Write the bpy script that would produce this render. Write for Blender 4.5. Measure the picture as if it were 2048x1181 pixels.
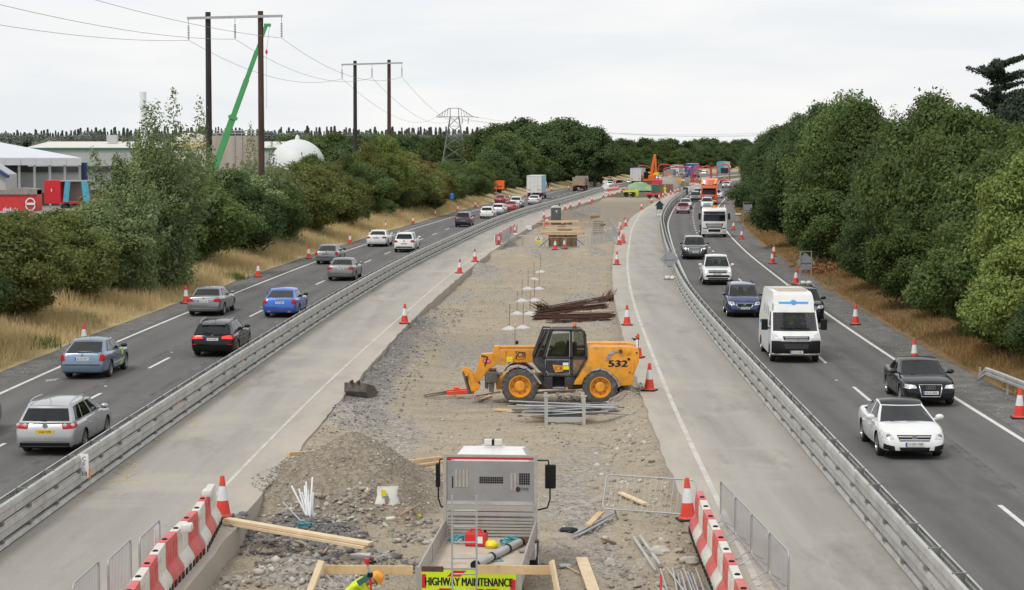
import bpy, bmesh, math, random
import numpy as np
from mathutils import Vector, Matrix, Euler, noise
from mathutils.bvhtree import BVHTree
for o in list(bpy.data.objects): bpy.data.objects.remove(o)
SC=bpy.context.scene; COL=SC.collection
R=math.radians; PI=math.pi
# ---------------------------------------------------------------- camera, sky, sun, exposure
FPX=3982.0; HCAM=8.7; PITCH=math.atan((590.5-295)/FPX)
cam=bpy.data.cameras.new('camera'); camo=bpy.data.objects.new('camera',cam); COL.objects.link(camo)
camo.location=(0,0,HCAM); camo.rotation_euler=(PI/2-PITCH,0,0)
cam.sensor_width=36; cam.lens=36*FPX/2048; cam.clip_end=9000; cam.clip_start=.5
SC.camera=camo
SUN_EL,SUN_AZ=R(52),R(215)        # azimuth clockwise from +Y: behind the camera, to the left
W=bpy.data.worlds.new('World'); SC.world=W; W.use_nodes=True
nt=W.node_tree; N=nt.nodes; LK=nt.links
bg=N['Background']; bg.inputs[1].default_value=.1
sky=N.new('ShaderNodeTexSky'); sky.sky_type='NISHITA'; sky.sun_disc=False
sky.sun_elevation=SUN_EL; sky.sun_rotation=SUN_AZ
tc=N.new('ShaderNodeTexCoord'); mp=N.new('ShaderNodeMapping'); mp.inputs['Scale'].default_value=(1.6,1.6,9)
n1=N.new('ShaderNodeTexNoise'); n1.inputs['Scale'].default_value=3.2; n1.inputs['Detail'].default_value=6; n1.inputs['Roughness'].default_value=.55
rp=N.new('ShaderNodeValToRGB'); rp.color_ramp.elements[0].position=.36; rp.color_ramp.elements[1].position=.62
rp.color_ramp.elements[0].color=(8.6,8.9,9.25,1); rp.color_ramp.elements[1].color=(9.9,9.85,9.8,1)
mx=N.new('ShaderNodeMix'); mx.data_type='RGBA'; mx.inputs[0].default_value=.94
LK.new(tc.outputs['Generated'],mp.inputs[0]); LK.new(mp.outputs[0],n1.inputs['Vector']); LK.new(n1.outputs[0],rp.inputs[0])
LK.new(sky.outputs[0],mx.inputs[6]); LK.new(rp.outputs[0],mx.inputs[7]); LK.new(mx.outputs[2],bg.inputs[0])
sl=bpy.data.lights.new('sun','SUN'); sl.energy=1.55; sl.angle=R(14); sl.color=(1,.965,.91)
so=bpy.data.objects.new('sun',sl); COL.objects.link(so); so.rotation_euler=(PI/2-SUN_EL,0,-SUN_AZ+PI)
so.rotation_euler=Vector((-math.sin(SUN_AZ)*math.cos(SUN_EL),-math.cos(SUN_AZ)*math.cos(SUN_EL),-math.sin(SUN_EL))).to_track_quat('-Z','Y').to_euler()
SC.view_settings.view_transform='Standard'; SC.view_settings.look='None'; SC.view_settings.exposure=0; SC.view_settings.gamma=1
SC.render.engine='CYCLES'; SC.cycles.max_bounces=8; SC.cycles.transparent_max_bounces=12
# ---------------------------------------------------------------- helpers
def at(u,v,z=0.0):
    a=(u-1024)/FPX; b=(590.5-v)/FPX
    dy=math.cos(PITCH)+b*math.sin(PITCH); dz=-math.sin(PITCH)+b*math.cos(PITCH)
    t=(z-HCAM)/dz; return Vector((a*t,dy*t,z))
def atd(u,v,d):
    "the point seen at pixel u,v whose distance along the road is d"
    a=(u-1024)/FPX; b=(590.5-v)/FPX
    dy=math.cos(PITCH)+b*math.sin(PITCH); dz=-math.sin(PITCH)+b*math.cos(PITCH)
    t=d/dy; return Vector((a*t,d,HCAM+dz*t))
def tag(o,label=None,cat=None,group=None,kind=None):
    if label: o['label']=label
    if cat: o['category']=cat
    if group: o['group']=group
    if kind: o['kind']=kind
    return o
def thing(name,label,cat,loc=(0,0,0),rz=0,group=None):
    o=bpy.data.objects.new(name,None); COL.objects.link(o); o.empty_display_size=.3
    o.location=loc; o.rotation_euler=(0,0,rz); return tag(o,label,cat,group)
def copy_tree(o,parent=None):
    c=o.copy(); COL.objects.link(c); c.parent=parent
    for ch in o.children: copy_tree(ch,c)
    return c
ORD=['nearest','second','third','fourth','fifth','sixth','seventh','eighth','ninth','tenth','eleventh','twelfth','thirteenth','fourteenth','fifteenth','sixteenth','seventeenth','eighteenth','nineteenth','twentieth']
TENS=['','','twenty','thirty','forty','fifty','sixty','seventy','eighty','ninety']
def nth(i):
    "0 -> nearest, 1 -> second ..."
    if i<20: return ORD[i]
    n=i+1; w=(TENS[n//10] if n<100 else 'one hundred and '+TENS[(n%100)//10])
    if n%10==0: return w[:-1]+'ieth'
    return w+'-'+('first' if n%10==1 else ORD[n%10-1])
def rot(e):
    return Euler(e).to_matrix() if e is not None else Matrix.Identity(3)
class MB:
    def __init__(s): s.v=[]; s.f=[]; s.m=[]
    def add(s,vs,fs,m=0,M=None):
        k=len(s.v)
        for p in vs:
            p=Vector(p); s.v.append(M@p if M is not None else p)
        for f in fs: s.f.append([i+k for i in f]); s.m.append(m)
        return s
    def box(s,c,d,m=0,e=None,tx=1,ty=1):
        x,y,z=d[0]/2,d[1]/2,d[2]/2; Rm=rot(e); c=Vector(c)
        vs=[Rm@Vector(q)+c for q in [(-x,-y,-z),(x,-y,-z),(x,y,-z),(-x,y,-z),(-x*tx,-y*ty,z),(x*tx,-y*ty,z),(x*tx,y*ty,z),(-x*tx,y*ty,z)]]
        return s.add(vs,[(3,2,1,0),(4,5,6,7),(0,1,5,4),(1,2,6,5),(2,3,7,6),(3,0,4,7)],m)
    def beam(s,p,q,w,h,m=0,up=(0,0,1)):
        p=Vector(p);q=Vector(q); d=(q-p).normalized(); u=Vector(up)
        if abs(d.dot(u))>.98: u=Vector((0,1,0))
        a=d.cross(u).normalized(); b=a.cross(d)
        vs=[t+a*(sx*w/2)+b*(sz*h/2) for t in (p,q) for sx,sz in ((-1,-1),(1,-1),(1,1),(-1,1))]
        return s.add(vs,[(0,1,2,3),(7,6,5,4),(0,4,5,1),(1,5,6,2),(2,6,7,3),(3,7,4,0)],m)
    def tube(s,pts,r,n=8,m=0):
        pts=[Vector(p) for p in pts]; k=len(pts); rs=r if isinstance(r,(list,tuple)) else [r]*k
        vs=[]; ref=None
        for i,p in enumerate(pts):
            d=(pts[min(i+1,k-1)]-pts[max(i-1,0)]).normalized()
            if ref is None: ref=Vector((0,0,1)) if abs(d.z)<.9 else Vector((1,0,0))
            a=d.cross(ref).normalized(); b=a.cross(d).normalized(); ref=b
            for j in range(n):
                t=2*PI*j/n; vs.append(p+(a*math.cos(t)+b*math.sin(t))*rs[i])
        fs=[(i*n+j,i*n+(j+1)%n,(i+1)*n+(j+1)%n,(i+1)*n+j) for i in range(k-1) for j in range(n)]
        fs+=[tuple(range(n))[::-1],tuple((k-1)*n+j for j in range(n))]
        return s.add(vs,fs,m)
    def lathe(s,prof,n=24,m=0,M=None,cap=True):
        "prof: (radius,height) about local Z; M places it"
        vs=[(r*math.cos(2*PI*j/n),r*math.sin(2*PI*j/n),h) for r,h in prof for j in range(n)]
        fs=[(i*n+j,i*n+(j+1)%n,(i+1)*n+(j+1)%n,(i+1)*n+j) for i in range(len(prof)-1) for j in range(n)]
        if cap: fs+=[tuple(range(n))[::-1],tuple((len(prof)-1)*n+j for j in range(n))]
        return s.add(vs,fs,m,M)
    def prism(s,poly,ax,a,b,m=0,M=None):
        "poly in the plane across axis ax ('x': (y,z), 'y': (x,z), 'z': (x,y)) from a to b"
        f={'x':lambda t,p:(t,p[0],p[1]),'y':lambda t,p:(p[0],t,p[1]),'z':lambda t,p:(p[0],p[1],t)}[ax]
        n=len(poly); vs=[f(a,p) for p in poly]+[f(b,p) for p in poly]
        fs=[tuple(range(n)),tuple(range(n,2*n))[::-1]]+[(i,i+n,(i+1)%n+n,(i+1)%n) for i in range(n)]
        return s.add(vs,fs,m,M)
    def text(s,body,size,M,m=0,depth=0,sx=1):
        vs,fs=text_mesh(body,size,sx); return s.add(vs,fs,m,M)
    def ell(s,c,r,m=0,nu=10,nv=7,jit=0,e=None):
        vs=[];c=Vector(c);Rm=rot(e)
        for i in range(nv+1):
            t=PI*i/nv
            for j in range(nu):
                p=2*PI*j/nu; q=Vector((r[0]*math.sin(t)*math.cos(p),r[1]*math.sin(t)*math.sin(p),r[2]*math.cos(t)))
                if jit and 0<i<nv: q*=1+random.uniform(-jit,jit)
                vs.append(Rm@q+c)
        fs=[(i*nu+j,(i+1)*nu+j,(i+1)*nu+(j+1)%nu,i*nu+(j+1)%nu) for i in range(nv) for j in range(nu)]
        return s.add(vs,fs,m)
    def mesh(s,name,mats,smooth=None,bevel=0,seg=2):
        me=bpy.data.meshes.new(name); me.from_pydata([tuple(p) for p in s.v],[],s.f)
        for mm in (mats if isinstance(mats,(list,tuple)) else [mats]): me.materials.append(mm)
        me.polygons.foreach_set('material_index',s.m)
        b=bmesh.new(); b.from_mesh(me)
        bmesh.ops.remove_doubles(b,verts=b.verts,dist=1e-5)
        bmesh.ops.recalc_face_normals(b,faces=b.faces)
        if bevel:
            es=[e for e in b.edges if len(e.link_faces)==2 and e.calc_face_angle(0)>.5]
            bmesh.ops.bevel(b,geom=es,offset=bevel,segments=seg,affect='EDGES',profile=.6,clamp_overlap=True)
        b.to_mesh(me); b.free()
        if smooth:
            me.polygons.foreach_set('use_smooth',[True]*len(me.polygons)); me.set_sharp_from_angle(angle=R(smooth))
        me.update(); return me
    def build(s,name,mats,parent=None,smooth=None,bevel=0,loc=None,rz=None,seg=2):
        o=bpy.data.objects.new(name,s.mesh(name,mats,smooth,bevel,seg)); COL.objects.link(o)
        if parent: o.parent=parent
        if loc is not None: o.location=loc
        if rz is not None: o.rotation_euler=(0,0,rz)
        return o
_tx={}
def text_mesh(body,size,sx=1):
    if body not in _tx:
        c=bpy.data.curves.new('t','FONT'); c.body=body; c.size=1; c.align_x='CENTER'; c.align_y='CENTER'; c.resolution_u=3
        o=bpy.data.objects.new('t',c); COL.objects.link(o)
        dg=bpy.context.evaluated_depsgraph_get(); me=bpy.data.meshes.new_from_object(o.evaluated_get(dg))
        _tx[body]=([tuple(v.co) for v in me.vertices],[tuple(p.vertices) for p in me.polygons])
        bpy.data.objects.remove(o); bpy.data.curves.remove(c); bpy.data.meshes.remove(me)
    v,f=_tx[body]; return [(x*size*sx,y*size,0) for x,y,z in v],f
def frame(o,x,z):
    "matrix: local x -> x, local y -> z(up), origin o"
    x=Vector(x).normalized(); y=Vector(z).normalized(); n=x.cross(y)
    return Matrix(((x.x,y.x,n.x,o[0]),(x.y,y.y,n.y,o[1]),(x.z,y.z,n.z,o[2]),(0,0,0,1)))
# ---------------------------------------------------------------- materials
def mat(name,col,rough=.6,metal=0,var=.12,scale=6,bump=0,bscale=40,coat=0,spec=.5,dirt=None,dscale=3,dlo=.5,dhi=.7,stretch=None,emit=0):
    m=bpy.data.materials.new(name); m.use_nodes=True; t=m.node_tree; n=t.nodes; l=t.links; b=n['Principled BSDF']
    b.inputs['Roughness'].default_value=rough; b.inputs['Metallic'].default_value=metal
    b.inputs['Coat Weight'].default_value=coat; b.inputs['Coat Roughness'].default_value=.06
    b.inputs['Specular IOR Level'].default_value=spec
    c=n.new('ShaderNodeTexCoord'); vec=c.outputs['Object']
    if stretch:
        q=n.new('ShaderNodeMapping'); q.inputs['Scale'].default_value=stretch; l.new(vec,q.inputs[0]); vec=q.outputs[0]
    s=n.new('ShaderNodeTexNoise'); s.inputs['Scale'].default_value=scale; s.inputs['Detail'].default_value=5; l.new(vec,s.inputs['Vector'])
    r=n.new('ShaderNodeValToRGB'); r.color_ramp.elements[0].position=.3; r.color_ramp.elements[1].position=.7
    r.color_ramp.elements[0].color=tuple(max(0,x*(1-var)) for x in col)+(1,); r.color_ramp.elements[1].color=tuple(min(1,x*(1+var)) for x in col)+(1,)
    l.new(s.outputs[0],r.inputs[0]); out=r.outputs[0]
    if dirt:
        d=n.new('ShaderNodeTexNoise'); d.inputs['Scale'].default_value=dscale; d.inputs['Detail'].default_value=7; d.inputs['Roughness'].default_value=.65; l.new(c.outputs['Object'],d.inputs['Vector'])
        k=n.new('ShaderNodeValToRGB'); k.color_ramp.elements[0].position=dlo; k.color_ramp.elements[1].position=dhi; l.new(d.outputs[0],k.inputs[0])
        x=n.new('ShaderNodeMix'); x.data_type='RGBA'; x.inputs[7].default_value=tuple(dirt)+(1,); l.new(k.outputs[0],x.inputs[0]); l.new(out,x.inputs[6]); out=x.outputs[2]
    l.new(out,b.inputs['Base Color'])
    if bump:
        u=n.new('ShaderNodeTexNoise'); u.inputs['Scale'].default_value=bscale; u.inputs['Detail'].default_value=4; l.new(c.outputs['Object'],u.inputs['Vector'])
        p=n.new('ShaderNodeBump'); p.inputs['Strength'].default_value=bump; p.inputs['Distance'].default_value=.02; l.new(u.outputs[0],p.inputs['Height']); l.new(p.outputs[0],b.inputs['Normal'])
    if emit: b.inputs['Emission Color'].default_value=tuple(col)+(1,); b.inputs['Emission Strength'].default_value=emit
    return m
M={}
def P(n,*a,**k):
    M[n]=mat(n,*a,**k); return M[n]
P('galv',(.50,.50,.48),.55,.35,.14,1.2,dirt=(.36,.33,.28),dscale=1.5,dlo=.5,dhi=.75)
P('galv2',(.42,.43,.44),.5,.4,.12,3)
P('cone_red',(.72,.055,.032),.5,0,.12,5,dirt=(.40,.12,.09),dlo=.48,dhi=.8)
P('cone_white',(.72,.73,.74),.35,0,.06,5,dirt=(.45,.43,.40),dlo=.55,dhi=.9)
P('rubber',(.025,.025,.026),.8,0,.25,8)
P('dusty_rubber',(.085,.08,.075),.85,0,.3,6,dirt=(.2,.18,.15),dlo=.5,dhi=.8)
P('black',(.014,.014,.015),.5,0,.2,5,spec=.2)
P('black_gloss',(.012,.012,.013),.2,0,.1,5)
P('interior',(.02,.02,.022),.8,0,.2,4)
P('seat',(.045,.043,.042),.8,0,.2,4)
P('rim',(.42,.43,.44),.3,.8,.05,4)
P('chrome',(.7,.7,.7),.15,1,.02,4)
P('lamp_red',(.42,.008,.01),.3,0,.1,20,spec=.3)
P('lamp_clear',(.62,.64,.66),.1,.3,.15,25,coat=1)
P('lamp_lit',(1,.93,.75),.2,0,.02,3,emit=1.1)
P('brake_lit',(1,.03,.02),.2,0,.02,3,emit=1.2)
P('amber',(.85,.25,.01),.3,0,.1,8)
P('plate_white',(.72,.72,.69),.4,0,.04,4)
P('plate_yellow',(.75,.48,.03),.4,0,.06,4)
P('plate_blue',(.02,.10,.42),.4,0,.05,4)
P('ink',(.02,.02,.022),.6,0,.05,4)
P('timber',(.62,.44,.24),.7,0,.16,2,stretch=(1,1,1),dirt=(.45,.30,.15),dscale=4,dlo=.5,dhi=.8)
P('timber_pale',(.72,.57,.37),.7,0,.1,3)
P('timber_old',(.33,.22,.14),.8,0,.25,3)
P('rust',(.115,.055,.036),.85,0,.35,7)
P('rust_steel',(.22,.13,.085),.8,.1,.35,4)
P('yellow',(.78,.33,.022),.45,0,.1,2,coat=.2,dirt=(.36,.20,.08),dscale=3.4,dlo=.52,dhi=.74)
P('machine_black',(.03,.03,.032),.55,0,.2,3,dirt=(.12,.11,.10),dlo=.5,dhi=.85)
P('mud_steel',(.13,.11,.095),.8,.1,.3,5)
P('truck_white',(.74,.74,.72),.4,0,.05,3,coat=.3)
P('trim_grey',(.30,.30,.30),.55,.2,.1,3)
P('alu',(.46,.44,.40),.55,.4,.12,3,dirt=(.30,.25,.19),dlo=.5,dhi=.8)
P('bed_floor',(.50,.42,.34),.8,0,.12,3,dirt=(.19,.12,.07),dscale=1.7,dlo=.58,dhi=.7)
P('hv_yellow',(.62,.80,.02),.55,0,.06,4)
P('reflect',(.55,.56,.56),.4,.2,.05,4)
P('hv_red',(.62,.02,.03),.45,0,.06,4)
P('plastic_red',(.66,.095,.09),.5,0,.1,2,dirt=(.50,.24,.20),dscale=4,dlo=.44,dhi=.75)
P('plastic_white',(.72,.69,.62),.5,0,.07,2,dirt=(.46,.41,.34),dscale=4,dlo=.46,dhi=.76)
P('rope',(.05,.35,.42),.7,0,.2,20)
P('red_can',(.65,.03,.025),.4,0,.1,4)
P('orange_paint',(.80,.16,.015),.45,0,.08,2,coat=.3)
P('red_paint',(.60,.04,.04),.45,0,.12,2)
P('bright_red',(.80,.06,.03),.4,0,.08,3)
P('sign_back',(.36,.37,.38),.5,.3,.1,3)
P('sign_orange',(.90,.14,.015),.5,0,.04,3)
P('sign_blue',(.01,.16,.55),.5,0,.04,3)
P('sign_white',(.78,.79,.80),.5,0,.04,3)
P('sign_yellow',(.85,.68,.02),.5,0,.04,3)
P('toilet_grey',(.10,.105,.11),.6,0,.1,3)
P('helmet',(.88,.36,.02),.35,0,.05,3,coat=.3)
P('skin',(.45,.24,.16),.6,0,.08,8)
P('navy_cloth',(.03,.04,.07),.85,0,.2,8)
P('pole_wood',(.030,.028,.027),.85,0,.35,3,stretch=(1,1,.15))
P('pole_brown',(.075,.04,.03),.85,0,.3,3,stretch=(1,1,.15))
P('wire',(.30,.30,.31),.6,.3,.05,3)
P('concrete',(.36,.35,.33),.85,0,.15,3,bump=.3)
P('cement',(.55,.55,.54),.9,0,.12,5,bump=.3)
P('stone',(.33,.295,.25),.9,0,.3,4,bump=.5,bscale=12)
P('stone_pale',(.50,.465,.41),.9,0,.25,4,bump=.5,bscale=12)
P('white_pipe',(.74,.75,.76),.4,0,.05,3)
P('bark',(.10,.08,.06),.9,0,.3,5,stretch=(1,1,.2),bump=.5)
P('shed_roof',(.66,.68,.72),.5,.1,.04,1)
P('clad_grey',(.45,.46,.46),.6,0,.06,1)
P('clad_green',(.40,.43,.40),.6,0,.05,1)
P('green_trim',(.05,.16,.12),.6,0,.1,3)
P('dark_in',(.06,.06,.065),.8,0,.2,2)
P('navy_trim',(.03,.05,.16),.6,0,.1,3)
P('tank_cream',(.62,.58,.50),.6,0,.1,.6)
P('conc_tower',(.42,.37,.32),.85,0,.18,.4,stretch=(1,1,.12))
P('yellow_rail',(.75,.52,.03),.5,0,.08,3)
P('dome',(.66,.68,.68),.5,0,.03,.3)
P('crane_green',(.06,.33,.11),.45,0,.08,1)
P('teal',(.08,.36,.48),.6,0,.15,2)
P('tarp_green',(.24,.37,.20),.6,0,.2,1,bump=.5,bscale=4)
P('box_green',(.04,.13,.09),.6,0,.1,3)
P('truck_blue_side',(.30,.52,.72),.5,0,.06,.7)
P('lorry_blue',(.04,.10,.34),.5,0,.1,.7)
P('tipper_grey',(.33,.29,.23),.7,.1,.2,2)
P('screen',(.03,.035,.04),.4,0,.1,2)
P('straw',(.60,.48,.24),.9,0,.3,9)
P('dark_fabric',(.02,.025,.035),.7,0,.3,8)
P('bag_white',(.68,.68,.64),.5,0,.12,5)
def glass_mat(name,tint,dark):
    m=bpy.data.materials.new(name); m.use_nodes=True; t=m.node_tree; n=t.nodes; l=t.links
    n.remove(n['Principled BSDF']); o=n['Material Output']
    tr=n.new('ShaderNodeBsdfTransparent'); tr.inputs[0].default_value=tuple(tint)+(1,)
    gl=n.new('ShaderNodeBsdfGlossy'); gl.inputs['Roughness'].default_value=.03
    di=n.new('ShaderNodeBsdfDiffuse'); di.inputs[0].default_value=(.02,.024,.026,1)
    a=n.new('ShaderNodeMixShader'); a.inputs[0].default_value=dark; l.new(tr.outputs[0],a.inputs[1]); l.new(di.outputs[0],a.inputs[2])
    fr=n.new('ShaderNodeFresnel'); fr.inputs[0].default_value=1.5
    b=n.new('ShaderNodeMixShader'); l.new(fr.outputs[0],b.inputs[0]); l.new(a.outputs[0],b.inputs[1]); l.new(gl.outputs[0],b.inputs[2]); l.new(b.outputs[0],o.inputs[0])
    M[name]=m; return m
glass_mat('glass',(.55,.60,.58),.12); glass_mat('glass_dark',(.25,.27,.27),.6)
def paint(name,col,metal=0,rough=.35): return P(name,col,rough,metal,.03,2,coat=.8,dirt=tuple(c*.8+.02 for c in col),dscale=1.2,dlo=.5,dhi=.9)
# ---------------------------------------------------------------- the line of the road (world x as a function of distance y)
YS=np.arange(-60,1602,2.0)
def curve(pts,sig=10):
    y=np.array([p[1] for p in pts],float); x=np.array([p[0] for p in pts],float)
    s0=(x[2]-x[0])/(y[2]-y[0]); s1=(x[-1]-x[-3])/(y[-1]-y[-3])
    xs=np.interp(YS,y,x); xs=np.where(YS<y[0],x[0]+(YS-y[0])*s0,xs); xs=np.where(YS>y[-1],x[-1]+(YS-y[-1])*s1,xs)
    k=np.arange(-20,21)*2.0; w=np.exp(-k*k/2/sig**2); w/=w.sum()
    pad=np.concatenate([xs[0]+(xs[1]-xs[0])*np.arange(-20,0),xs,xs[-1]+(xs[-1]-xs[-2])*np.arange(1,21)])
    return np.convolve(pad,w,'valid')
FAR=[(124,800),(205,1000),(340,1300),(490,1600)]
A={}
A['bar']=curve([(-11,38),(-10.85,47),(-10.65,58),(-10.4,67),(-9.95,82),(-9.2,105.7),(-7.6,140),(-5.4,171.8),(-2.6,210.5),(1.5,255.5),(7.4,302.3),(16.5,382),(21,420),(46.7,552),(69.3,632)]+FAR)
def off(name,pts,far0,faroff,sig=10):
    b=lambda y:float(np.interp(y,YS,A['bar']))
    A[name]=curve(pts+[(b(y)+faroff,y) for y in range(far0,1600,40)],sig)
off('ledge',[(-18.25,60),(-18.15,70.3),(-18,79.4),(-17.7,90),(-17.1,106),(-16.5,120),(-15,152.4),(-13.8,169.3),(-11.6,200.7),(-4.6,281.2),(1.3,330)],380,-9.2)
off('llane',[(-14.95,58),(-14.6,69.3),(-14.3,80),(-13.5,103.6),(-12.5,126.5),(-10.6,160),(-8.3,192.9),(-6.7,215.7),(-3.9,246),(2,300)],350,-5.2)
off('lwhite',[(-7.5,45),(-7.4,51.2),(-7,69.7),(-6.1,93.8),(-5.5,107.5),(-4.3,136.5),(-2.9,160)],220,5.2)
off('lpave',[(-6.4,38.7),(-6.35,50),(-6.1,60),(-5.85,70.7),(-5.7,80.4),(-5.35,92),(-4.7,110),(-2.4,155.6),(-1.1,175.3),(2.7,228.5),(6.6,273.6),(9.7,299.6),(15,341)],400,4.0)
off('rpave',[(4.15,38.7),(4.2,51.2),(4.3,60.5),(4.5,67.8),(4.7,75),(5.15,92),(5.6,107.5),(6.5,129.3),(8.6,169.3),(10.7,198.4),(13.6,233),(15.3,253.6),(18.5,280.3),(25.2,337.6)],380,13.2)
off('rwhite',[(5.1,49),(5.3,62.3),(5.5,69.9),(6,85.8),(6.5,103.3),(7.1,119.1),(8.7,150.8),(12.8,213.6),(18.3,278)],330,14.5)
off('rbar',[(7.9,38.7),(8.2,51.2),(8.5,68.9),(9,92),(9.6,113.6),(11,138.7),(12.8,169.3),(16.2,219.8),(18.2,243),(22.2,284.9),(26.3,321.9)],374,16.8)
off('rlane',[(11.9,47.6),(12.3,70),(12.7,80.7),(13.4,100),(17.1,171),(18.5,199.6),(20,218),(23.3,257),(28,306)],350,21)
off('rright',[(15.15,55),(15.4,69.4),(15.7,81.7),(16.5,104.9),(17.4,124.7),(19.3,162.9),(22.1,205.5),(29.5,287)],360,25)
def X(n,y): return float(np.interp(y,YS,A[n]))
def hd(n,y): return math.atan2(X(n,y+4)-X(n,y-4),8)      # heading, clockwise from +Y
# ---------------------------------------------------------------- the setting
def strip(name,cols,ys,m,lat=None):
    "cols: functions y -> (x,z) from left to right"
    v=[];f=[];n=len(cols)
    for y in ys:
        for c in cols: x,z=c(y); v.append((x,y,z))
    for i in range(len(ys)-1):
        for j in range(n-1): a=i*n+j; f.append((a,a+1,a+1+n,a+n))
    me=bpy.data.meshes.new(name); me.from_pydata(v,[],f); me.materials.append(m)
    me.polygons.foreach_set('use_smooth',[True]*len(f)); me.set_sharp_from_angle(angle=R(35))
    if lat:
        ca=me.color_attributes.new('lat','FLOAT_COLOR','POINT'); ca.data.foreach_set('color',np.array([(q,q,q,1) for _ in ys for q in lat],dtype=np.float32).ravel())
    o=bpy.data.objects.new(name,me); COL.objects.link(o); tag(o,kind='structure'); return o
def roadmat(name,c1,c2,c3,streak,fine=.12,rough=.85,tracks=None):
    "asphalt: long streaks of wear plus fine grain; colours c1..c2, patches c3"
    m=bpy.data.materials.new(name); m.use_nodes=True; t=m.node_tree; n=t.nodes; l=t.links; b=n['Principled BSDF']; b.inputs['Roughness'].default_value=rough
    b.inputs['Specular IOR Level'].default_value=.3
    c=n.new('ShaderNodeTexCoord'); q=n.new('ShaderNodeMapping'); q.inputs['Scale'].default_value=(1,streak,1); l.new(c.outputs['Object'],q.inputs[0])
    def nz(s,d,vec,ro=.6):
        a=n.new('ShaderNodeTexNoise'); a.inputs['Scale'].default_value=s; a.inputs['Detail'].default_value=d; a.inputs['Roughness'].default_value=ro; l.new(vec,a.inputs['Vector']); return a.outputs[0]
    def ramp(s,lo,hi,a=(0,0,0),z=(1,1,1)):
        r=n.new('ShaderNodeValToRGB'); r.color_ramp.elements[0].position=lo; r.color_ramp.elements[1].position=hi
        r.color_ramp.elements[0].color=tuple(a)+(1,); r.color_ramp.elements[1].color=tuple(z)+(1,); l.new(s,r.inputs[0]); return r.outputs[0]
    def mixc(fac,a,z,mode='MIX'):
        x=n.new('ShaderNodeMix'); x.data_type='RGBA'; x.blend_type=mode
        if isinstance(fac,float): x.inputs[0].default_value=fac
        else: l.new(fac,x.inputs[0])
        for k,s in ((6,a),(7,z)):
            if isinstance(s,tuple): x.inputs[k].default_value=s+(1,)
            else: l.new(s,x.inputs[k])
        return x.outputs[2]
    base=ramp(nz(1.1,5,q.outputs[0]),.32,.7,c1,c2)
    pat=ramp(nz(.16,6,c.outputs['Object'],.65),.52,.68)
    o=mixc(pat,base,c3)
    q2=n.new('ShaderNodeMapping'); q2.inputs['Scale'].default_value=(1,.25,1); l.new(c.outputs['Object'],q2.inputs[0])
    o=mixc(ramp(nz(.45,5,q2.outputs[0],.7),.54,.75),o,tuple(.72*k for k in c1))
    if tracks:
        la=n.new('ShaderNodeAttribute'); la.attribute_name='lat'; sp=n.new('ShaderNodeSeparateColor'); l.new(la.outputs['Color'],sp.inputs[0])
        mm=n.new('ShaderNodeMath'); mm.operation='MULTIPLY'; l.new(sp.outputs[0],mm.inputs[0]); l.new(ramp(nz(.5,5,q2.outputs[0],.7),.3,.62),mm.inputs[1]); o=mixc(mm.outputs[0],o,tracks)
    g=ramp(nz(22,3,c.outputs['Object'],.8),.25,.75,(1-fine*2,)*3,(1+fine,)*3)
    o=mixc(1.0,o,g,'MULTIPLY'); l.new(o,b.inputs['Base Color'])
    u=n.new('ShaderNodeBump'); u.inputs['Strength'].default_value=.25; u.inputs['Distance'].default_value=.01; l.new(nz(60,3,c.outputs['Object']),u.inputs['Height']); l.new(u.outputs[0],b.inputs['Normal'])
    M[name]=m; return m
roadmat('asphalt',(.128,.123,.118),(.175,.169,.161),(.16,.152,.143),.02,.16,tracks=(.098,.094,.091))
roadmat('paving',(.318,.300,.270),(.405,.381,.340),(.445,.408,.345),.05,.09,tracks=(.49,.435,.36))
roadmat('gravel_strip',(.13,.125,.12),(.26,.25,.235),(.20,.19,.17),1,.35)
roadmat('ground_green',(.075,.085,.035),(.13,.12,.05),(.16,.13,.06),1,.25)
roadmat('verge_soil',(.42,.32,.16),(.55,.43,.23),(.38,.31,.17),1,.25)
roadmat('verge_brown',(.20,.125,.055),(.30,.19,.085),(.14,.10,.05),1,.25)
roadmat('yard_ground',(.20,.19,.18),(.26,.25,.23),(.22,.2,.17),1,.1)
M['mark']=mat('mark',(.66,.66,.63),.7,0,.1,2,dirt=(.3,.29,.28),dscale=3,dlo=.55,dhi=.8)
M['mark_worn']=mat('mark_worn',(.58,.56,.51),.8,0,.12,5,dirt=(.43,.405,.36),dscale=.9,dlo=.40,dhi=.66)
M['seam']=mat('seam',(.09,.086,.083),.9,0,.4,3,dirt=(.15,.146,.14),dscale=.6,dlo=.42,dhi=.6)
ys=[-60,-20,10,20,24]+list(range(28,360,4))+list(range(360,460,10))+list(range(470,1001,30))+[1200,1600,2500,5000]
def pit(y): return 20<y<345
def lp(y): return X('lpave',y)
def rp_(y): return X('rpave',y)
strip('ground',[lambda y:(-5000,-.06),lambda y:(-400+X('bar',y) if y<1600 else -400,-.06),lambda y:(X('bar',y)-60,-.06),lambda y:(lp(y)-.25,-.06),lambda y:(lp(y)-.2,-.9 if pit(y) else -.06),
 lambda y:(rp_(y)+.2,-.9 if pit(y) else -.06),lambda y:(rp_(y)+.25,-.06),lambda y:(X('bar',y)+60,-.06),lambda y:(400+X('bar',y),-.06),lambda y:(5000,-.06)],ys,M['ground_green'])
yr=[-60,0,20]+list(range(24,400,3))+list(range(400,1580,8))
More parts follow.
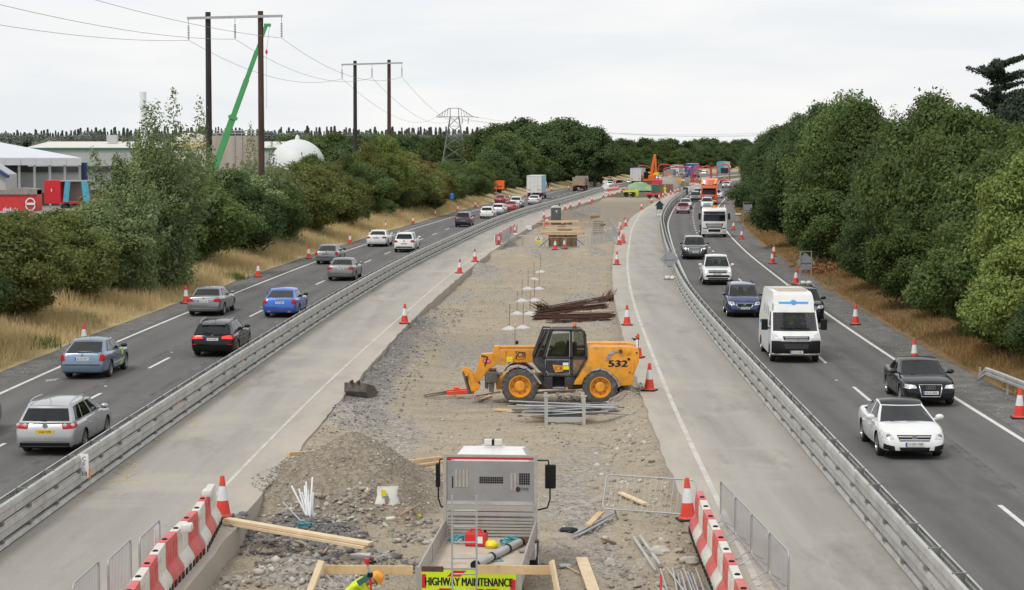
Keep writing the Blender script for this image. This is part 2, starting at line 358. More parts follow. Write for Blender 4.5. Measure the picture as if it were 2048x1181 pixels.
# carriageways, each with a rounded shoulder edge
def across(f0,f1,ts): return [(lambda y,t=t:(lerp_(f0(y),f1(y),t),0)) for t in ts]
def lerp_(a,b,t): return a+(b-a)*t
LT=(.13,.22,.33,.42,.50,.58,.68,.78,.88); LV=(0,.8,0,.8,0,.8,0,.8,0)
strip('left_carriageway',[lambda y:(X('ledge',y)-.75,-.03),lambda y:(X('ledge',y)-.7,0)]+across(lambda y:X('ledge',y),lambda y:X('bar',y),LT)+[lambda y:(X('bar',y)-.1,0)],yr,M['asphalt'],(0,0)+LV+(0,))
strip('right_carriageway',[lambda y:(X('rbar',y)+.15,0)]+across(lambda y:X('rbar',y)+.6,lambda y:X('rright',y),LT)+[lambda y:(X('rright',y)+.55,0),lambda y:(X('rright',y)+.6,-.03)],yr,M['asphalt'],(0,)+LV+(0,0))
wob=lambda y,s:.10*noise.noise(Vector((0,y*.45,s)))+.05*noise.noise(Vector((0,y*1.7,s)))
yp=[-60,0,20]+[24+.75*i for i in range(180)]+list(range(160,400,3))+list(range(400,1580,8))
strip('left_temporary_paving',[lambda y:(X('bar',y)-.1,0),lambda y:(lp(y)-2.1,0),lambda y:(lp(y)-1.1,0),lambda y:(lp(y)-.3,0),lambda y:(lp(y)+wob(y,3),0),lambda y:(lp(y)+.05+wob(y,3),-.88 if pit(y) else -.05)],yp,M['paving'],(.1,0,.75,1,1,.6))
strip('right_temporary_paving',[lambda y:(rp_(y)-.05+wob(y,8),-.88 if pit(y) else -.05),lambda y:(rp_(y)+wob(y,8),0),lambda y:(rp_(y)+.3,0),lambda y:(rp_(y)+1.0,0),lambda y:(rp_(y)+1.9,0),lambda y:(X('rbar',y)+.15,0)],yp,M['paving'],(.6,1,1,.75,0,.1))
strip('left_gravel_shoulder',[lambda y:(X('ledge',y)-2.4,.0),lambda y:(X('ledge',y)-1.4,.012),lambda y:(X('ledge',y)-.45+.25*wob(y,1)*8*.3,.004)],yr,M['gravel_strip'])
strip('right_gravel_shoulder',[lambda y:(X('rright',y)+.35+.3*wob(y,5),.004),lambda y:(X('rright',y)+1.6,.012),lambda y:(X('rright',y)+3,.0)],yr,M['gravel_strip'])
def vz(t):  # left verge bank profile
    return np.interp(t,[1.7,3,6,10,20],[.02,.2,1.1,1.5,1.2])
def lbank(y): return np.interp(y,[60,100,170,260,420],[.55,.7,.9,1.15,1.0])
strip('left_verge',[(lambda y,t=t:(X('ledge',y)-t-.25*noise.noise(Vector((t,y*.15,0))),float(vz(t)*lbank(y))+.12*noise.noise(Vector((t*.6,y*.3,2)))*(t>1.8))) for t in (45,20,14,10,8,6.8,5.6,4.6,3.8,3.0,2.4,1.8)],yr,M['verge_soil'])
strip('right_verge',[(lambda y,t=t:(X('rright',y)+t+.3*noise.noise(Vector((t,y*.15,0))),min(.6,.02+(t-2.1)*.12)+.1*noise.noise(Vector((t*.6,y*.3,2)))*(t>2.2))) for t in (2.1,2.7,3.6,4.8,6,8,12,20,50)],yr,M['verge_brown'])
yd=[(-260,90),(-35,90),(-35,620),(-260,620)]
MB().prism(yd,'z',-.07,.0,0).build('industrial_yard',M['yard_ground']); tag(bpy.data.objects['industrial_yard'],kind='structure')
# painted lines
def line(mb,n,y0,y1,w,dx=0,z=.006,step=3):
    y=y0
    while y<y1-1e-6:
        e=min(y+step,y1); a,b=X(n,y)+dx,X(n,e)+dx
        mb.add([(a-w/2,y,z),(a+w/2,y,z),(b+w/2,e,z),(b-w/2,e,z)],[(0,1,2,3)]); y=e
mk=MB()
line(mk,'ledge',-40,900,.16,z=.009); line(mk,'rright',-40,900,.16)
line(mk,'bar',160,900,.13,-.75); line(mk,'rbar',30,800,.13,.95)
y=at(315,726).y-2-12*9
while y<700: line(mk,'llane',y,y+4,.13,0,.005,4); y+=12
y=at(1720,788).y-2-12*8
while y<150: line(mk,'rlane',y,y+4,.13,0,.005,4); y+=12
y=160
while y<560: line(mk,'rlane',y,y+2,.13,0,.005,2); y+=6
# a small painted figure beside the left edge line and reflective studs
for i in range(3): mk.box((-17.35+.12*i,74.2+.16*i,.006),(.3,.05,.004)); mk.box((-17.35+.12*i,73.9+.16*i,.006),(.05,.5,.004))
for yy in range(60,150,12): mk.box((X('llane',yy+2.2),at(315,726).y%12+yy+4,.012),(.1,.12,.016)); mk.box((X('rlane',yy),at(1720,788).y%12+yy+4,.012),(.1,.12,.016))
tag(mk.build('road_marking',M['mark']),kind='structure')
wm=MB(); line(wm,'lwhite',30,185,.10,0,.005); line(wm,'rwhite',30,420,.15,0,.005)
sj=MB(); line(sj,'rlane',30,260,.16,.75,.003); line(sj,'rlane',30,140,.10,.95,.003); line(sj,'llane',40,260,.16,-.62,.003); line(sj,'llane',40,200,.22,1.9,.003)
tag(sj.build('road_seam',M['seam']),kind='structure')
tag(wm.build('worn_road_marking',M['mark_worn']),kind='structure')
# ---------------------------------------------------------------- the dug-up median
def sm(a,b,x): t=min(1,max(0,(x-a)/(b-a))); return t*t*(3-2*t)
PILES=[ # x,y,rx,ry,height,gravel,dark
 (-4.15,52.0,2.75,4.2,1.75,.25,.05),(-4.9,46.8,1.6,1.8,.45,.6,.8),(-4.6,42.3,1.3,1.4,.5,.8,.1),(-5.2,65.5,1.2,4,.35,.9,.1),
 (3.6,45.0,1.3,3.0,.35,.2,.2),(3.9,71.5,.9,3.4,.45,.4,.4),(4.3,118,1.6,6,.45,.7,.35),(1,166,5,4.5,.9,.4,.2),(-0.6,184,1.4,5,.6,.9,.9),(6.4,170,2.4,6,.8,.6,.3),
 (11.5,236,5,6,1.0,.3,.2),(7.5,262,3,14,1.0,.5,.7),(14,290,5,20,.6,.5,.4),(-2.6,149,1.4,8,.5,.8,.2)]
def dirt_h(x,y):
    a,b=lp(y),rp_(y); t=(x-a)/(b-a)
    base=-.42-.12*sm(60,44,y)+.10*noise.noise(Vector((x*.35,y*.2,0)))+.05*noise.noise(Vector((x*1.3,y*.9,4)))
    g=.25; d=0
    # gravel bank sloping down from the left paving
    k=sm(60,72,y)*sm(113,100,y); w=1.0+2.2*k; e=sm(w,0,x-a)
    base+=(.36*k)*e*(.8+.4*noise.noise(Vector((x*.8,y*.5,1)))); g=max(g,.9*e*k); d=max(d,.75*e*k)
    base+=.28*sm(70,60,y)*sm(58,62,y)*0+ .40*sm(2.2,0,x-a)*sm(74,62,y)*sm(46,54,y); 
    base+=.40*sm(1.6,0,b-x)*sm(78,66,y)*sm(50,57,y)
    for px,py,rx,ry,h,pg,pd in PILES:
        r=math.hypot((x-px)/rx,(y-py)/ry)*(1+.22*noise.noise(Vector((x*.7,y*.45,px)))+.13*noise.noise(Vector((x*1.9,y*1.3,px))))
        if r<1.15:
            q=max(0,1-r); q=q*q*(3-2*q)*.5+q*.5; base+=h*q*1.0; s=sm(1.1,.7,r); g=g*(1-s)+pg*s; d=d*(1-s)+pd*s
    rough=.5+.5*noise.noise(Vector((x*.2,y*.08,9)))
    amp=.05+.09*sm(54,47,y)
    base+=amp*noise.noise(Vector((x*3.1,y*2.2,7)))*rough+amp*.6*noise.noise(Vector((x*7,y*5,3)))
    nn=noise.noise(Vector((x*.28,y*.07,21)))+.5*noise.noise(Vector((x*.8,y*.22,5)))
    g=min(1,max(0,g+.75*nn)); d=max(d,sm(215,235,y)*.35)
    base=min(base,1.6)
    # keep the surface clear of the slab edges
    return base,g,d
def dirt():
    rows=[]; y=34.0
    while y<349: rows.append(y); y+=.16+max(0,y-44)*.0042
    n=64; v=[];f=[];cg=[]
    for y in rows:
        a,b=lp(y)-.12,rp_(y)+.12
        for j in range(n):
            x=a+(b-a)*j/(n-1); h,g,d=dirt_h(x,y)
            if x<lp(y)+.2 or x>rp_(y)-.2: h=min(h,-.06)
            if y>340: h=h+( -.03-h)*sm(340,348,y)
            v.append((x,y,h)); r_=math.hypot((x+4.15)/2.9,(y-51.8)/4.6); cg.append((g,d,max(sm(1.05,.75,r_)*.9,.7*sm(218,232,y)*sm(345,325,y),.45*sm(.1,.6,noise.noise(Vector((x*.22,y*.06,31))))),1))
    for i in range(len(rows)-1):
        for j in range(n-1): q=i*n+j; f.append((q,q+1,q+1+n,q+n))
    me=bpy.data.meshes.new('excavated_ground'); me.from_pydata(v,[],f)
    ca=me.color_attributes.new('zone','FLOAT_COLOR','POINT'); ca.data.foreach_set('color',np.array(cg,dtype=np.float32).ravel())
    me.polygons.foreach_set('use_smooth',[True]*len(f)); me.materials.append(dirtmat())
    o=bpy.data.objects.new('excavated_ground',me); COL.objects.link(o); tag(o,kind='structure')
def dirtmat():
    m=bpy.data.materials.new('dirt'); m.use_nodes=True; t=m.node_tree; n=t.nodes; l=t.links; b=n['Principled BSDF']; b.inputs['Roughness'].default_value=.95; b.inputs['Specular IOR Level'].default_value=.15
    c=n.new('ShaderNodeTexCoord'); O=c.outputs['Object']
    def nz(s,d=4,ro=.6,v=O):
        a=n.new('ShaderNodeTexNoise'); a.inputs['Scale'].default_value=s; a.inputs['Detail'].default_value=d; a.inputs['Roughness'].default_value=ro; l.new(v,a.inputs['Vector']); return a.outputs[0]
    def ramp(s,lo,hi,a=(0,0,0),z=(1,1,1)):
        r=n.new('ShaderNodeValToRGB'); r.color_ramp.elements[0].position=lo; r.color_ramp.elements[1].position=hi
        r.color_ramp.elements[0].color=tuple(a)+(1,); r.color_ramp.elements[1].color=tuple(z)+(1,); l.new(s,r.inputs[0]); return r.outputs[0]
    def mix(f,a,z,mode='MIX'):
        x=n.new('ShaderNodeMix'); x.data_type='RGBA'; x.blend_type=mode
        if isinstance(f,float): x.inputs[0].default_value=f
        else: l.new(f,x.inputs[0])
        l.new(a,x.inputs[6]); l.new(z,x.inputs[7]); return x.outputs[2]
    at_=n.new('ShaderNodeAttribute'); at_.attribute_name='zone'; sp=n.new('ShaderNodeSeparateColor'); l.new(at_.outputs['Color'],sp.inputs[0])
    q=n.new('ShaderNodeMapping'); q.inputs['Scale'].default_value=(.5,1.6,1); l.new(O,q.inputs[0])
    tan=ramp(nz(.9,6,.7,q.outputs[0]),.3,.72,(.35,.29,.215),(.50,.435,.34))
    vo=n.new('ShaderNodeTexVoronoi'); vo.inputs['Scale'].default_value=11; l.new(O,vo.inputs['Vector'])
    vs=n.new('ShaderNodeSeparateColor'); l.new(vo.outputs['Color'],vs.inputs[0])
    gra=ramp(vs.outputs[0],.0,1.,(.22,.20,.178),(.50,.47,.425))
    vo2=n.new('ShaderNodeTexVoronoi'); vo2.inputs['Scale'].default_value=17; l.new(O,vo2.inputs['Vector'])
    v2=n.new('ShaderNodeSeparateColor'); l.new(vo2.outputs['Color'],v2.inputs[0])
    drk=ramp(v2.outputs[1],0.,1.,(.10,.096,.094),(.29,.278,.27))
    gf=n.new('ShaderNodeMath'); gf.operation='ADD'; l.new(sp.outputs[0],gf.inputs[0])
    k=n.new('ShaderNodeMath'); k.operation='MULTIPLY_ADD'; k.inputs[1].default_value=1.1; k.inputs[2].default_value=-.55; l.new(nz(2.2,7,.75),k.inputs[0]); l.new(k.outputs[0],gf.inputs[1])
    o=mix(ramp(gf.outputs[0],.32,.62),tan,gra)
    df=n.new('ShaderNodeMath'); df.operation='ADD'; l.new(sp.outputs[1],df.inputs[0]); l.new(k.outputs[0],df.inputs[1])
    o=mix(ramp(df.outputs[0],.35,.7),o,drk)
    brn=ramp(vs.outputs[1],0.,1.,(.20,.165,.125),(.36,.315,.255)); o=mix(sp.outputs[2],o,brn)
    fg=ramp(nz(16,4,.8),.25,.75,(.62,.62,.62),(1.22,1.2,1.16)); o=mix(1.,o,fg,'MULTIPLY'); l.new(o,b.inputs['Base Color'])
    u=n.new('ShaderNodeBump'); u.inputs['Strength'].default_value=.7; u.inputs['Distance'].default_value=.06
    s=n.new('ShaderNodeMath'); s.operation='ADD'; l.new(nz(7,6,.75),s.inputs[0]); l.new(vo.outputs['Distance'],s.inputs[1]); l.new(s.outputs[0],u.inputs['Height']); l.new(u.outputs[0],b.inputs['Normal'])
    M['dirt']=m; return m
dirt()
def GZ(x,y):
    "height of the ground at x,y"
    if lp(y)<x<rp_(y): return dirt_h(x,y)[0]
    return 0.0
def on(u,v,z0=-.4):
    "ground point in the median under pixel u,v"
    p=at(u,v,z0)
    for _ in range(4): p=at(u,v,GZ(p.x,p.y))
    return p
# ---------------------------------------------------------------- steel safety barriers
def W_(o,z0,h,s=1): # beam profile, s: which way it faces
    d=.06*s
    return [(o-d*.1,z0),(o+d*.9,z0+h*.04),(o+d*.9,z0+h*.45),(o+d*.55,z0+h*.50),(o+d*1.25,z0+h*.57),(o+d*1.25,z0+h*.66),(o+d*.75,z0+h*.95),(o-d*.2,z0+h)]
def sweep(mb,n,ysamp,prof,dx,m=0,th=.008):
    "sweep an open profile (offset,z) along a road curve, with thickness"
    k=len(prof); base=len(mb.v); vs=[];fs=[]
    for y in ysamp:
        a=hd(n,y); cx=X(n,y)+dx
        for side in (0,1):
            for (o,z) in prof:
                oo=o-side*th*(1 if o>=0 else -1); vs.append((cx+oo*math.cos(a),y-oo*math.sin(a),z))
    w=2*k
    for i in range(len(ysamp)-1):
        p=i*w;q=p+w
        for j in range(k-1):
            fs.append((p+j,p+j+1,q+j+1,q+j)); fs.append((p+k+j+1,p+k+j,q+k+j,q+k+j+1))
        fs.append((p,q,q+k,p+k)); fs.append((p+k-1,p+2*k-1,q+2*k-1,q+k-1))
    for p in (0,(len(ysamp)-1)*w):
        for j in range(k-1): fs.append((p+j,p+j+1,p+k+j+1,p+k+j))
    mb.add(vs,fs,m)
P('post_dark',(.20,.20,.195),.6,.2,.2,3)
def barrier(name,n,dx,face,y0,y1,label,cat,group):
    t=thing(name,label,cat,(X(n,y0)+dx,y0,0),0,group)
    inv=Matrix.Translation((-(X(n,y0)+dx),-y0,0))
    def put(mb,nm,m,smooth=None):
        mb.v=[inv@v for v in mb.v]; return mb.build(nm,m,t,smooth)
    def ysamp(a,b):
        r=[]; y=a
        while y<b: r.append(y); y+=2.4 if y<150 else 6
        r.append(b); return r
    far=ysamp(y0,y1)
    for nm,z0,h in (('upper_beam',.61,.345),('lower_beam',.205,.335)):
        for s,f in (('',.12),('',-.12)):
            mb=MB(); sd=1 if f>0 else -1; sweep(mb,n,far,W_(f,z0,h,sd),dx); put(mb,nm,M['galv'],30)
    mb=MB(); sweep(mb,n,far,[(.17,.02),(.21,.03),(.17,.13),(.11,.135)],dx); sweep(mb,n,far,[(-.17,.02),(-.21,.03),(-.17,.13),(-.11,.135)],dx); put(mb,'base_rail',M['galv'],30)
    # joint overlaps and posts
    rest=MB(); i=0; y=y0+.5
    while y<y1:
        a=hd(n,y); cx=X(n,y)+dx; c,s=math.cos(a),math.sin(a)
        def W3(o,l,z): return (cx+o*c+l*s,y-o*s+l*c,z)
        mb=MB() if i<96 else rest
        e=(0,0,-a)
        mb.box((cx,y,.47),(.20,.09,.94),0,e)
        for f in (.12,-.12):
            mb.box(W3(f*1.35,0,.575),(.11,.14,.10),0,e); mb.box(W3(f*1.4,0,.18),(.11,.14,.09),0,e)
        mb.box(W3(0,0,.962),(.27,.05,.02),0,e)
        if i<96: put(mb,'post',M['post_dark'])
        y+=2.5 if i%2==0 else 2.3; i+=1
    if rest.v: tag(put(rest,'post',M['post_dark']),kind='stuff')
    if face:
        y=y0+20
        while y<y1 and y<200:
            a=hd(n,y); mb=MB(); mb.box((X(n,y)+dx+face*.21*math.cos(a),y-face*.21*math.sin(a),.62),(.03,.09,.10),0,(0,0,-a)); y+=12.6; put(mb,'reflector',M['amber'])
    return t
barrier('safety_barrier','bar',-.3,1,30,760,'double steel beam safety barrier beside the left carriageway','barrier','steel safety barriers')
bR=barrier('safety_barrier','rbar',.3,0,28,368,'double steel beam safety barrier beside the right carriageway','barrier','steel safety barriers')
mb=MB(); mb.tube([(X('rbar',367.6)+.3-(X('rbar',28)+.3),367.6-28,.1),(X('rbar',368)+.3-(X('rbar',28)+.3),368-28,1.2)],[.5,.5],14); mb.build('end_terminal',M['rubber'],bR,40)
# low rail at the far right, leaving the road
pts=[at(1955,770),at(1975,776),at(2010,790),at(2048,806),at(2110,832),at(2180,862)]
mb=MB(); h=.72
def along(pts):
    out=[]
    for a,b in zip(pts,pts[1:]):
        for i in range(6): out.append(a.lerp(b,i/6))
    return out+[pts[-1]]
t=thing('guard_rail','single steel guard rail starting on the gravel at the right edge','barrier',pts[0])
pr=[(0,.42),(-.05,.46),(-.05,.54),(-.01,.575),(-.05,.61),(-.05,.70),(0,.74)]
vs=[];fs=[]; al=along(pts)
for i,p in enumerate(al):
    k=min(1,i/5); q=p-pts[0]
    for o,z in pr: vs.append((q.x+o,q.y+o*.3,z*(.35+.65*k)))
for i in range(len(al)-1):
    for j in range(len(pr)-1): q=i*len(pr)+j; fs.append((q,q+1,q+1+len(pr),q+len(pr)))
mb.add(vs,fs); ob=mb.build('beam',M['galv'],t,30); sm_=ob.modifiers.new('s','SOLIDIFY'); sm_.thickness=.006
for k in (0,2,3,4,5):
    q=pts[k]-pts[0]; MB().box((q.x+.08,q.y,.33),(.06,.1,.66)).build('post',M['galv2'],t)
# ---------------------------------------------------------------- marker plate on the barrier
d=at(160,985).y; p0=Vector((X('bar',d)-.02,d,.35))
t=thing('marker_plate','small white location plate with black figures hung on the steel barrier','sign',p0,-.15)
MB().box((0,0,.32),(.22,.02,.62)).build('plate',M['sign_white'],t); MB().box((.13,.01,.14),(.05,.02,.24)).build('reflector',M['amber'],t)
mb=MB(); mb.text('C',.16,frame((0,-.013,.5),(1,0,0),(0,0,1))); mb.text('0',.13,frame((0,-.013,.38),(1,0,0),(0,0,1))); mb.text('E8',.15,frame((0,-.013,.12),(1,0,0),(0,0,1))); mb.build('lettering',M['ink'],t)
# ---------------------------------------------------------------- traffic cones
def cone_proto():
    t=thing('traffic_cone','','cone',(0,0,0),0,'red and white traffic cones')
    MB().prism([(-.25,-.25),(.25,-.25),(.25,.25),(-.25,.25)],'z',0,.055).build('base',M['rubber'],t,bevel=.012)
    f=lambda z:.185-(z-.055)*.15
    mb=MB(); mb.lathe([(.225,.056),(.205,.09),(f(.10),.10),(f(.42),.42)],28,0,cap=False); mb.lathe([(f(.76),.76),(f(.99)+.005,.99),(.035,1.0),(.02,1.0)],28,0,cap=False); mb.build('body',M['cone_red'],t,40)
    MB().lathe([(f(.42)+.002,.42),(f(.76)+.002,.76)],28,0,cap=False).build('reflective_sleeve',M['cone_white'],t,40)
    return t
CONE=cone_proto(); cone_used=[0]
def cone(p,label,rz=None,tilt=None,grp=None,sc=1):
    c=CONE if not cone_used[0] else copy_tree(CONE); cone_used[0]=1
    c.location=p; c.rotation_euler=(tilt[0] if tilt else random.uniform(-.03,.03),tilt[1] if tilt else random.uniform(-.03,.03),random.uniform(-.4,.4) if rz is None else rz); c.scale=(sc,)*3
    c['label']=label; c['group']=grp or 'red and white traffic cones'
random.seed(3)
def bank_at(p):
    t=X('ledge',p.y)-p.x
    return float(vz(t)*lbank(p.y)) if t>1.8 else .012
lv=[(168,694),(372,608),(516,555),(617,518),(700,489),(771,460),(826,449.5),(870,434.5),(915.5,424),(951,415.5),(1020,400),(1050,394),(1103,382.5),(1137,380),(1190,371.5)]
for i,(u,v) in enumerate(lv):
    p=at(u,v); p.z=0 if X('ledge',p.y)-p.x<1.8 else 0; p.z=.012
    cone(p,nth(i).replace('nearest','nearest')+' cone from the camera along the left grass verge',grp='cones along the left grass verge')
lpv=[(809,648),(919,547),(950,524),(997,490),(1029,469),(1088,437.5),(1130,420),(1141,416),(1159,410),(1179,409),(1184,403.5),(1207,395.5),(1217,393),(1224,391.8),(1234.5,388.8)]
cone(at(446,1036),'big foreground cone at the end of the left red and white water barriers')
for i,(u,v) in enumerate(lpv): cone(at(u,v),nth(i)+' cone from the telehandler along the edge of the left paving',grp='cones along the left paving edge')
for i,(u,v) in enumerate([(1216,382),(1219,381.5),(1222,381.2),(1225.3,380.8),(1228.7,380.4),(1232.4,380),(1236,379)]):
    cone(at(u,v+.6),nth(i)+' cone from the left in the tight row beyond the white diamond sign',grp='tight row of cones by the left barrier')
rpv=[(1292,782),(1271,716),(1248,651),(1233,530)]
for i,(u,v) in enumerate(rpv):
    p=at(u,v); p.x=max(p.x,rp_(p.y)+.32); cone(p,nth(i)+' cone behind the telehandler along the edge of the right paving',grp='cones along the right paving edge')
cone(at(1376,1041),'foreground cone standing behind the right red and white water barriers')
cone(at(1238,490),'cone in front of the striped water barriers right of the concrete pier')
cone(at(1251.5,453),'upright cone at the far right corner of the excavation')
p=at(1249,443); p.z=.16; cone(p,'fallen cone lying on its side at the far corner of the excavation',rz=0,tilt=(0,-1.62))
r2=[(1283,419),(1303,406.5),(1318,399.5),(1326,395.5),(1332,392.6),(1341.5,389.5),(1350,387.2),(1356,385),(1371,380.6)]
for i,(u,v) in enumerate(r2): cone(at(u,v),nth(i)+' far cone along the bend of the right paving before the flatbed trailers',grp='far cones on the bend of the right paving')
for i,(u,v) in enumerate([(1369,366),(1399,363.5),(1438.5,368)]): cone(at(u,v),nth(i)+' cone beneath the red goalposts in the distance',grp='cones beneath the red goalposts')
rv=[(2038,838),(1829,728),(1711,650.5),(1592,569.5),(1545,528.5),(1547,514),(1483,479),(1467,460.5),(1449.5,421),(1456,402.5)]
for i,(u,v) in enumerate(rv):
    p=at(u,v); p.z=.012; cone(p,nth(i)+' cone from the camera on the gravel beside the right carriageway',grp='cones beside the right carriageway')
for u,v,l in ((1110,500,'white topped cone left of the pier formwork'),(1128.5,498,'tall cone right in front of the pier formwork'),(1092,452,'left cone of the pair beside the portable toilet'),(1095,451.5,'right cone of the pair beside the portable toilet'),(1125,455,'cone just right of the portable toilet')):
    p=on(u,v); cone(p,l,grp='cones around the concrete pier')
# ---------------------------------------------------------------- pedestrian barriers
def ped_proto(name='pedestrian_barrier',L=2.0):
    t=thing(name,'','barrier')
    r=.12; H=1.05; z0=.18; pts=[]
    for cx,cz,a0 in ((L/2-r,H-r,0),(-L/2+r,H-r,90),(-L/2+r,z0+r,180),(L/2-r,z0+r,270)):
        for k in range(5): a=R(a0+k*22.5); pts.append((cx+r*math.cos(a),0,cz+r*math.sin(a)))
    pts.append(pts[0]); MB().tube(pts,.021,8).build('frame',M['galv2'],t,60)
    mb=MB(); n=16
    for i in range(1,n): x=-L/2+L*i/n; mb.tube([(x,0,z0),(x,0,H)],.0052,5)
    mb.build('bars',M['galv2'],t,60)
    for x in (-L/2+.28,L/2-.28):
        MB().tube([(x,-.30,.015),(x,-.24,.04),(x,0,z0),(x,.24,.04),(x,.30,.015)],.017,6).build('foot',M['galv2'],t,60)
    return t
PED=ped_proto(); ped_used=[0]
def ped(p,q,label,grp,tilt=(0,0),lift=0):
    c=PED if not ped_used[0] else copy_tree(PED); ped_used[0]=1
    p=Vector(p);q=Vector(q); m=(p+q)/2; d=q-p; c.location=(m.x,m.y,m.z+lift); c.rotation_euler=(tilt[0],tilt[1],math.atan2(d.y,d.x)); c.scale=(d.length/2.0,1,1)
    c['label']=label; c['group']=grp
# left foreground row, standing on the left paving
A0=at(320,1140); dl=Vector((-.02,-1,0)).normalized()
for i,l in enumerate(('farthest of the three pedestrian barriers left of the water barriers, white panel on it','middle pedestrian barrier of the three left of the water barriers','nearest pedestrian barrier left of the water barriers, cut by the bottom edge')):
    p=A0+dl*(2.05*i)+Vector((-.16*i,0,0)); ped(p,p+dl*2,l,'pedestrian barriers on the left paving')
tag(MB().box((0,0,.0),(.012,.5,.75)).build('blank_sign',M['sign_white'],loc=(A0.x+.03,A0.y-.5,.63)),'white blank panel hung on the far left pedestrian barrier','sign')
B0=at(1441,1052); dr=Vector((.055,-1,0)).normalized()
for i,l in enumerate(('farthest of the row of pedestrian barriers on the right paving','second farthest pedestrian barrier of the right paving row','second nearest pedestrian barrier of the right paving row','nearest pedestrian barrier of the right row, cut by the bottom edge')):
    p=B0+dr*(2.03*i); ped(p,p+dr*2,l,'pedestrian barriers on the right paving')
# ---------------------------------------------------------------- red and white water barriers
def water_proto(m,name='water_barrier'):
    t=thing(name,'','barrier')
    L=1.0; mb=MB()
    sec=[(-.20,0),(.20,0),(.20,.16),(.165,.24),(.085,.36),(.075,.80),(-.075,.80),(-.085,.36),(-.165,.24),(-.20,.16)]
    mb.prism(sec,'x',-L/2+.02,L/2-.02)
    o=mb.build('shell',m,t,35,bevel=.018)
    mb=MB()
    for x in (-.34,0,.34):
        for s in (-1,1): mb.box((x,s*.185,.055),(.17,.06,.11))
    mb.build('forklift_slot',M['black'],t)
    MB().lathe([(.05,0),(.05,.02),(.03,.03)],14,0,Matrix.Translation((.25,0,.795))).build('filler_cap',M['black'],t,40)
    mb=MB()
    for s in (-1,1): mb.box((s*.16,.0,.56),(.10,.19,.30),tx=.7); mb.box((-s*.36,0,.56),(.06,.185,.30),tx=.7)
    mb.build('moulded_rib',m,t,bevel=.02)
    return t
WR=water_proto(M['plastic_red']); WW=water_proto(M['plastic_white']); w_used={}
def water(p,ang,red,label,grp,sc=1):
    pr=WR if red else WW
    c=pr if red not in w_used else copy_tree(pr); w_used[red]=1
    c.location=p; c.rotation_euler=(0,0,ang); c.scale=(sc,)*3; c['label']=label; c['group']=grp
def wrow(pts,first_red,where,grp,sc=1):
    "blocks one metre apart along a polyline; pts ordered far to near"
    d=0; i=0; seg=[(Vector(a),Vector(b)) for a,b in zip(pts,pts[1:])]; tot=sum((b-a).length for a,b in seg); n=int(tot/(1.0*sc)); names=[]
    for k in range(n):
        s=(k+.5)*sc; q=0
        for a,b in seg:
            l=(b-a).length
            if s<=q+l: p=a.lerp(b,(s-q)/l); ang=math.atan2((b-a).y,(b-a).x); break
            q+=l
        red=(k%2==0)==first_red; o=k//2
        water(p,ang,red,nth(o).replace('nearest','farthest')+(' red' if red else ' white')+' water barrier '+('from the far end ' if o else 'block ')+where,grp,sc)
wrow([at(424,1046),at(395,1100),at(322,1180),at(250,1300)],False,'of the left foreground row','water barriers on the left paving edge',1.15)
wrow([at(1398,1062),at(1412,1100),at(1447,1181),at(1490,1290)],True,'of the right foreground row','water barriers on the right paving edge',1.15)
for k,(u,v) in enumerate(((425,1072),(385,1150))):
    p=at(u,v); tag(MB().box((p.x-.1,p.y,.98),(.22,.34,.16)).build('sandbag',M['bag_white'],bevel=.05,smooth=40),('far','near')[k]+' white sandbag slung over the left water barriers','sandbag','sandbags on the left water barriers')
# ---------------------------------------------------------------- cars
def lerp(a,b,t): return a+(b-a)*t
def hits(bvh,outline,nx,nz,ax,th,org,smax=9):
    "project a quad (4 corners in x,z or y,z) onto the body along ax; returns an MB of a thin conforming panel"
    mb=MB(); d=Vector(ax); G=[]
    for j in range(nz+1):
        row=[]
        for i in range(nx+1):
            s,t=i/nx,j/nz
            a,b,c,e=outline
            u=lerp(lerp(a[0],b[0],s),lerp(e[0],c[0],s),t); w=lerp(lerp(a[1],b[1],s),lerp(e[1],c[1],s),t)
            o=Vector((u,0,w))-d*0 if abs(d.y)>.5 else Vector((0,u,w))
            o=o-d*20
            h,nn,_,_=bvh.ray_cast(o,d,40)
            row.append(h)
        G.append(row)
    idx={}
    def V(i,j,out):
        k=(i,j,out)
        if k not in idx: idx[k]=len(mb.v); mb.v.append(G[j][i]-d*(th if out else -.004))
        return idx[k]
    ok=lambda i,j: 0<=i<nx and 0<=j<nz and all(G[b][a] is not None for a,b in ((i,j),(i+1,j),(i+1,j+1),(i,j+1))) and max(abs((G[b][a]-G[j][i]).dot(d)) for a,b in ((i+1,j),(i+1,j+1),(i,j+1)))<.35
    for j in range(nz):
        for i in range(nx):
            if not ok(i,j): continue
            mb.f.append([V(i,j,1),V(i+1,j,1),V(i+1,j+1,1),V(i,j+1,1)]); mb.m.append(0)
            for (p,q,ni,nj) in (((i,j),(i+1,j),i,j-1),((i+1,j),(i+1,j+1),i+1,j),((i+1,j+1),(i,j+1),i,j+1),((i,j+1),(i,j),i-1,j)):
                if not ok(ni,nj): mb.f.append([V(*p,1),V(*p,0),V(*q,0),V(*q,1)]); mb.m.append(0)
    return mb
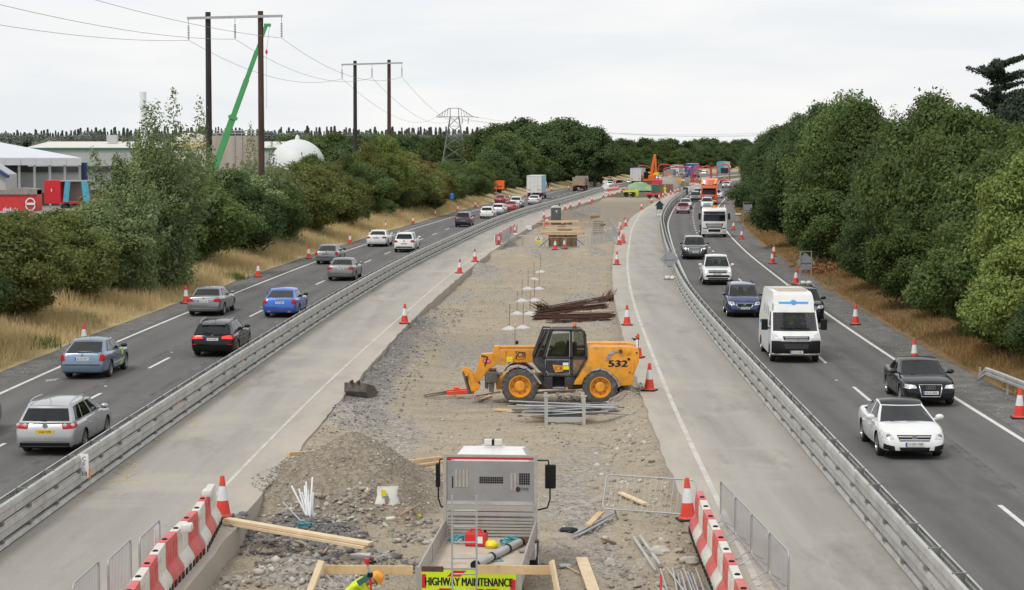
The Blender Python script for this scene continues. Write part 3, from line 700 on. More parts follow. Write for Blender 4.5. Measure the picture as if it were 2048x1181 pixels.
def car_mesh(c):
    "lower body: lofted stations (y from the tail, top z, width factor, bottom z)"
    L,Wd=c['L'],c['W']; st=c['st']; ys=[s[0] for s in st]
    yy=[]
    for a,b in zip(ys,ys[1:]):
        n=max(1,int((b-a)/.16)); yy+=[a+(b-a)*i/n for i in range(n)]
    yy.append(ys[-1]); ar=np.array
    def sm3(col):
        v=np.interp(yy,ys,[s[col] for s in st]); return v
    zt,wf,zb=sm3(1),sm3(2),sm3(3)
    rings=[]
    for y,t,w,b in zip(yy,zt,wf,zb):
        w=w*Wd/2; h=t-b
        r=[(0,b),(.72*w,b),(.90*w,b+.03*h),(.965*w,b+.14*h),(.985*w,b+.28*h),(1.0*w,b+.52*h),(.995*w,b+.68*h),(.97*w,b+.82*h),(.935*w,b+.93*h),(.86*w,b+.99*h),(.70*w,t+.008),(.40*w,t+.022),(0,t+.03)]
        rings.append([(x,y,z) for x,z in r]+[(-x,y,z) for x,z in r[-2:0:-1]])
    n=len(rings[0]); v=[p for r in rings for p in r]; f=[]
    for i in range(len(rings)-1):
        for j in range(n): f.append((i*n+j,i*n+(j+1)%n,(i+1)*n+(j+1)%n,(i+1)*n+j))
    f.append(tuple(range(n))[::-1]); f.append(tuple((len(rings)-1)*n+j for j in range(n)))
    me=bpy.data.meshes.new('body'); me.from_pydata(v,[],f)
    b=bmesh.new(); b.from_mesh(me); bmesh.ops.recalc_face_normals(b,faces=b.faces); b.to_mesh(me); b.free()
    return me
def boolean_arches(me,c):
    o=bpy.data.objects.new('tmp',me); COL.objects.link(o)
    for m in (M['paint0'],M['black'],M['interior']): me.materials.append(m)
    cut=MB(); r=c['wr']+c.get('gap',.055)
    for y in c['wy']:
        for s in (-1,1):
            x0=s*(c['W']/2-.34); cut.lathe([(r,0),(r,.6)],30,1,Matrix.Translation((x0,y,c['wr']))@Matrix.Rotation(s*PI/2,4,'Y'))
    cm=cut.mesh('cut',[M['paint0'],M['black']]); k=bpy.data.objects.new('cut',cm); COL.objects.link(k)
    md=o.modifiers.new('b','BOOLEAN'); md.operation='DIFFERENCE'; md.solver='EXACT'; md.object=k; md.material_mode='INDEX'
    dg=bpy.context.evaluated_depsgraph_get(); out=bpy.data.meshes.new_from_object(o.evaluated_get(dg))
    bpy.data.objects.remove(o); bpy.data.objects.remove(k)
    return out
def wheel_parts(wr,ww,spokes,steel=False):
    T=MB(); w=ww/2
    T.lathe([(wr*.60,-w*.7),(wr*.66,-w),(wr*.90,-w),(wr*.975,-w*.8),(wr,-w*.4),(wr,w*.4),(wr*.975,w*.8),(wr*.90,w),(wr*.66,w),(wr*.60,w*.7)],30,0,Matrix.Rotation(PI/2,4,'Y'))
    Rm=MB(); ri=wr*.66; Mx=Matrix.Rotation(PI/2,4,'Y')
    Rm.lathe([(ri,w*.55),(ri*1.0,w*1.01),(ri*.93,w*1.01),(ri*.88,w*.6)],30,0,Mx,cap=False); Rm.lathe([(ri*.9,w*.35),(ri*.89,w*.3)],24,1,Mx)
    for k in range(spokes):
        a=2*PI*k/spokes; Mk=Matrix.Rotation(a,4,'X'); wd=ri*(.30 if spokes<=6 else .17)
        vs=[(w*x,y,z) for x,y,z in ((.82,-wd*.5,ri*.15),(.82,wd*.5,ri*.15),(.92,wd*.36,ri*.93),(.92,-wd*.36,ri*.93),(.45,-wd*.5,ri*.15),(.45,wd*.5,ri*.15),(.5,wd*.36,ri*.93),(.5,-wd*.36,ri*.93))]
        Rm.add(vs,[(0,1,2,3),(7,6,5,4),(0,4,5,1),(1,5,6,2),(2,6,7,3),(3,7,4,0)],0,Mk)
    Rm.lathe([(ri*.26,w*.4),(ri*.26,w*.86),(ri*.18,w*.93)],16,0,Mx)
    return T.mesh('wheel',M['rubber'],35),Rm.mesh('rim',[M['rim'],M['black']],30)
paint('paint0',(.4,.4,.4))
def add_obj(name,me,parent,loc=None,rz=None):
    o=bpy.data.objects.new(name,me); COL.objects.link(o); o.parent=parent
    if loc: o.location=loc
    if rz is not None: o.rotation_euler=(0,0,rz)
    return o
def surf_patches(c):
    "greenhouse frame with window openings + glass panes; returns (frame MB, panes list)"
    g=c['gh']; L,Wd=c['L'],c['W']; H=c['H']
    yrb,zrb,yrt,yft,yfb,zfb=g['yrb'],g['zrb'],g['yrt'],g['yft'],g['yfb'],g['zfb']; wb,wt=g.get('wb',.90)*Wd/2,g.get('wt',.70)*Wd/2
    zt=H-.045; kr=g.get('kr',.93); kf=g.get('kf',.95)
    bul=g.get('bul',.03)
    def side(s,u,v):
        yb=lerp(yrb,yfb,u); yt=lerp(yrt,yft,u); zb=lerp(zrb,zfb,u)-.02; vv=v
        taper=lambda q: 1-(1-kr)*max(0,1-q/.18)**2*1.0-(1-kf)*max(0,1-(1-q)/.2)**2
        x=lerp(wb,wt,v**1.15)*taper(u); 
        zz=zt-(g.get('dip',.05)*max(0,1-u/.25)**2+g.get('dip',.05)*.7*max(0,1-(1-u)/.3)**2)
        return Vector((s*x,lerp(yb,yt,v),lerp(zb,zz,v)))
    def front(u,v):  # u -1..1
        e=side(1,1,v); return Vector((e.x*u,e.y+(1-u*u)*g.get('bf',.13),e.z+(1-u*u)*.012*(v)))
    def rear(u,v):
        e=side(1,0,v); return Vector((e.x*u,e.y-(1-u*u)*g.get('br',.07),e.z+(1-u*u)*.012*v))
    fr=MB(); panes=[]
    def patch(fn,us,vs,holes,m=0,inward=Vector((0,0,0))):
        k=len(fr.v)
        for v in vs:
            for u in us: fr.v.append(fn(u,v))
        n=len(us)
        for j in range(len(vs)-1):
            for i in range(n-1):
                if any(us[i]>=h[0]-1e-4 and us[i+1]<=h[1]+1e-4 and vs[j]>=h[2]-1e-4 and vs[j+1]<=h[3]+1e-4 for h in holes): continue
                fr.f.append([k+j*n+i,k+j*n+i+1,k+(j+1)*n+i+1,k+(j+1)*n+i]); fr.m.append(m)
    def ln(*ks):
        out=[]
        for a,b,n in ks: out+=[a+(b-a)*i/n for i in range(n)]
        return out+[ks[-1][1]]
    v0,v1=g.get('v0',.10),g.get('v1',.90)
    vs=[0,v0,lerp(v0,v1,.33),lerp(v0,v1,.66),v1,1]
    us=sorted({0.,1.}|{round(x,4) for p in c['pil'] for x in (p[0],(p[0]+p[1])/2,p[1])})
    nsp=MB()
    holes=[(p[0],p[1],v0,v1) for p in c['pil']]
    for s in (-1,1):
        patch(lambda u,v,s=s:side(s,u,v),us,vs,holes)
        for p in c['pil']:
            mb=MB(); k=0; uu=[lerp(p[0],p[1],i/4) for i in range(5)]; vv=[lerp(v0,v1,i/3) for i in range(4)]
            for v in vv:
                for u in uu: q=side(s,u,v); q.x-=s*.006; mb.v.append(q)
            for j in range(3):
                for i in range(4): mb.f.append([j*5+i,j*5+i+1,(j+1)*5+i+1,(j+1)*5+i]); mb.m.append(0)
            panes.append(('side_window',mb))
    fu=ln((-1,-.945,1),(-.945,.945,8),(.945,1,1)); fv=ln((0,.06,1),(.06,.95,5),(.95,1,1))
    patch(front,fu,fv,[(-.945,.945,.06,.95)]); ru=ln((-1,-.90,1),(-.90,.90,8),(.90,1,1)); a,b=g.get('rv',(.12,.90)); rvv=ln((0,a,1),(a,b,4),(b,1,1))
    norear=g.get('norear')
    patch(rear,ru,rvv,[] if norear else [(-.90,.90,a,b)])
    for nm,fn,uu,vv,sgn in (('windscreen',front,fu[1:-1],fv[1:-1],1),)+((() if norear else (('rear_window',rear,ru[1:-1],rvv[1:-1],-1),))):
        mb=MB(); n=len(uu)
        for v in vv:
            for u in uu: q=fn(u,v); q.y-=sgn*.008; mb.v.append(q)
        for j in range(len(vv)-1):
            for i in range(n-1): mb.f.append([j*n+i,j*n+i+1,(j+1)*n+i+1,(j+1)*n+i]); mb.m.append(0)
        panes.append((nm,mb))
    # roof
    nu=10; k=len(fr.v); NV=8
    for j in range(NV+1):
        t=j/NV; sL=side(1,t,1); cr=side(1,t,1)
        yl=sL.y
        for i in range(nu+1):
            u=-1+2*i/nu; a=front(u,1); b=rear(u,1); y=lerp(b.y,a.y,t); z=lerp(sL.z,sL.z,0)+ (1-u*u)*.045*(1-abs(2*t-1)**3*.75)+(1-u*u)*.011
            fr.v.append(Vector((sL.x*u,y,z)))
    rm=3 if c.get('roof_black') else 0
    for j in range(NV):
        for i in range(nu):
            q=k+j*(nu+1)+i; fr.f.append([q,q+1,q+nu+2,q+nu+1]); fr.m.append(rm)
    return fr,panes,side,front,rear
def make_car(c):
    "returns an Empty with parts; local +y forward, origin on the ground at the middle"
    L,Wd=c['L'],c['W']; t=bpy.data.objects.new(c['name'],None); COL.objects.link(t)
    c.setdefault('wy',(c['ro'],c['ro']+c['wb']))
    sh=Matrix.Translation((0,-L/2,0))
    me=boolean_arches(car_mesh(c),c)
    fr,panes,side,front,rear=surf_patches(c)
    b=bmesh.new(); b.from_mesh(me); bvh=BVHTree.FromBMesh(b)
    g=c['gh']; blk=c.get('sill',.12)
    ztop=np.interp
    for f in b.faces:
        ce=f.calc_center_median(); nr=f.normal
        zb=min(s[3] for s in c['st'])
        if f.material_index==0:
            if ce.z<zb+blk and abs(nr.z)<.98 or nr.z<-.7: f.material_index=1
            elif nr.z>.75 and g['yrb']+.10<ce.y<g['yfb']-.02 and abs(ce.x)<.93*Wd/2*.93 and ce.z>.6: f.material_index=2
    # add the greenhouse
    vs=[b.verts.new(p) for p in fr.v]; b.verts.ensure_lookup_table()
    for f,m in zip(fr.f,fr.m):
        try: nf=b.faces.new([vs[i] for i in f]); nf.material_index=m
        except ValueError: pass
    bmesh.ops.remove_doubles(b,verts=vs,dist=.002)
    bmesh.ops.recalc_face_normals(b,faces=[f for f in b.faces])
    bmesh.ops.transform(b,matrix=sh,verts=b.verts)
    b.to_mesh(me); b.free()
    while len(me.materials)<4: me.materials.append(M['black_gloss'])
    me.polygons.foreach_set('use_smooth',[True]*len(me.polygons)); me.set_sharp_from_angle(angle=R(38)); me.name='body'
    add_obj('body',me,t)
    def put(nm,mb,m,smooth=40,parent=None):
        mb.v=[sh@v for v in mb.v]; return mb.build(nm,m,parent or t,smooth)
    for nm,mb in panes: put(nm,mb,M['glass_dark'] if (nm=='rear_window' and c.get('tint')) else M['glass'],60)
    # interior
    zs=g['zfb']-.06
    for yy,nn in ((g['yrb']+.30*(g['yfb']-g['yrb']),3),(g['yrb']+.62*(g['yfb']-g['yrb']),2)):
        for k in range(nn):
            x=(k-(nn-1)/2)*(Wd*.62/max(1,nn-1)) if nn==3 else (k-.5)*Wd*.42
            put('seat',MB().box((x,yy,zs+.10),(.46 if nn==2 else .40,.14,.30),tx=.8).box((x,yy-.02,zs+.32),(.25,.09,.17),tx=.85),M['seat'],None)
    # dashboard
    put('dashboard',MB().box((0,g['yfb']-.30,zs+.02),(Wd*.74,.5,.16),ty=.5),M['interior'])
    # wheels
    wm,rm=wheel_parts(c['wr'],c.get('ww',.22),c.get('spokes',5))
    for y in c['wy']:
        for s in (-1,1):
            w=add_obj('wheel',wm,t,(s*(Wd/2-c.get('ww',.22)/2-.025),y-L/2,c['wr']),0 if s>0 else PI)
            add_obj('rim',rm,w)
    def proj(nm,poly,ax,m,nx=6,nz=4,th=.012,parent=None):
        q=hits(bvh,poly,nx,nz,ax,th,None)
        if q.f: return put(nm,q,m,40,parent)
    for s in (-1,1):
        k=c.get('tail')
        if k:
            pl=[(s*x*Wd/2,z) for x,z in k['p']]
            q=hits(bvh,pl,8,5,(-s*k.get('wrap',.35),1,0),.012,None) if False else hits(bvh,pl,8,5,(0,1,0),.014,None)
            if q.f: tl=put('tail_light',q,M['brake_lit'] if c.get('brake') else M['lamp_red'],40)
            if k.get('side'):
                q=hits(bvh,k['side'],5,4,(-s,0,0),.012,None)
                if q.f: put('tail_light_wrap',q,M['lamp_red'],40,)
            if k.get('round'):
                for x in k['round']:
                    h,_,_,_=bvh.ray_cast(Vector((s*x*Wd/2,-3,k['zc'])),Vector((0,1,0)))
                    if h: put('reversing_lens',MB().lathe([(.055,0),(.055,.014),(.035,.022)],18,0,Matrix.Translation(h+Vector((0,-.012,0)))@Matrix.Rotation(PI/2,4,'X')),M['lamp_clear'],30,tl)
        k=c.get('head')
        if k:
            pl=[(s*x*Wd/2,z) for x,z in k['p']]
            q=hits(bvh,pl,8,5,(0,-1,0),.014,None)
            if q.f:
                hl=put('headlight',q,M['lamp_clear'],40)
                cx=sum(p[0] for p in pl)/4; cz=sum(p[1] for p in pl)/4; h,_,_,_=bvh.ray_cast(Vector((cx*.97,9,cz)),Vector((0,-1,0)))
                if h: put('lens',MB().lathe([(.06,0),(.06,.014),(.03,.022)],16,0,Matrix.Translation(h+Vector((0,.010,0)))@Matrix.Rotation(-PI/2,4,'X')),M['lamp_lit'] if c.get('lit') else M['rim'],30,hl)
        # mirrors
        my=g['yfb']-.42; e=side(s,1-.42/(g['yfb']-g['yrb'])*1.0,.06)
        mb=MB().ell((e.x+s*.16,my+.02,e.z+.08),(.125,.085,.085),0,12,8).box((e.x+s*.04,my+.02,e.z+.03),(.14,.06,.045))
        put('door_mirror',mb,M['black_gloss'] if c.get('mirror_black') else M['paint0'],50)
        # doors with handles
        for (y0,y1,zl) in c.get('doors',()):
            top=min(g['zrb'],g['zfb'])-.05
            d=proj('door',[(y0,zl),(y1,.30),(y1,top),(y0+.0,top)],(-s,0,0),M['paint0'],6,5,.006)
            h,_,_,_=bvh.ray_cast(Vector((s*3,y0+.16,top-.14)),Vector((-s,0,0)))
            if d and h: put('door_handle',MB().box(h+Vector((s*.02,0,0)),(.03,.2,.03)),M['black'] if c.get('handle_black') else M['paint0'],None,d)
        if c.get('rails'):
            pts=[side(s,u,1)+Vector((-s*.06,0,z)) for u,z in ((.06,.02),(.10,.075),(.3,.10),(.55,.10),(.72,.085),(.78,.02))]
            put('roof_rail',MB().tube(pts,.018,6),M['rim'] if c['rails']==1 else M['black'],60)
    for nm,pl,ax,m,th in c.get('extra',()): proj(nm,[(x*Wd/2 if abs(ax)==1 else x,z) for x,z in pl],(0,ax,0),M[m],10,3,th)
    for f in c.get('fn',()): f(bvh,put,c,side,rear,front)
    if c.get('spoiler'):
        a=rear(-.8,1); put('spoiler',MB().prism([(a.y-.16,a.z-.05),(a.y+.05,a.z-.01),(a.y+.06,a.z+.035),(a.y-.14,a.z-.01)],'x',-abs(a.x),abs(a.x)),M['black_gloss'] if c['spoiler']==2 else M['paint0'],30,None)
    put('antenna',MB().tube([(0,g['yrt']+.25,c['H']-.02),(0,g['yrt']+.12,c['H']+.12)],.006,5),M['black'])
    return t
def plate_fn(y_side,z,w=.52,h=.11,x=0):
    "number plate backing is added per car by plate()"
    return None
def plate(car,c,side_,z,text,yellow=False,x=0,eu=True,w=.52):
    L=c['L']; body=[o for o in car.children if o.name.startswith('body')][0]
    b=bmesh.new(); b.from_mesh(body.data); bvh=BVHTree.FromBMesh(b); b.free()
    d=Vector((0,1 if side_=='rear' else -1,0)); best=None
    for dx in (-.2,0,.2):
        h,_,_,_=bvh.ray_cast(Vector((x+dx,0,z))-d*6,d,12)
        if h and (best is None or h.dot(d)<best.dot(d)): best=h
    if best is None: return
    p=Vector((x,best.y-d.y*.012,z))
    pl=MB().box((0,0,0),(w,.014,.115)).build('number_plate',M['plate_yellow'] if yellow else M['plate_white'],car,loc=p)
    s=-1 if side_=='rear' else 1
    X_=Vector((1 if side_=='rear' else -1,0,0))
    if eu: MB().box((X_.x*-.235,s*.0095,0),(.045,.005,.115)).build('country_strip',M['plate_blue'],pl)
    mb=MB(); mb.text(text,.098,frame((X_.x*.015,s*.0105,-.002),X_,(0,0,1)),sx=.82); mb.build('lettering',M['ink'],pl)
def badge(letters,z,r=.055,front=False,rings=0):
    def f(bvh,put,c,side,rear,fr):
        d=Vector((0,-1 if front else 1,0)); h,_,_,_=bvh.ray_cast(Vector((0,0,z))-d*6,d,12)
        if not h: return
        X_=Vector((-1,0,0)) if front else Vector((1,0,0)); mb=MB()
        Mx=frame(h-d*.024,X_,(0,0,1))
        def ring(cx,r,w):
            n=22; vs=[];fs=[]
            for i in range(n):
                a=2*PI*i/n
                for q in (r,r-w): vs.append((cx+q*math.cos(a),q*math.sin(a),.004))
                for q in (r,r-w): vs.append((cx+q*math.cos(a),q*math.sin(a),-.012))
            for i in range(n):
                k=4*i;l=4*((i+1)%n); fs+=[(k,l,l+1,k+1),(k,k+2,l+2,l),(k+1,l+1,l+3,k+3)]
            mb.add(vs,fs,0,Mx)
        if rings:
            for i in range(rings): ring((i-(rings-1)/2)*r*1.5,r,r*.26)
        else:
            ring(0,r,r*.16)
            if letters=='VW': mb.lathe([(r*.98,-.012),(r*.98,.001)],18,0,Mx); mb.text('V',r*.95,Mx@Matrix.Translation((0,r*.36,.004))); mb.text('W',r*.95,Mx@Matrix.Translation((0,-r*.3,.004)))
            else: mb.lathe([(r*.8,-.01),(r*.8,.003)],16,0,Mx)
        put('badge',mb,M['chrome'] if letters!='VW' or rings else M['rim'],None)
    return f
def grille(poly,bars=0,mat_='black',frame_=None,bm='chrome'):
    def f(bvh,put,c,side,rear,fr):
        W2=c['W']/2; pl=[(x*W2,z) for x,z in poly]
        q=hits(bvh,pl,12,4,(0,-1,0),.010,None); g=put('grille',q,M[mat_],40)
        for i in range(bars):
            t=(i+.5)/bars; z=lerp(poly[0][1],poly[3][1],t); xa=lerp(poly[0][0],poly[3][0],t)*W2*.97; xb=lerp(poly[1][0],poly[2][0],t)*W2*.97
            q=hits(bvh,[(xa,z-.012),(xb,z-.012),(xb,z+.012),(xa,z+.012)],12,1,(0,-1,0),.018,None); put('bar',q,M[bm],40,g)
        if frame_:
            pts=[]
            for a,b in zip(pl,pl[1:]+pl[:1]):
                for k in range(5):
                    u=lerp(a[0],b[0],k/5); z=lerp(a[1],b[1],k/5); h,_,_,_=bvh.ray_cast(Vector((u,9,z)),Vector((0,-1,0)))
                    if h: pts.append(h+Vector((0,.012,0)))
            put('grille_frame',MB().tube(pts+pts[:1],.017,6),M[frame_],60,g)
    return f
def exhausts(xs,z):
    def f(bvh,put,c,side,rear,fr):
        for x in xs: put('exhaust_tip',MB().box((x,.02,z),(.16,.10,.06)),M['chrome'],None)
    return f
def wiper(z0=None):
    def f(bvh,put,c,side,rear,fr):
        a=rear(.05,.12); b=rear(-.5,.16); put('rear_wiper',MB().beam(a+Vector((0,-.015,0)),b+Vector((0,-.015,0)),.02,.025),M['black'],None)
    return f
def fwiper(bvh,put,c,side,rear,front):
    for u0,u1 in ((-.55,.05),(.1,.62)):
        a=front(u0,.05)+Vector((0,.02,.01)); b=front(u1,.10)+Vector((0,.02,.01)); put('wiper',MB().beam(a,b,.02,.02),M['black'],None)
def tape(col_,poly,ax,th=.012):
    def f(bvh,put,c,side,rear,fr):
        q=hits(bvh,[(x*c['W']/2,z) for x,z in poly],12,3,(0,ax,0),th,None); put('trim_strip',q,M[col_],40)
    return f
# body stations helper: (y, top z, width factor, bottom z)
def stations(L,kind,zr,zh,zf,zb=.20,deck=None,hood0=None,nose=.62):
    """zr: belt height at the tail, zh: cowl, zf: hood front edge"""
    s=[(0,.60,.80,.34),(.03,.70,.87,.28),(.08,zr-.10,.91,.24)]
    if kind=='hatch': s+=[(.16,zr,.945,.22),(.40,zr+.0,.98,zb)]
    elif kind=='saloon': s+=[(.12,zr-.03,.93,.23),(.20,zr,.95,.22),(.55,zr+.03,.98,zb)]
    s+=[(1.0,zr+.01 if kind=='hatch' else max(zr+.02,zh),1,zb),(L*.5,zh-.005,1,zb),(hood0,zh,.995,zb)]
    s+=[(lerp(hood0,L,.45),lerp(zh,zf,.35)+.02,.985,zb),(L-.36,zf+.05,.955,zb),(L-.20,zf,.91,.21),(L-.09,nose+.04,.86,.22),(L-.03,nose-.05,.80,.24),(L,nose-.16,.72,.28)]
    return s
PIL3=[(.06,.27),(.30,.58),(.62,.955)]
PIL2=[(.10,.20),(.24,.53),(.575,.95)]
CARS={}
def spec(key,**k): k.setdefault('name','parked_car'); k['name']='car'; CARS[key]=k; return k
spec('estate',L=4.77,W=1.82,H=1.47,wb=2.71,ro=1.08,wr=.325,tint=1,spokes=10,rails=1,st=stations(4.77,'hatch',.97,.97,.80,hood0=3.55),
 gh=dict(yrb=.13,zrb=.97,yrt=.52,yft=2.62,yfb=3.52,zfb=.96,wt=.72,rv=(.10,.86)),pil=PIL3,sill=.10,
 tail=dict(p=[(.56,.78),(.97,.80),(.985,1.0),(.50,.96)],zc=.885,round=(.62,.85),side=[(.02,.80),(.36,.84),(.34,.96),(.08,.97)]),head=dict(p=[(.55,.60),(.93,.64),(.95,.78),(.62,.76)]),
 doors=[(1.42,2.32,.34),(2.36,3.34,.30)],extra=[('tailgate_line',[(-.68,.44),(.68,.44),(.68,.465),(-.68,.465)],1,'chrome',.012),('bumper_strip',[(-.97,.30),(.97,.30),(.97,.40),(-.97,.40)],1,'black',.016)],
 fn=[badge('VW',.87,.07),wiper(),grille([(-.42,.44),(.42,.44),(.50,.72),(-.50,.72)],2)])
spec('estate_black',L=4.90,W=1.86,H=1.46,wb=2.97,ro=1.05,wr=.33,tint=1,spokes=10,rails=1,brake=1,mirror_black=1,st=stations(4.90,'hatch',.96,.98,.82,hood0=3.45),
 gh=dict(yrb=.13,zrb=.97,yrt=.60,yft=2.62,yfb=3.42,zfb=.97,wt=.71,rv=(.10,.84)),pil=PIL3,sill=.08,spoiler=2,
 tail=dict(p=[(.42,.79),(.985,.77),(.985,.95),(.46,.88)],zc=.9,side=[(.02,.78),(.4,.80),(.36,.90),(.08,.94)]),head=dict(p=[(.55,.60),(.93,.64),(.95,.78),(.62,.76)]),
 doors=[(1.45,2.30,.36),(2.34,3.28,.30)],extra=[('low_reflector',[(-.95,.54),(-.70,.54),(-.70,.575),(-.95,.575)],1,'lamp_red',.012),('low_reflector',[(.70,.54),(.95,.54),(.95,.575),(.70,.575)],1,'lamp_red',.012)],fn=[badge('',.93,.045),wiper(),grille([(-.35,.44),(.35,.44),(.40,.72),(-.40,.72)],0)])
spec('liftback',L=4.57,W=1.77,H=1.46,wb=2.58,ro=1.06,wr=.32,st=stations(4.57,'saloon',1.0,.95,.80,hood0=3.35),spokes=7,mirror_black=1,
 gh=dict(yrb=.36,zrb=1.0,yrt=1.22,yft=2.40,yfb=3.32,zfb=.94,wt=.70,rv=(.06,.92),br=.09),pil=PIL2,sill=.10,
 tail=dict(p=[(.73,.71),(.98,.70),(.99,.96),(.76,.98)],zc=.85,side=[(.02,.71),(.26,.74),(.22,.94),(.06,.96)]),head=dict(p=[(.52,.60),(.92,.62),(.94,.77),(.60,.76)]),
 doors=[(1.36,2.20,.36),(2.24,3.16,.30)],extra=[('boot_lip',[(-.80,1.0),(.80,1.0),(.80,1.035),(-.80,1.035)],1,'black',.02),('bumper_strip',[(-.99,.55),(.99,.55),(.99,.58),(-.99,.58)],1,'black',.014)],
 fn=[badge('',.93,.042),wiper(),grille([(-.40,.46),(.40,.46),(.46,.74),(-.46,.74)],0)])
spec('liftback_new',L=4.66,W=1.81,H=1.45,wb=2.68,ro=1.08,wr=.335,st=stations(4.66,'saloon',.99,.95,.80,hood0=3.42),spokes=5,tint=1,mirror_black=1,
 gh=dict(yrb=.32,zrb=1.0,yrt=1.25,yft=2.45,yfb=3.38,zfb=.94,wt=.70,rv=(.06,.92),br=.09),pil=PIL2,sill=.09,
 tail=dict(p=[(.66,.72),(.985,.70),(.985,.90),(.74,.95)],zc=.85,side=[(.02,.72),(.26,.75),(.22,.90),(.06,.93)]),head=dict(p=[(.52,.60),(.92,.62),(.94,.77),(.60,.76)]),
 doors=[(1.40,2.26,.36),(2.30,3.22,.30)],extra=[('red_reflector_strip',[(-.88,.40),(.88,.40),(.88,.42),(-.88,.42)],1,'lamp_red',.012)],
 fn=[badge('',.90,.045),wiper(),exhausts((-.52,.52),.33)])
spec('saloon',L=4.87,W=1.85,H=1.45,wb=2.87,ro=1.12,wr=.33,st=stations(4.87,'saloon',1.0,.97,.82,hood0=3.50),spokes=10,
 gh=dict(yrb=.82,zrb=1.0,yrt=1.55,yft=2.62,yfb=3.46,zfb=.96,wt=.70,rv=(.06,.90),br=.10),pil=[(.07,.14),(.17,.50),(.55,.95)],sill=.09,
 tail=dict(p=[(.52,.78),(.985,.74),(.985,.92),(.66,.93)],zc=.85,side=[(.02,.76),(.34,.80),(.28,.90),(.06,.92)]),head=dict(p=[(.52,.60),(.92,.62),(.94,.77),(.60,.76)]),
 doors=[(1.50,2.34,.36),(2.38,3.30,.30)],extra=[('boot_trim',[(-.55,.86),(.55,.86),(.55,.885),(-.55,.885)],1,'chrome',.014),('bumper_strip',[(-.9,.40),(.9,.40),(.9,.425),(-.9,.425)],1,'chrome',.012)],fn=[badge('',.95,.035),grille([(-.40,.46),(.40,.46),(.46,.74),(-.46,.74)],2)])
spec('hatch',L=4.30,W=1.79,H=1.48,wb=2.62,ro=.82,wr=.32,tint=1,st=stations(4.30,'hatch',.97,.97,.80,hood0=3.30),spokes=5,
 gh=dict(yrb=.20,zrb=.98,yrt=.62,yft=2.35,yfb=3.26,zfb=.96,wt=.69,rv=(.08,.88)),pil=PIL2,sill=.09,spoiler=1,
 tail=dict(p=[(.70,.72),(.985,.74),(.95,1.08),(.80,1.06)],zc=.85),head=dict(p=[(.52,.60),(.92,.64),(.95,.80),(.62,.76)]),
 doors=[(1.20,2.06,.36),(2.10,3.08,.30)],fn=[badge('',.90,.045),wiper(),fwiper,grille([(-.52,.42),(.52,.42),(.56,.60),(-.56,.60)],1)])
spec('suv',L=4.43,W=1.81,H=1.66,wb=2.60,ro=.92,wr=.35,gap=.065,tint=1,rails=1,st=stations(4.43,'hatch',1.09,1.08,.94,zb=.25,hood0=3.28,nose=.72),spokes=5,
 gh=dict(yrb=.16,zrb=1.09,yrt=.50,yft=2.42,yfb=3.22,zfb=1.07,wt=.72,rv=(.10,.86)),pil=PIL3,sill=.16,spoiler=1,
 tail=dict(p=[(.60,.85),(.98,.84),(.985,1.04),(.62,1.03)],zc=.95,side=[(.03,.85),(.34,.87),(.32,1.0),(.08,1.02)]),head=dict(p=[(.52,.74),(.92,.76),(.95,.90),(.60,.88)]),
 doors=[(1.22,2.08,.42),(2.12,3.08,.36)],extra=[('bumper_strip',[(-.95,.40),(.95,.40),(.95,.50),(-.95,.50)],1,'black',.016)],fn=[badge('VW',.97,.06),wiper(),fwiper,grille([(-.55,.66),(.55,.66),(.55,.86),(-.55,.86)],2),grille([(-.75,.42),(.75,.42),(.65,.56),(-.65,.56)],0)])
spec('suv_large',L=5.05,W=1.97,H=1.74,wb=2.99,ro=1.10,wr=.37,gap=.065,rails=1,lit=1,st=stations(5.05,'hatch',1.13,1.12,1.0,zb=.25,hood0=3.72,nose=.76),spokes=10,
 gh=dict(yrb=.18,zrb=1.12,yrt=.62,yft=2.80,yfb=3.66,zfb=1.11,wt=.71,rv=(.10,.86)),pil=PIL3,sill=.14,
 tail=dict(p=[(.60,.90),(.98,.88),(.985,1.05),(.62,1.04)],zc=.95),head=dict(p=[(.56,.80),(.90,.82),(.93,.93),(.56,.91)]),
 doors=[(1.42,2.36,.42),(2.40,3.46,.36)],fn=[grille([(-.46,.50),(.46,.50),(.54,.95),(-.54,.95)],5,'black','chrome'),badge('',.84,.05,True,4),fwiper,grille([(-.92,.42),(-.56,.42),(-.56,.60),(-.92,.62)],1),grille([(.56,.42),(.92,.42),(.92,.62),(.56,.60)],1)])
spec('coupe',L=4.80,W=1.86,H=1.42,wb=2.71,ro=1.12,wr=.335,st=stations(4.80,'saloon',.97,.93,.76,hood0=3.62,nose=.60),spokes=10,roof_black=1,
 gh=dict(yrb=.70,zrb=.97,yrt=1.60,yft=2.50,yfb=3.60,zfb=.92,wt=.64,rv=(.06,.92),br=.09,kf=.975,bf=.22,dip=.13,kr=.86),pil=[(.10,.50),(.55,.94)],sill=.08,
 tail=dict(p=[(.56,.74),(.98,.74),(.985,.90),(.60,.90)],zc=.85),head=dict(p=[(.60,.595),(.95,.60),(.97,.80),(.66,.72)]),
 doors=[(1.45,2.36,.36),(2.40,3.42,.30)],fn=[grille([(-.44,.54),(.44,.54),(.52,.70),(-.52,.70)],2),badge('VW',.62,.075,True),grille([(-.42,.26),(.42,.26),(.46,.37),(-.46,.37)],0),grille([(-.90,.30),(-.58,.28),(-.60,.40),(-.90,.46)],0),grille([(.58,.28),(.90,.30),(.90,.46),(.60,.40)],0),fwiper])
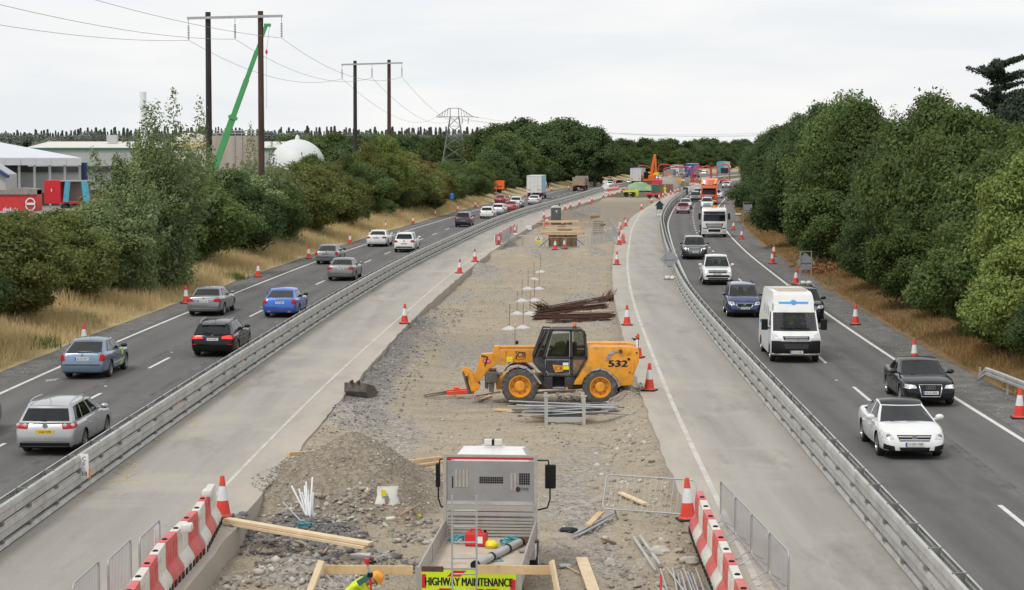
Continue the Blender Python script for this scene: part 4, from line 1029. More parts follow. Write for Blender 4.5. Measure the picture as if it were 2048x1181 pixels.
spec('saloon_black',L=4.70,W=1.83,H=1.43,wb=2.81,ro=1.02,wr=.33,lit=1,mirror_black=1,st=stations(4.70,'saloon',.98,.95,.80,hood0=3.42,nose=.66),spokes=10,
 gh=dict(yrb=.72,zrb=.98,yrt=1.50,yft=2.48,yfb=3.40,zfb=.94,wt=.69,rv=(.06,.90),br=.09),pil=[(.07,.14),(.17,.50),(.55,.95)],sill=.08,
 tail=dict(p=[(.56,.76),(.98,.74),(.985,.92),(.60,.92)],zc=.85),head=dict(p=[(.50,.64),(.94,.62),(.96,.77),(.56,.74)]),
 doors=[(1.42,2.26,.36),(2.30,3.22,.30)],fn=[grille([(-.34,.36),(.34,.36),(.42,.75),(-.42,.75)],4,'black','chrome','black_gloss'),badge('',.66,.05,True,4),grille([(-.88,.34),(-.50,.34),(-.52,.48),(-.86,.50)],0),grille([(.50,.34),(.88,.34),(.86,.50),(.52,.48)],0),fwiper])
spec('mpv',L=4.40,W=1.79,H=1.65,wb=2.68,ro=.86,wr=.32,rails=2,st=stations(4.40,'hatch',1.05,1.04,.84,hood0=3.48,nose=.64),spokes=5,
 gh=dict(yrb=.16,zrb=1.05,yrt=.42,yft=2.40,yfb=3.42,zfb=1.02,wt=.74,rv=(.10,.88)),pil=PIL3,sill=.10,
 tail=dict(p=[(.70,.80),(.98,.80),(.985,1.10),(.76,1.10)],zc=.95),head=dict(p=[(.54,.64),(.93,.68),(.95,.83),(.62,.80)]),
 doors=[(1.16,2.04,.36),(2.08,3.10,.30)],fn=[grille([(-.38,.52),(.38,.52),(.50,.74),(-.50,.74)],0,'black','chrome'),badge('VW',.66,.07,True),grille([(-.66,.30),(.66,.30),(.60,.42),(-.60,.42)],0),fwiper])
spec('pickup',L=5.25,W=1.95,H=1.83,wb=3.09,ro=1.22,wr=.37,gap=.07,lit=1,st=[(0,1.02,.88,.50),(.04,1.10,.93,.45),(.15,1.12,.97,.40),(.6,1.13,1,.30),(2.6,1.14,1,.28),(3.85,1.12,.995,.28),(4.4,1.09,.985,.28),(4.9,1.03,.955,.28),(5.06,.97,.92,.28),(5.17,.80,.88,.30),(5.22,.66,.83,.32),(5.25,.5,.76,.36)],spokes=5,
 gh=dict(yrb=1.62,zrb=1.13,yrt=1.75,yft=2.95,yfb=3.80,zfb=1.11,wt=.70,rv=(.12,.88)),pil=[(.04,.42),(.47,.955)],sill=.10,
 tail=dict(p=[(.86,.76),(.98,.76),(.985,1.08),(.88,1.08)],zc=.95),head=dict(p=[(.58,.82),(.93,.84),(.95,1.0),(.60,.98)]),
 doors=[(1.75,2.62,.42),(2.66,3.62,.42)],fn=[grille([(-.58,.78),(.58,.78),(.58,.95),(-.58,.95)],1),badge('VW',.87,.085,True),grille([(-.84,.52),(.84,.52),(.70,.66),(-.70,.66)],0),grille([(-.62,.38),(.62,.38),(.66,.48),(-.66,.48)],0),fwiper,
 lambda bvh,put,c,side,rear,fr: put('load_bed',MB().box((0,.86,1.135),(1.62,1.36,.05)),M['black'],None)])
spec('classic',L=4.73,W=1.79,H=1.44,wb=2.80,ro=1.08,wr=.32,lit=0,st=[(0,.62,.86,.34),(.06,.84,.95,.27),(.15,.92,.97,.24),(1.2,.95,1,.22),(2.4,.95,1,.22),(3.3,.94,1,.22),(4.4,.90,.98,.22),(4.62,.87,.965,.22),(4.68,.72,.95,.26),(4.73,.50,.90,.32)],spokes=7,
 gh=dict(yrb=.88,zrb=.95,yrt=1.35,yft=2.65,yfb=3.22,zfb=.94,wt=.70,rv=(.08,.90)),pil=[(.07,.48),(.53,.95)],sill=.08,
 tail=dict(p=[(.60,.66),(.96,.66),(.96,.82),(.60,.82)],zc=.85),head=dict(p=[(.50,.60),(.93,.60),(.93,.78),(.50,.78)]),
 doors=[(1.30,2.20,.36),(2.24,3.10,.30)],extra=[('chrome_bumper',[(-.98,.44),(.98,.44),(.98,.54),(-.98,.54)],-1,'chrome',.05)],fn=[grille([(-.42,.58),(.42,.58),(.42,.80),(-.42,.80)],3)])
PROTO={}
def recolour(o,m):
    for ch in [o]+list(o.children_recursive):
        if ch.type=='MESH':
            for s in ch.material_slots:
                if s.material==M['paint0'] or (s.link=='OBJECT'): s.link='OBJECT'; s.material=m
def car(key,pt,paintm,label,grp,rz=None,plate_=None,roadname='llane',back=True,xoff=0,name='car',keep=False,sc=1):
    """pt: pixel of the middle of the nearer bumper at the ground. back: we see its tail (left carriageway)"""
    c=CARS[key]
    if key not in PROTO: PROTO[key]=make_car(c); PROTO[key]['used']=0
    o=PROTO[key] if not PROTO[key]['used'] else copy_tree(PROTO[key]); 
    if 'used' in o: del o['used']
    if o is PROTO[key]: PROTO[key]['used']=1
    p=at(*pt) if not isinstance(pt,Vector) else pt; h=hd(roadname,p.y) if rz is None else rz
    rz=-h if back else PI-h
    dirv=Vector((math.sin(h),math.cos(h),0)); o.location=p+dirv*((c['L']/2-.55 if back else c['L']/2-.7)*sc)+Vector((-.17 if back else .2,0,0))*min(1,max(0,(200-p.y)/100))
    o.rotation_euler=(0,0,rz); o.scale=(sc,)*3; o['label']=label; o['category']='car' if 'pickup' not in key else 'pickup'; o['group']=grp
    o['_k']=key
    recolour(o,paintm); return o
paint('silver',(.42,.43,.44),.6,.3); paint('blue_grey',(.17,.24,.33),.5,.3); P('black_paint',(.006,.006,.007),.25,0,.05,3,coat=.5,spec=.15); paint('mid_grey',(.21,.215,.22),.5,.3)
paint('bright_blue',(.02,.13,.52),.35,.25); paint('grey_brown',(.20,.20,.195),.5,.3); paint('white_paint',(.76,.76,.75),0,.3); paint('navy',(.014,.02,.055),.2,.25); paint('dark_red',(.30,.012,.02),.2,.3); paint('red_body',(.42,.02,.02),.1,.3)
paint('dark_grey',(.05,.053,.058),.4,.25); paint('pale_silver',(.60,.61,.62),.4,.3); paint('touran_blue',(.02,.035,.13),.3,.25)
GL='vehicles queuing away on the left carriageway'; GR='vehicles approaching on the right carriageway'
o=car('estate',(112,908),M['silver'],'silver estate car with roof rails and yellow rear number plate beside the left barrier',GL,xoff=0); plate(o,CARS['estate'],'rear',.70,'VNZ 7599',True,eu=False); E1=o
o=car('liftback',(180,757),M['blue_grey'],'blue-grey hatchback with a bright yellow-green patch on its side',GL); plate(o,CARS['liftback'],'rear',.79,'08-OE 4479')
c=CARS['liftback']; t=MB().prism([(.30,.30),(.42,.34),(.72,.62),(.78,.93),(.52,.93),(.50,.62)],'x',.0,.012); t.build('yellow_door_graphic',M['hv_yellow'],o,loc=(c['W']/2*.985,0,0))
o=car('estate_black',(437,713),M['black_paint'],'black estate car with its brake lights lit',GL); plate(o,CARS['estate_black'],'rear',.76,'12-W 4081')
o=car('saloon',(417,632),M['mid_grey'],'grey saloon with chrome boot trim near the left grass verge',GL); plate(o,CARS['saloon'],'rear',.79,'14-D 1468')
o=car('liftback_new',(568,635),M['bright_blue'],'bright blue hatchback with twin exhausts by the left barrier',GL); plate(o,CARS['liftback_new'],'rear',.79,'15-D 50084')
o=car('saloon',(686,562),M['grey_brown'],'mid grey saloon ahead of the bright blue hatchback',GL); plate(o,CARS['saloon'],'rear',.79,'10-D 7734')
o=car('liftback',(657,529),M['mid_grey'],'grey hatchback ahead of the grey saloon with chrome trim',GL); plate(o,CARS['liftback'],'rear',.79,'07-D 4411')
o=car('saloon',(755,494),M['white_paint'],'white saloon behind the white off-roader in the left lane',GL); plate(o,CARS['saloon'],'rear',.79,'12-KE 820')
o=car('suv',(811,505),M['white_paint'],'white off-roader with a yellow rear number plate',GL); plate(o,CARS['suv'],'rear',.74,'PFZ 3021',True,eu=False)
o=car('suv',(926,454.5),M['navy'],'navy blue off-roader ahead of the white one',GL); plate(o,CARS['suv'],'rear',.74,'11-D 3380')
for key,pt,m,l in (('hatch',(974,437.5),'white_paint','white hatchback with tall dark rear window just ahead of the navy off-roader'),('hatch',(996,430),'pale_silver','second pale hatchback in front of the white hatchback'),('liftback',(1000,409),'dark_red','dark red car below the orange sign'),('saloon',(1020,424),'red_body','low red saloon between the two pale cars'),('suv',(1032,416),'pale_silver','silver off-roader beside the red saloon'),('saloon',(1067,410),'pale_silver','pale silver saloon right behind the white lorry')):
    car(key,pt,M[m],l,GL)
for key,pt,m,l in (('suv',(1221,373.5),'white_paint','white off-roader beyond the white diamond sign'),('hatch',(1219,376.5),'pale_silver','silver hatchback partly hidden behind the row of cones'),('hatch',(1239,373),'dark_red','far red hatchback beside the lorry with a blue roof sheet'),('hatch',(1261,371),'white_paint','white hatchback behind the lorry with a blue roof sheet'),('saloon',(1318,362),'pale_silver','pale saloon beyond the orange excavator'),('hatch',(1331,361.5),'dark_grey','dark hatchback beneath the left red goalpost'),('saloon',(1349,359),'pale_silver','silver saloon behind the yellow dumper'),('saloon',(1375,356),'white_paint','white saloon behind the blue lorry'),('suv',(1408,352),'pale_silver','silver off-roader between the two far blue lorries')):
    car(key,pt,M[m],l,GL)
p=at(-3,878); o=car('liftback',p,M['navy'],'dark car at the left edge, only its front half in the picture',GL); o.location.x=at(-3,862).x-.95; o.location.y=at(5,858).y-1.7
# right carriageway, coming towards us
def rcar(key,pt,m,l,pl=None,z=None,**k):
    o=car(key,pt,M[m],l,GR,back=False,roadname='rlane',**k)
    if pl: plate(o,CARS[key],'front',z,pl)
    return o
rcar('coupe',(1806,914),'white_paint','white coupe with a black roof in the lane beside the barrier','11-CN 1708',.455)
rcar('saloon_black',(1842,810),'black_paint','black saloon with lit headlights and a chrome framed grille','08-CE 4806',.49)
rcar('suv',(1604,645),'black_paint','black off-roader mostly hidden behind the white van')
rcar('mpv',(1480,634),'touran_blue','dark blue people carrier by the barrier','06-D 72668',.50)
rcar('pickup',(1430,570),'white_paint','white pickup with lit headlights','12-D 7064',.72)
rcar('suv_large',(1387,519),'dark_grey','dark grey large off-roader at the barrier bend','161-D 4471',.62)
rcar('classic',(1366,427.5),'red_body','old red saloon with chrome bumper')
rcar('saloon_black',(1371,418),'pale_silver','pale silver saloon just behind the old red saloon')
rcar('suv',(1414,419),'white_paint','white off-roader between the orange lorry and the white cab')
rcar('suv',(1390,404.5),'dark_grey','dark off-roader with lit lamps left of the orange lorry')
rcar('hatch',(1396,393.5),'white_paint','white hatchback left of the orange lorry, farther back')
rcar('hatch',(1434,397),'white_paint','white car peeping out right of the orange lorry')
rcar('saloon_black',(1452,376.5),'pale_silver','pale saloon far away at the trees on the right')
# ---------------------------------------------------------------- people: one skinned surface per body
def person(label,loc,rz,J,cols,group=None,scale=1,hair=None,helmet=None,extra=None):
    """J: name -> (x,y,z,r); facing +y.  bones join them; cols: bone -> material index"""
    B=[('pel','chest'),('chest','neck'),('neck','head'),('head','crown'),('chest','shL'),('shL','elL'),('elL','haL'),('chest','shR'),('shR','elR'),('elR','haR'),('pel','hipL'),('hipL','knL'),('knL','anL'),('anL','toL'),('pel','hipR'),('hipR','knR'),('knR','anR'),('anR','toR')]
    t=thing('person',label,'person',loc,rz,group); t.scale=(scale,)*3
    names=['pel']+[n for n in J if n!='pel']; ix={n:i for i,n in enumerate(names)}
    me=bpy.data.meshes.new('body'); vs=[J[n][:3] for n in names]; es=[(ix[a],ix[b]) for a,b in B if a in ix and b in ix]; rad=[J[n][3] for n in names]
    for s in 'LR':     # five separate fingers
        if 'ha'+s in J:
            h=Vector(J['ha'+s][:3]); e=Vector(J['el'+s][:3]); d=(h-e).normalized(); a=d.cross(Vector((0,0,1)) if abs(d.z)<.9 else Vector((0,1,0))).normalized(); n=a.cross(d)
            palm=h+d*.06; k=len(vs); vs.append(tuple(palm)); rad.append(.030); es.append((ix['ha'+s],k))
            for i,(o,l) in enumerate(((-.030,.055),(-.010,.068),(.010,.064),(.030,.05))):
                q=len(vs); vs.append(tuple(palm+a*o+d*.03)); rad.append(.011); vs.append(tuple(palm+a*o*1.1+d*(.03+l*.55)-n*.012)); rad.append(.009); vs.append(tuple(palm+a*o*1.1+d*(.03+l*.8)-n*.035)); rad.append(.008)
                es+= [(k,q),(q,q+1),(q+1,q+2)]
            q=len(vs); vs.append(tuple(h+d*.03-a*.045)); rad.append(.012); vs.append(tuple(h+d*.07-a*.065-n*.01)); rad.append(.010); es+=[(ix['ha'+s],q),(q,q+1)]
    me.from_pydata(vs,es,[]); o=bpy.data.objects.new('body',me); COL.objects.link(o)
    md=o.modifiers.new('k','SKIN'); md.use_smooth_shade=True
    for i,v in enumerate(me.skin_vertices[0].data): v.radius=(rad[i],rad[i]); v.use_root=(i==0)
    sb=o.modifiers.new('s','SUBSURF'); sb.levels=2; sb.render_levels=2
    dg=bpy.context.evaluated_depsgraph_get(); m2=bpy.data.meshes.new_from_object(o.evaluated_get(dg)); bpy.data.objects.remove(o)
    bones=[(Vector(J[a][:3]),Vector(J[b][:3]),b) for a,b in B if a in ix and b in ix]
    mats=[M['hv_yellow'],M['navy_cloth'],M['skin'],M['black'],M['reflect']]+([extra] if extra else [])
    m2.materials.clear()
    for m in mats: m2.materials.append(m)
    for p in m2.polygons:
        c=p.center; best=(9,0)
        for a,b,n in bones:
            d=b-a; k=max(0,min(1,(c-a).dot(d)/max(1e-6,d.length_squared))); dist=(a+d*k-c).length
            if dist<best[0]: best=(dist,cols.get(n,0),n,k)
        mi=best[1]
        if mi==0 and len(best)>2 and best[2]=='chest' and (.30<best[3]<.38 or .62<best[3]<.70): mi=4
        p.material_index=mi; p.use_smooth=True
    m2.name='body'; add_obj('body',m2,t)
    if 'head' in J:
        h=Vector(J['head'][:3]); cr=Vector(J['crown'][:3]); up=(cr-h).normalized()
        fw=Vector((0,1,0)); fw=(fw-up*fw.dot(up)).normalized(); rt=fw.cross(up)
        f=MB()
        f.ell(h+fw*.088+up*.0,(.014,.022,.022),0,8,6)
        for s in (-1,1): f.ell(h+rt*(.085*s)+up*.0,(.014,.024,.034),0,8,6)
        f.build('nose_and_ears',M['skin'],t,50)
        f=MB()
        for s in (-1,1): f.ell(h+fw*.083+rt*.032*s+up*.028,(.011,.008,.007),0,8,6)
        f.box(h+fw*.085-up*.045,(.045,.012,.010)); f.build('eyes_and_mouth',M['black'],t)
        if helmet:
            z=h+up*.05; Mx=Matrix.Translation(z)@up.to_track_quat('Z','Y').to_matrix().to_4x4()
            hm=MB(); hm.lathe([(.150,.0),(.148,.02),(.128,.025),(.124,.06),(.105,.11),(.06,.14),(.0,.148)],24,0,Mx); hm.prism([(-.09,.08),(.09,.08),(.07,.20),(-.07,.20)],'z',.0,.015,0,Matrix.Translation(z)@Matrix((( rt.x,fw.x,up.x,0),(rt.y,fw.y,up.y,0),(rt.z,fw.z,up.z,0),(0,0,0,1)))); hm.beam(z+up*.14-fw*.09,z+up*.14+fw*.09,.03,.03)
            hm.build('helmet',helmet,t,50)
        elif hair:
            hm=MB(); hm.ell(h+up*.045-fw*.02,(.102,.112,.10),0,14,9); hm.build('hair',hair,t,60)
    return t
SEAT=dict(pel=(0,0,.0,.15),chest=(0,-.06,.42,.165),neck=(0,-.03,.58,.06),head=(0,.01,.72,.088),crown=(0,.01,.83,.075),shL=(-.21,-.03,.50,.065),elL=(-.27,.16,.28,.045),haL=(-.14,.38,.36,.035),shR=(.21,-.03,.50,.065),elR=(.27,.16,.28,.045),haR=(.14,.38,.36,.035),hipL=(-.10,.05,-.02,.10),knL=(-.12,.45,.02,.075),anL=(-.12,.55,-.35,.05),toL=(-.12,.70,-.38,.04),hipR=(.10,.05,-.02,.10),knR=(.12,.45,.02,.075),anR=(.12,.55,-.35,.05),toR=(.12,.70,-.38,.04))
def driver(car,x,y,z,label,shirt,grp='drivers seen through the windscreens'):
    mw=Matrix.Translation(car.location)@Matrix.Rotation(car.rotation_euler.z,4,'Z'); p=mw@Vector((x,y,z))
    return person(label,p,car.rotation_euler.z,SEAT,dict(pel=5,chest=5,shL=5,elL=5,shR=5,elR=5,haL=2,haR=2,neck=2,head=2,crown=2,hipL=1,hipR=1,knL=1,knR=1,anL=1,anR=1,toL=3,toR=3),grp,.92,M['navy_cloth'],None,shirt)
paint('shirt_pale',(.50,.53,.58),0,.8); paint('shirt_blue',(.10,.20,.42),0,.8)
# ---------------------------------------------------------------- van and lorry shells
def shell(mb,prof,wz,W2,bulge=.0,fr=(-1,-.985,-.93,-.5,0,.5,.93,.985,1),m=0):
    "prof: closed (y,z) loop; wz(z) half-width factor; front points get rounded in plan by bulge"
    n=len(prof); k=len(mb.v); ymax=max(p[0] for p in prof)
    for f in fr:
        for y,z in prof:
            q=abs(f); yy=y-bulge*(q**3)*max(0,1-(ymax-y)/.9); mb.v.append(Vector((f*W2*wz(z,y) if q<1 else math.copysign(W2*wz(z,y),f),yy,z-(.035 if q>=1 and z>1.9 else 0))))
    for i in range(len(fr)-1):
        for j in range(n): mb.f.append([k+i*n+j,k+i*n+(j+1)%n,k+(i+1)*n+(j+1)%n,k+(i+1)*n+j]); mb.m.append(m)
    mb.f.append([k+j for j in range(n)]); mb.m.append(m); mb.f.append([k+(len(fr)-1)*n+j for j in range(n)][::-1]); mb.m.append(m)
def wheel_set(t,ys,W2,wr,ww,rimm=None,dual=(),sp=6):
    wm,rm=wheel_parts(wr,ww,sp)
    for i,y in enumerate(ys):
        for s in (-1,1):
            w=add_obj('wheel',wm,t,(s*(W2-ww/2-.02),y,wr),0 if s>0 else PI); add_obj('rim',rm,w)
def split_glass(me,pred,glass,t,name):
    b=bmesh.new(); b.from_mesh(me); fs=[f for f in b.faces if pred(f.calc_center_median(),f.normal)]
    g=MB(); 
    for f in fs: g.add([v.co-f.normal*.01 for v in f.verts],[tuple(range(len(f.verts)))])
    bmesh.ops.delete(b,geom=fs,context='FACES'); b.to_mesh(me); b.free()
    if g.f: return g.build(name,glass,t,60)
def panel(bvh,t,nm,poly,ax,m,th=.012,nx=6,nz=3,parent=None):
    q=hits(bvh,poly,nx,nz,ax,th,None)
    if q.f: return q.build(nm,m,parent or t,40)
def bvh_of(me):
    b=bmesh.new(); b.from_mesh(me); v=BVHTree.FromBMesh(b); b.free(); return v
# ---- white prison-style van
def white_van():
    t=thing('van','white high-roof van with a blue stripe and crest above the windscreen','van',group=GR)
    W2=1.0; prof=[(.02,.42),(.0,1.5),(.05,2.66),(.3,2.74),(4.0,2.76),(4.35,2.66),(4.62,2.30),(4.78,1.98),(5.42,1.27),(5.62,1.20),(5.86,1.02),(5.93,.78),(5.96,.55),(5.93,.36),(5.80,.30),(5.3,.30),(.3,.32)]
    mb=MB(); shell(mb,prof,lambda z,y:1.0 if z<1.15 else 1-.21*((z-1.15)/1.6)**1.35-(.03 if y>5.3 else 0),W2,.30)
    mb.v=[v for v in mb.v]; me=mb.mesh('body',[]) if False else mb.mesh('body',M['truck_white'])
    me.materials.clear(); c=dict(W=2.0,wr=.34,gap=.06,wy=(1.05,4.95)); me=boolean_arches(me,c); me.materials[0]=M['truck_white']; me.name='body'
    bv=bvh_of(me)
    split_glass(me,lambda p,n: 1.33<p.z<1.92 and 4.7<p.y<5.5 and abs(p.x)<.86 and n.y>.35 or (abs(p.x)<.86 and n.y>.3 and n.z>.2 and 1.5<p.z<1.75),M['glass'],t,'windscreen')
    me.polygons.foreach_set('use_smooth',[True]*len(me.polygons)); me.set_sharp_from_angle(angle=R(32)); add_obj('body',me,t)
    MB().box((0,4.2,1.25),(1.7,1.9,.06)).box((0,3.3,1.8),(1.7,.06,1.2)).box((0,5.1,1.16),(1.6,.5,.2)).build('interior',M['interior'],t)
    for x in (-.55,0,.5): MB().box((x,3.62,1.62),(.46,.14,.75),tx=.8).build('seat',M['seat'],t)
    F=(0,-1,0)
    panel(bv,t,'roof_stripe',[(-.60,2.32),(.60,2.32),(.60,2.40),(-.60,2.40)],F,M['sign_blue2'],.012,12,2)
    h=bv.ray_cast(Vector((0,9,2.37)),Vector(F))[0]; n_=bv.ray_cast(Vector((0,9,2.37)),Vector(F))[1]; MB().lathe([(.12,-.02),(.12,.014),(.07,.02)],18,0,frame(h,(-1,0,0),Vector((0,-n_.z,n_.y)))).build('crest',M['sign_blue2'],t,40)
    for s in (-1,1):
        panel(bv,t,'roof_trim',[(s*.84,2.05),(s*.90,2.05),(s*.86,2.62),(s*.80,2.62)],F,M['black'],.014,2,8)
        hl=panel(bv,t,'headlight',[(s*.60,.92),(s*.955,.90),(s*.955,1.24),(s*.74,1.13)],F,M['lamp_clear'],.014)
        panel(bv,t,'side_window',[(4.15,1.42),(4.92,1.38),(4.52,1.98),(4.15,1.98)],(-s,0,0),M['glass_dark'],.01)
        panel(bv,t,'side_stripe',[(.15,1.20),(3.9,1.20),(3.9,1.32),(.15,1.32)],(-s,0,0),M['sign_blue2'],.008,12,1)
        for y in (1.2,2.3,3.2): panel(bv,t,'side_vent',[(y,1.75),(y+.22,1.75),(y+.22,2.1),(y,2.1)],(-s,0,0),M['trim_grey'],.01)
        o=MB().box((s*1.20,4.95,1.50),(.26,.14,.44)).box((s*1.04,4.98,1.36),(.16,.06,.06)).build('door_mirror',M['black'],t,bevel=.03)
        panel(bv,t,'door',[(4.05,.62),(5.0,.62),(5.0,1.33),(4.05,1.33)],(-s,0,0),M['truck_white'],.008)
    g=panel(bv,t,'grille',[(-.50,.94),(.50,.94),(.54,1.09),(-.54,1.09)],F,M['black'],.012,10,2)
    for z in (.975,1.04): panel(bv,t,'grille_bar',[(-.46,z),(.46,z),(.46,z+.018),(-.46,z+.018)],F,M['chrome'],.02,10,1,g)
    mb=MB(); h=bv.ray_cast(Vector((0,9,1.01)),Vector(F))[0]; mb.text('IVECO',.09,frame(h+Vector((0,.025,0)),(-1,0,0),(0,0,1))); mb.build('lettering',M['chrome'],g)
    panel(bv,t,'bumper',[(-.985,.33),(.985,.33),(.985,.90),(-.985,.90)],F,M['black'],.03,16,4)
    panel(bv,t,'lower_grille',[(-.45,.60),(.45,.60),(.50,.80),(-.50,.80)],F,M['black_gloss'],.036,8,2)
    mb=MB(); h=bv.ray_cast(Vector((0,9,1.13)),Vector(F))[0]
    for u0,u1 in ((-.6,.05),(.05,.6)):
        a=bv.ray_cast(Vector((u0,9,1.36)),Vector(F))[0]; b=bv.ray_cast(Vector((u1,9,1.40)),Vector(F))[0]; MB().beam(a+Vector((0,.02,0)),b+Vector((0,.02,0)),.03,.03).build('wiper',M['black'],t)
    MB().box((-.05,2.9,2.775),(1.2,1.5,.05)).build('roof_hatch',M['bed_floor'],t,bevel=.01)
    MB().box((0,1.9,2.78),(1.1,.5,.06)).build('roof_vent',M['plastic_white'],t,bevel=.01)
    wheel_set(t,(1.05,4.95),W2,.34,.22)
    pl=MB().box((0,5.99,.47),(.52,.02,.115)).build('number_plate',M['plate_white'],t); MB().box((.235,6.002,.47),(.045,.006,.115)).build('country_strip',M['plate_blue'],pl)
    mb=MB(); mb.text('07-D 67380',.098,frame((-.015,6.003,.468),(-1,0,0),(0,0,1)),sx=.82); mb.build('lettering',M['ink'],pl)
    # lift everything so that y=5.96 is the nose; turn to face the camera
    p=at(1583,724); h=hd('rlane',p.y); dirv=Vector((math.sin(h),math.cos(h),0)); t.location=p+dirv*(5.2)+Vector((.12,0,0)); t.rotation_euler=(0,0,PI-h)
    return t
P('sign_blue2',(.05,.30,.68),.5,0,.06,4)
VAN=white_van()
driver(VAN,.55,3.72,1.28,'driver in a blue shirt behind the windscreen of the white van',M['shirt_blue'])
driver(VAN,.0,3.70,1.28,'passenger in the middle seat of the white van wearing a hi-vis vest',M['hv_yellow'])
driver(VAN,-.5,3.70,1.28,'passenger in a pale shirt on the outer seat of the white van',M['shirt_pale'])
for o in list(bpy.data.objects):
    if o.parent is None and o.get('label','').startswith('white coupe'): driver(o,.36,-.10,.48,'driver in a pale shirt at the wheel of the white coupe',M['shirt_pale'])
    elif o.get('label','').startswith('black saloon with lit'): driver(o,.36,-.10,.48,'driver in a pale shirt at the wheel of the black saloon',M['shirt_pale'])
# ---- lorries
paint('lorry_orange',(.72,.10,.012),0,.3); paint('lorry_white',(.74,.74,.73),0,.35); paint('tipper_red',(.45,.03,.025),0,.35)
def tractor_cab(t,y,col,W2=1.22,H=2.9,front=True,roofcol=None,base=.55):
    """cab whose nose is at y; faces +y"""
    prof=[(y-1.9,base),(y-1.9,H-.15),(y-1.7,H),(y-.75,H),(y-.35,H-.18),(y-.12,2.25),(y-.02,1.62),(y,1.2),(y,.5),(y-.05,.34),(y-.5,.34),(y-.6,base)]
    mb=MB(); shell(mb,prof,lambda z,yy:1.0 if z<2.2 else 1-.05*(z-2.2),W2,.16); me=mb.mesh('cab',col,32); o=add_obj('cab',me,t); bv=bvh_of(me); F=(0,-1,0)
    panel(bv,t,'windscreen',[(-1.06,1.58),(1.06,1.58),(1.02,2.38),(-1.02,2.38)],F,M['glass_dark2'],.012,10,4,o)
    g=panel(bv,t,'grille',[(-.72,.92),(.72,.92),(.86,1.36),(-.86,1.36)],F,M['black'],.014,8,4,o)
    for z in (1.0,1.14,1.27): panel(bv,t,'grille_bar',[(-.74,z),(.74,z),(.74,z+.05),(-.74,z+.05)],F,col,.024,8,1,o)
    panel(bv,t,'lower_grille',[(-.55,.55),(.55,.55),(.60,.80),(-.60,.80)],F,M['black'],.016,8,2,o)
    for s in (-1,1):
        panel(bv,t,'bumper_grille',[(s*.62,.84),(s*1.10,.84),(s*1.12,.92),(s*.66,.92)],F,M['black'],.014,4,1,o)
        panel(bv,t,'headlight',[(s*.72,.50),(s*1.12,.50),(s*1.14,.72),(s*.78,.72)],F,M['lamp_clear'],.016,5,2,o)
        panel(bv,t,'side_window',[(y-1.25,1.65),(y-.35,1.6),(y-.45,2.3),(y-1.25,2.3)],(-s,0,0),M['glass_dark2'],.012,5,3,o)
        MB().box((s*(W2+.22),y-.30,2.02),(.22,.16,.62)).box((s*(W2+.1),y-.30,2.25),(.26,.05,.05)).build('mirror',M['black'],t,bevel=.03)
    MB().box((0,y+.07,2.46),(2.1,.32,.05),e=(-.3,0,0)).build('sun_visor',M['black'],t)
    return o,bv
P('glass_dark2',(.014,.017,.02),.08,0,.1,3,spec=.3)
def lorry_place(t,pt,back,road,L,dx=0):
    p=at(*pt) if not isinstance(pt,Vector) else pt; h=hd(road,p.y); t.rotation_euler=(0,0,-h if back else PI-h)
    d=Vector((math.sin(h),math.cos(h),0)); t.location=p+(d*L if not back else Vector((0,0,0))); t.location.x+=dx
def chassis(t,y0,y1):
    MB().box((-.4,(y0+y1)/2,.82),(.12,y1-y0,.24)).box((.4,(y0+y1)/2,.82),(.12,y1-y0,.24)).build('chassis',M['black'],t)
    MB().box((0,y0+.05,.55),(2.3,.08,.14)).build('rear_bumper',M['machine_black'],t)
# approaching white rigid lorry
t=thing('lorry','white rigid lorry cab with an orange roof beacon approaching behind the large grey off-roader','lorry',group=GR)
tractor_cab(t,8.0,M['lorry_white'],1.2,2.85); chassis(t,.4,6.4); wheel_set(t,(1.2,2.6,6.9),1.22,.5,.32); MB().box((0,3.2,1.25),(2.1,5.2,.5)).build('deck',M['trim_grey'],t,bevel=.05); MB().box((-.98,5.3,1.6),(.5,.7,.9)).build('tool_box',M['lorry_blue'],t,bevel=.03)
MB().box((.0,7.0,2.95),(.55,.25,.16)).build('beacon',M['amber'],t,bevel=.04)
pl=MB().box((0,8.03,.46),(.5,.03,.11)).build('number_plate',M['plate_white'],t)
lorry_place(t,(1426,475),False,'rlane',8.0-.6,.1)
# orange tractor
t=thing('lorry','bright orange articulated lorry with a yellow edged wind deflector','lorry',group=GR)
o,bv=tractor_cab(t,13,M['lorry_orange'],1.25,3.1)
mb=MB(); shell(mb,[(11.2,3.05),(11.2,3.95),(11.5,4.0),(12.2,3.75),(12.6,3.1)],lambda z,y:1-.1*(z-3.05),1.2,.2); mb.build('wind_deflector',M['lorry_orange'],t,35)
for s in (-1,1): MB().beam((s*1.06,11.9,3.90),(s*.85,12.64,3.16),.16,.05).build('deflector_edge',M['sign_yellow'],t)
panel(bv,t,'grille_panel',[(-.7,1.18),(.7,1.18),(.74,1.42),(-.74,1.42)],(0,-1,0),M['rim'],.03,8,2)
for x in (-.45,-.15,.15,.45): MB().ell((x,12.72,3.02),(.10,.05,.08)).build('roof_lamp',M['lamp_clear'],t,50)
MB().box((0,5.4,2.4),(2.45,10.2,2.9)).build('trailer_body',M['lorry_white'],t,bevel=.05); chassis(t,.4,11); wheel_set(t,(1.4,2.7,4.0,8.6,12.0),1.25,.5,.34)
lorry_place(t,(1416,410),False,'rlane',13-.6,.15)
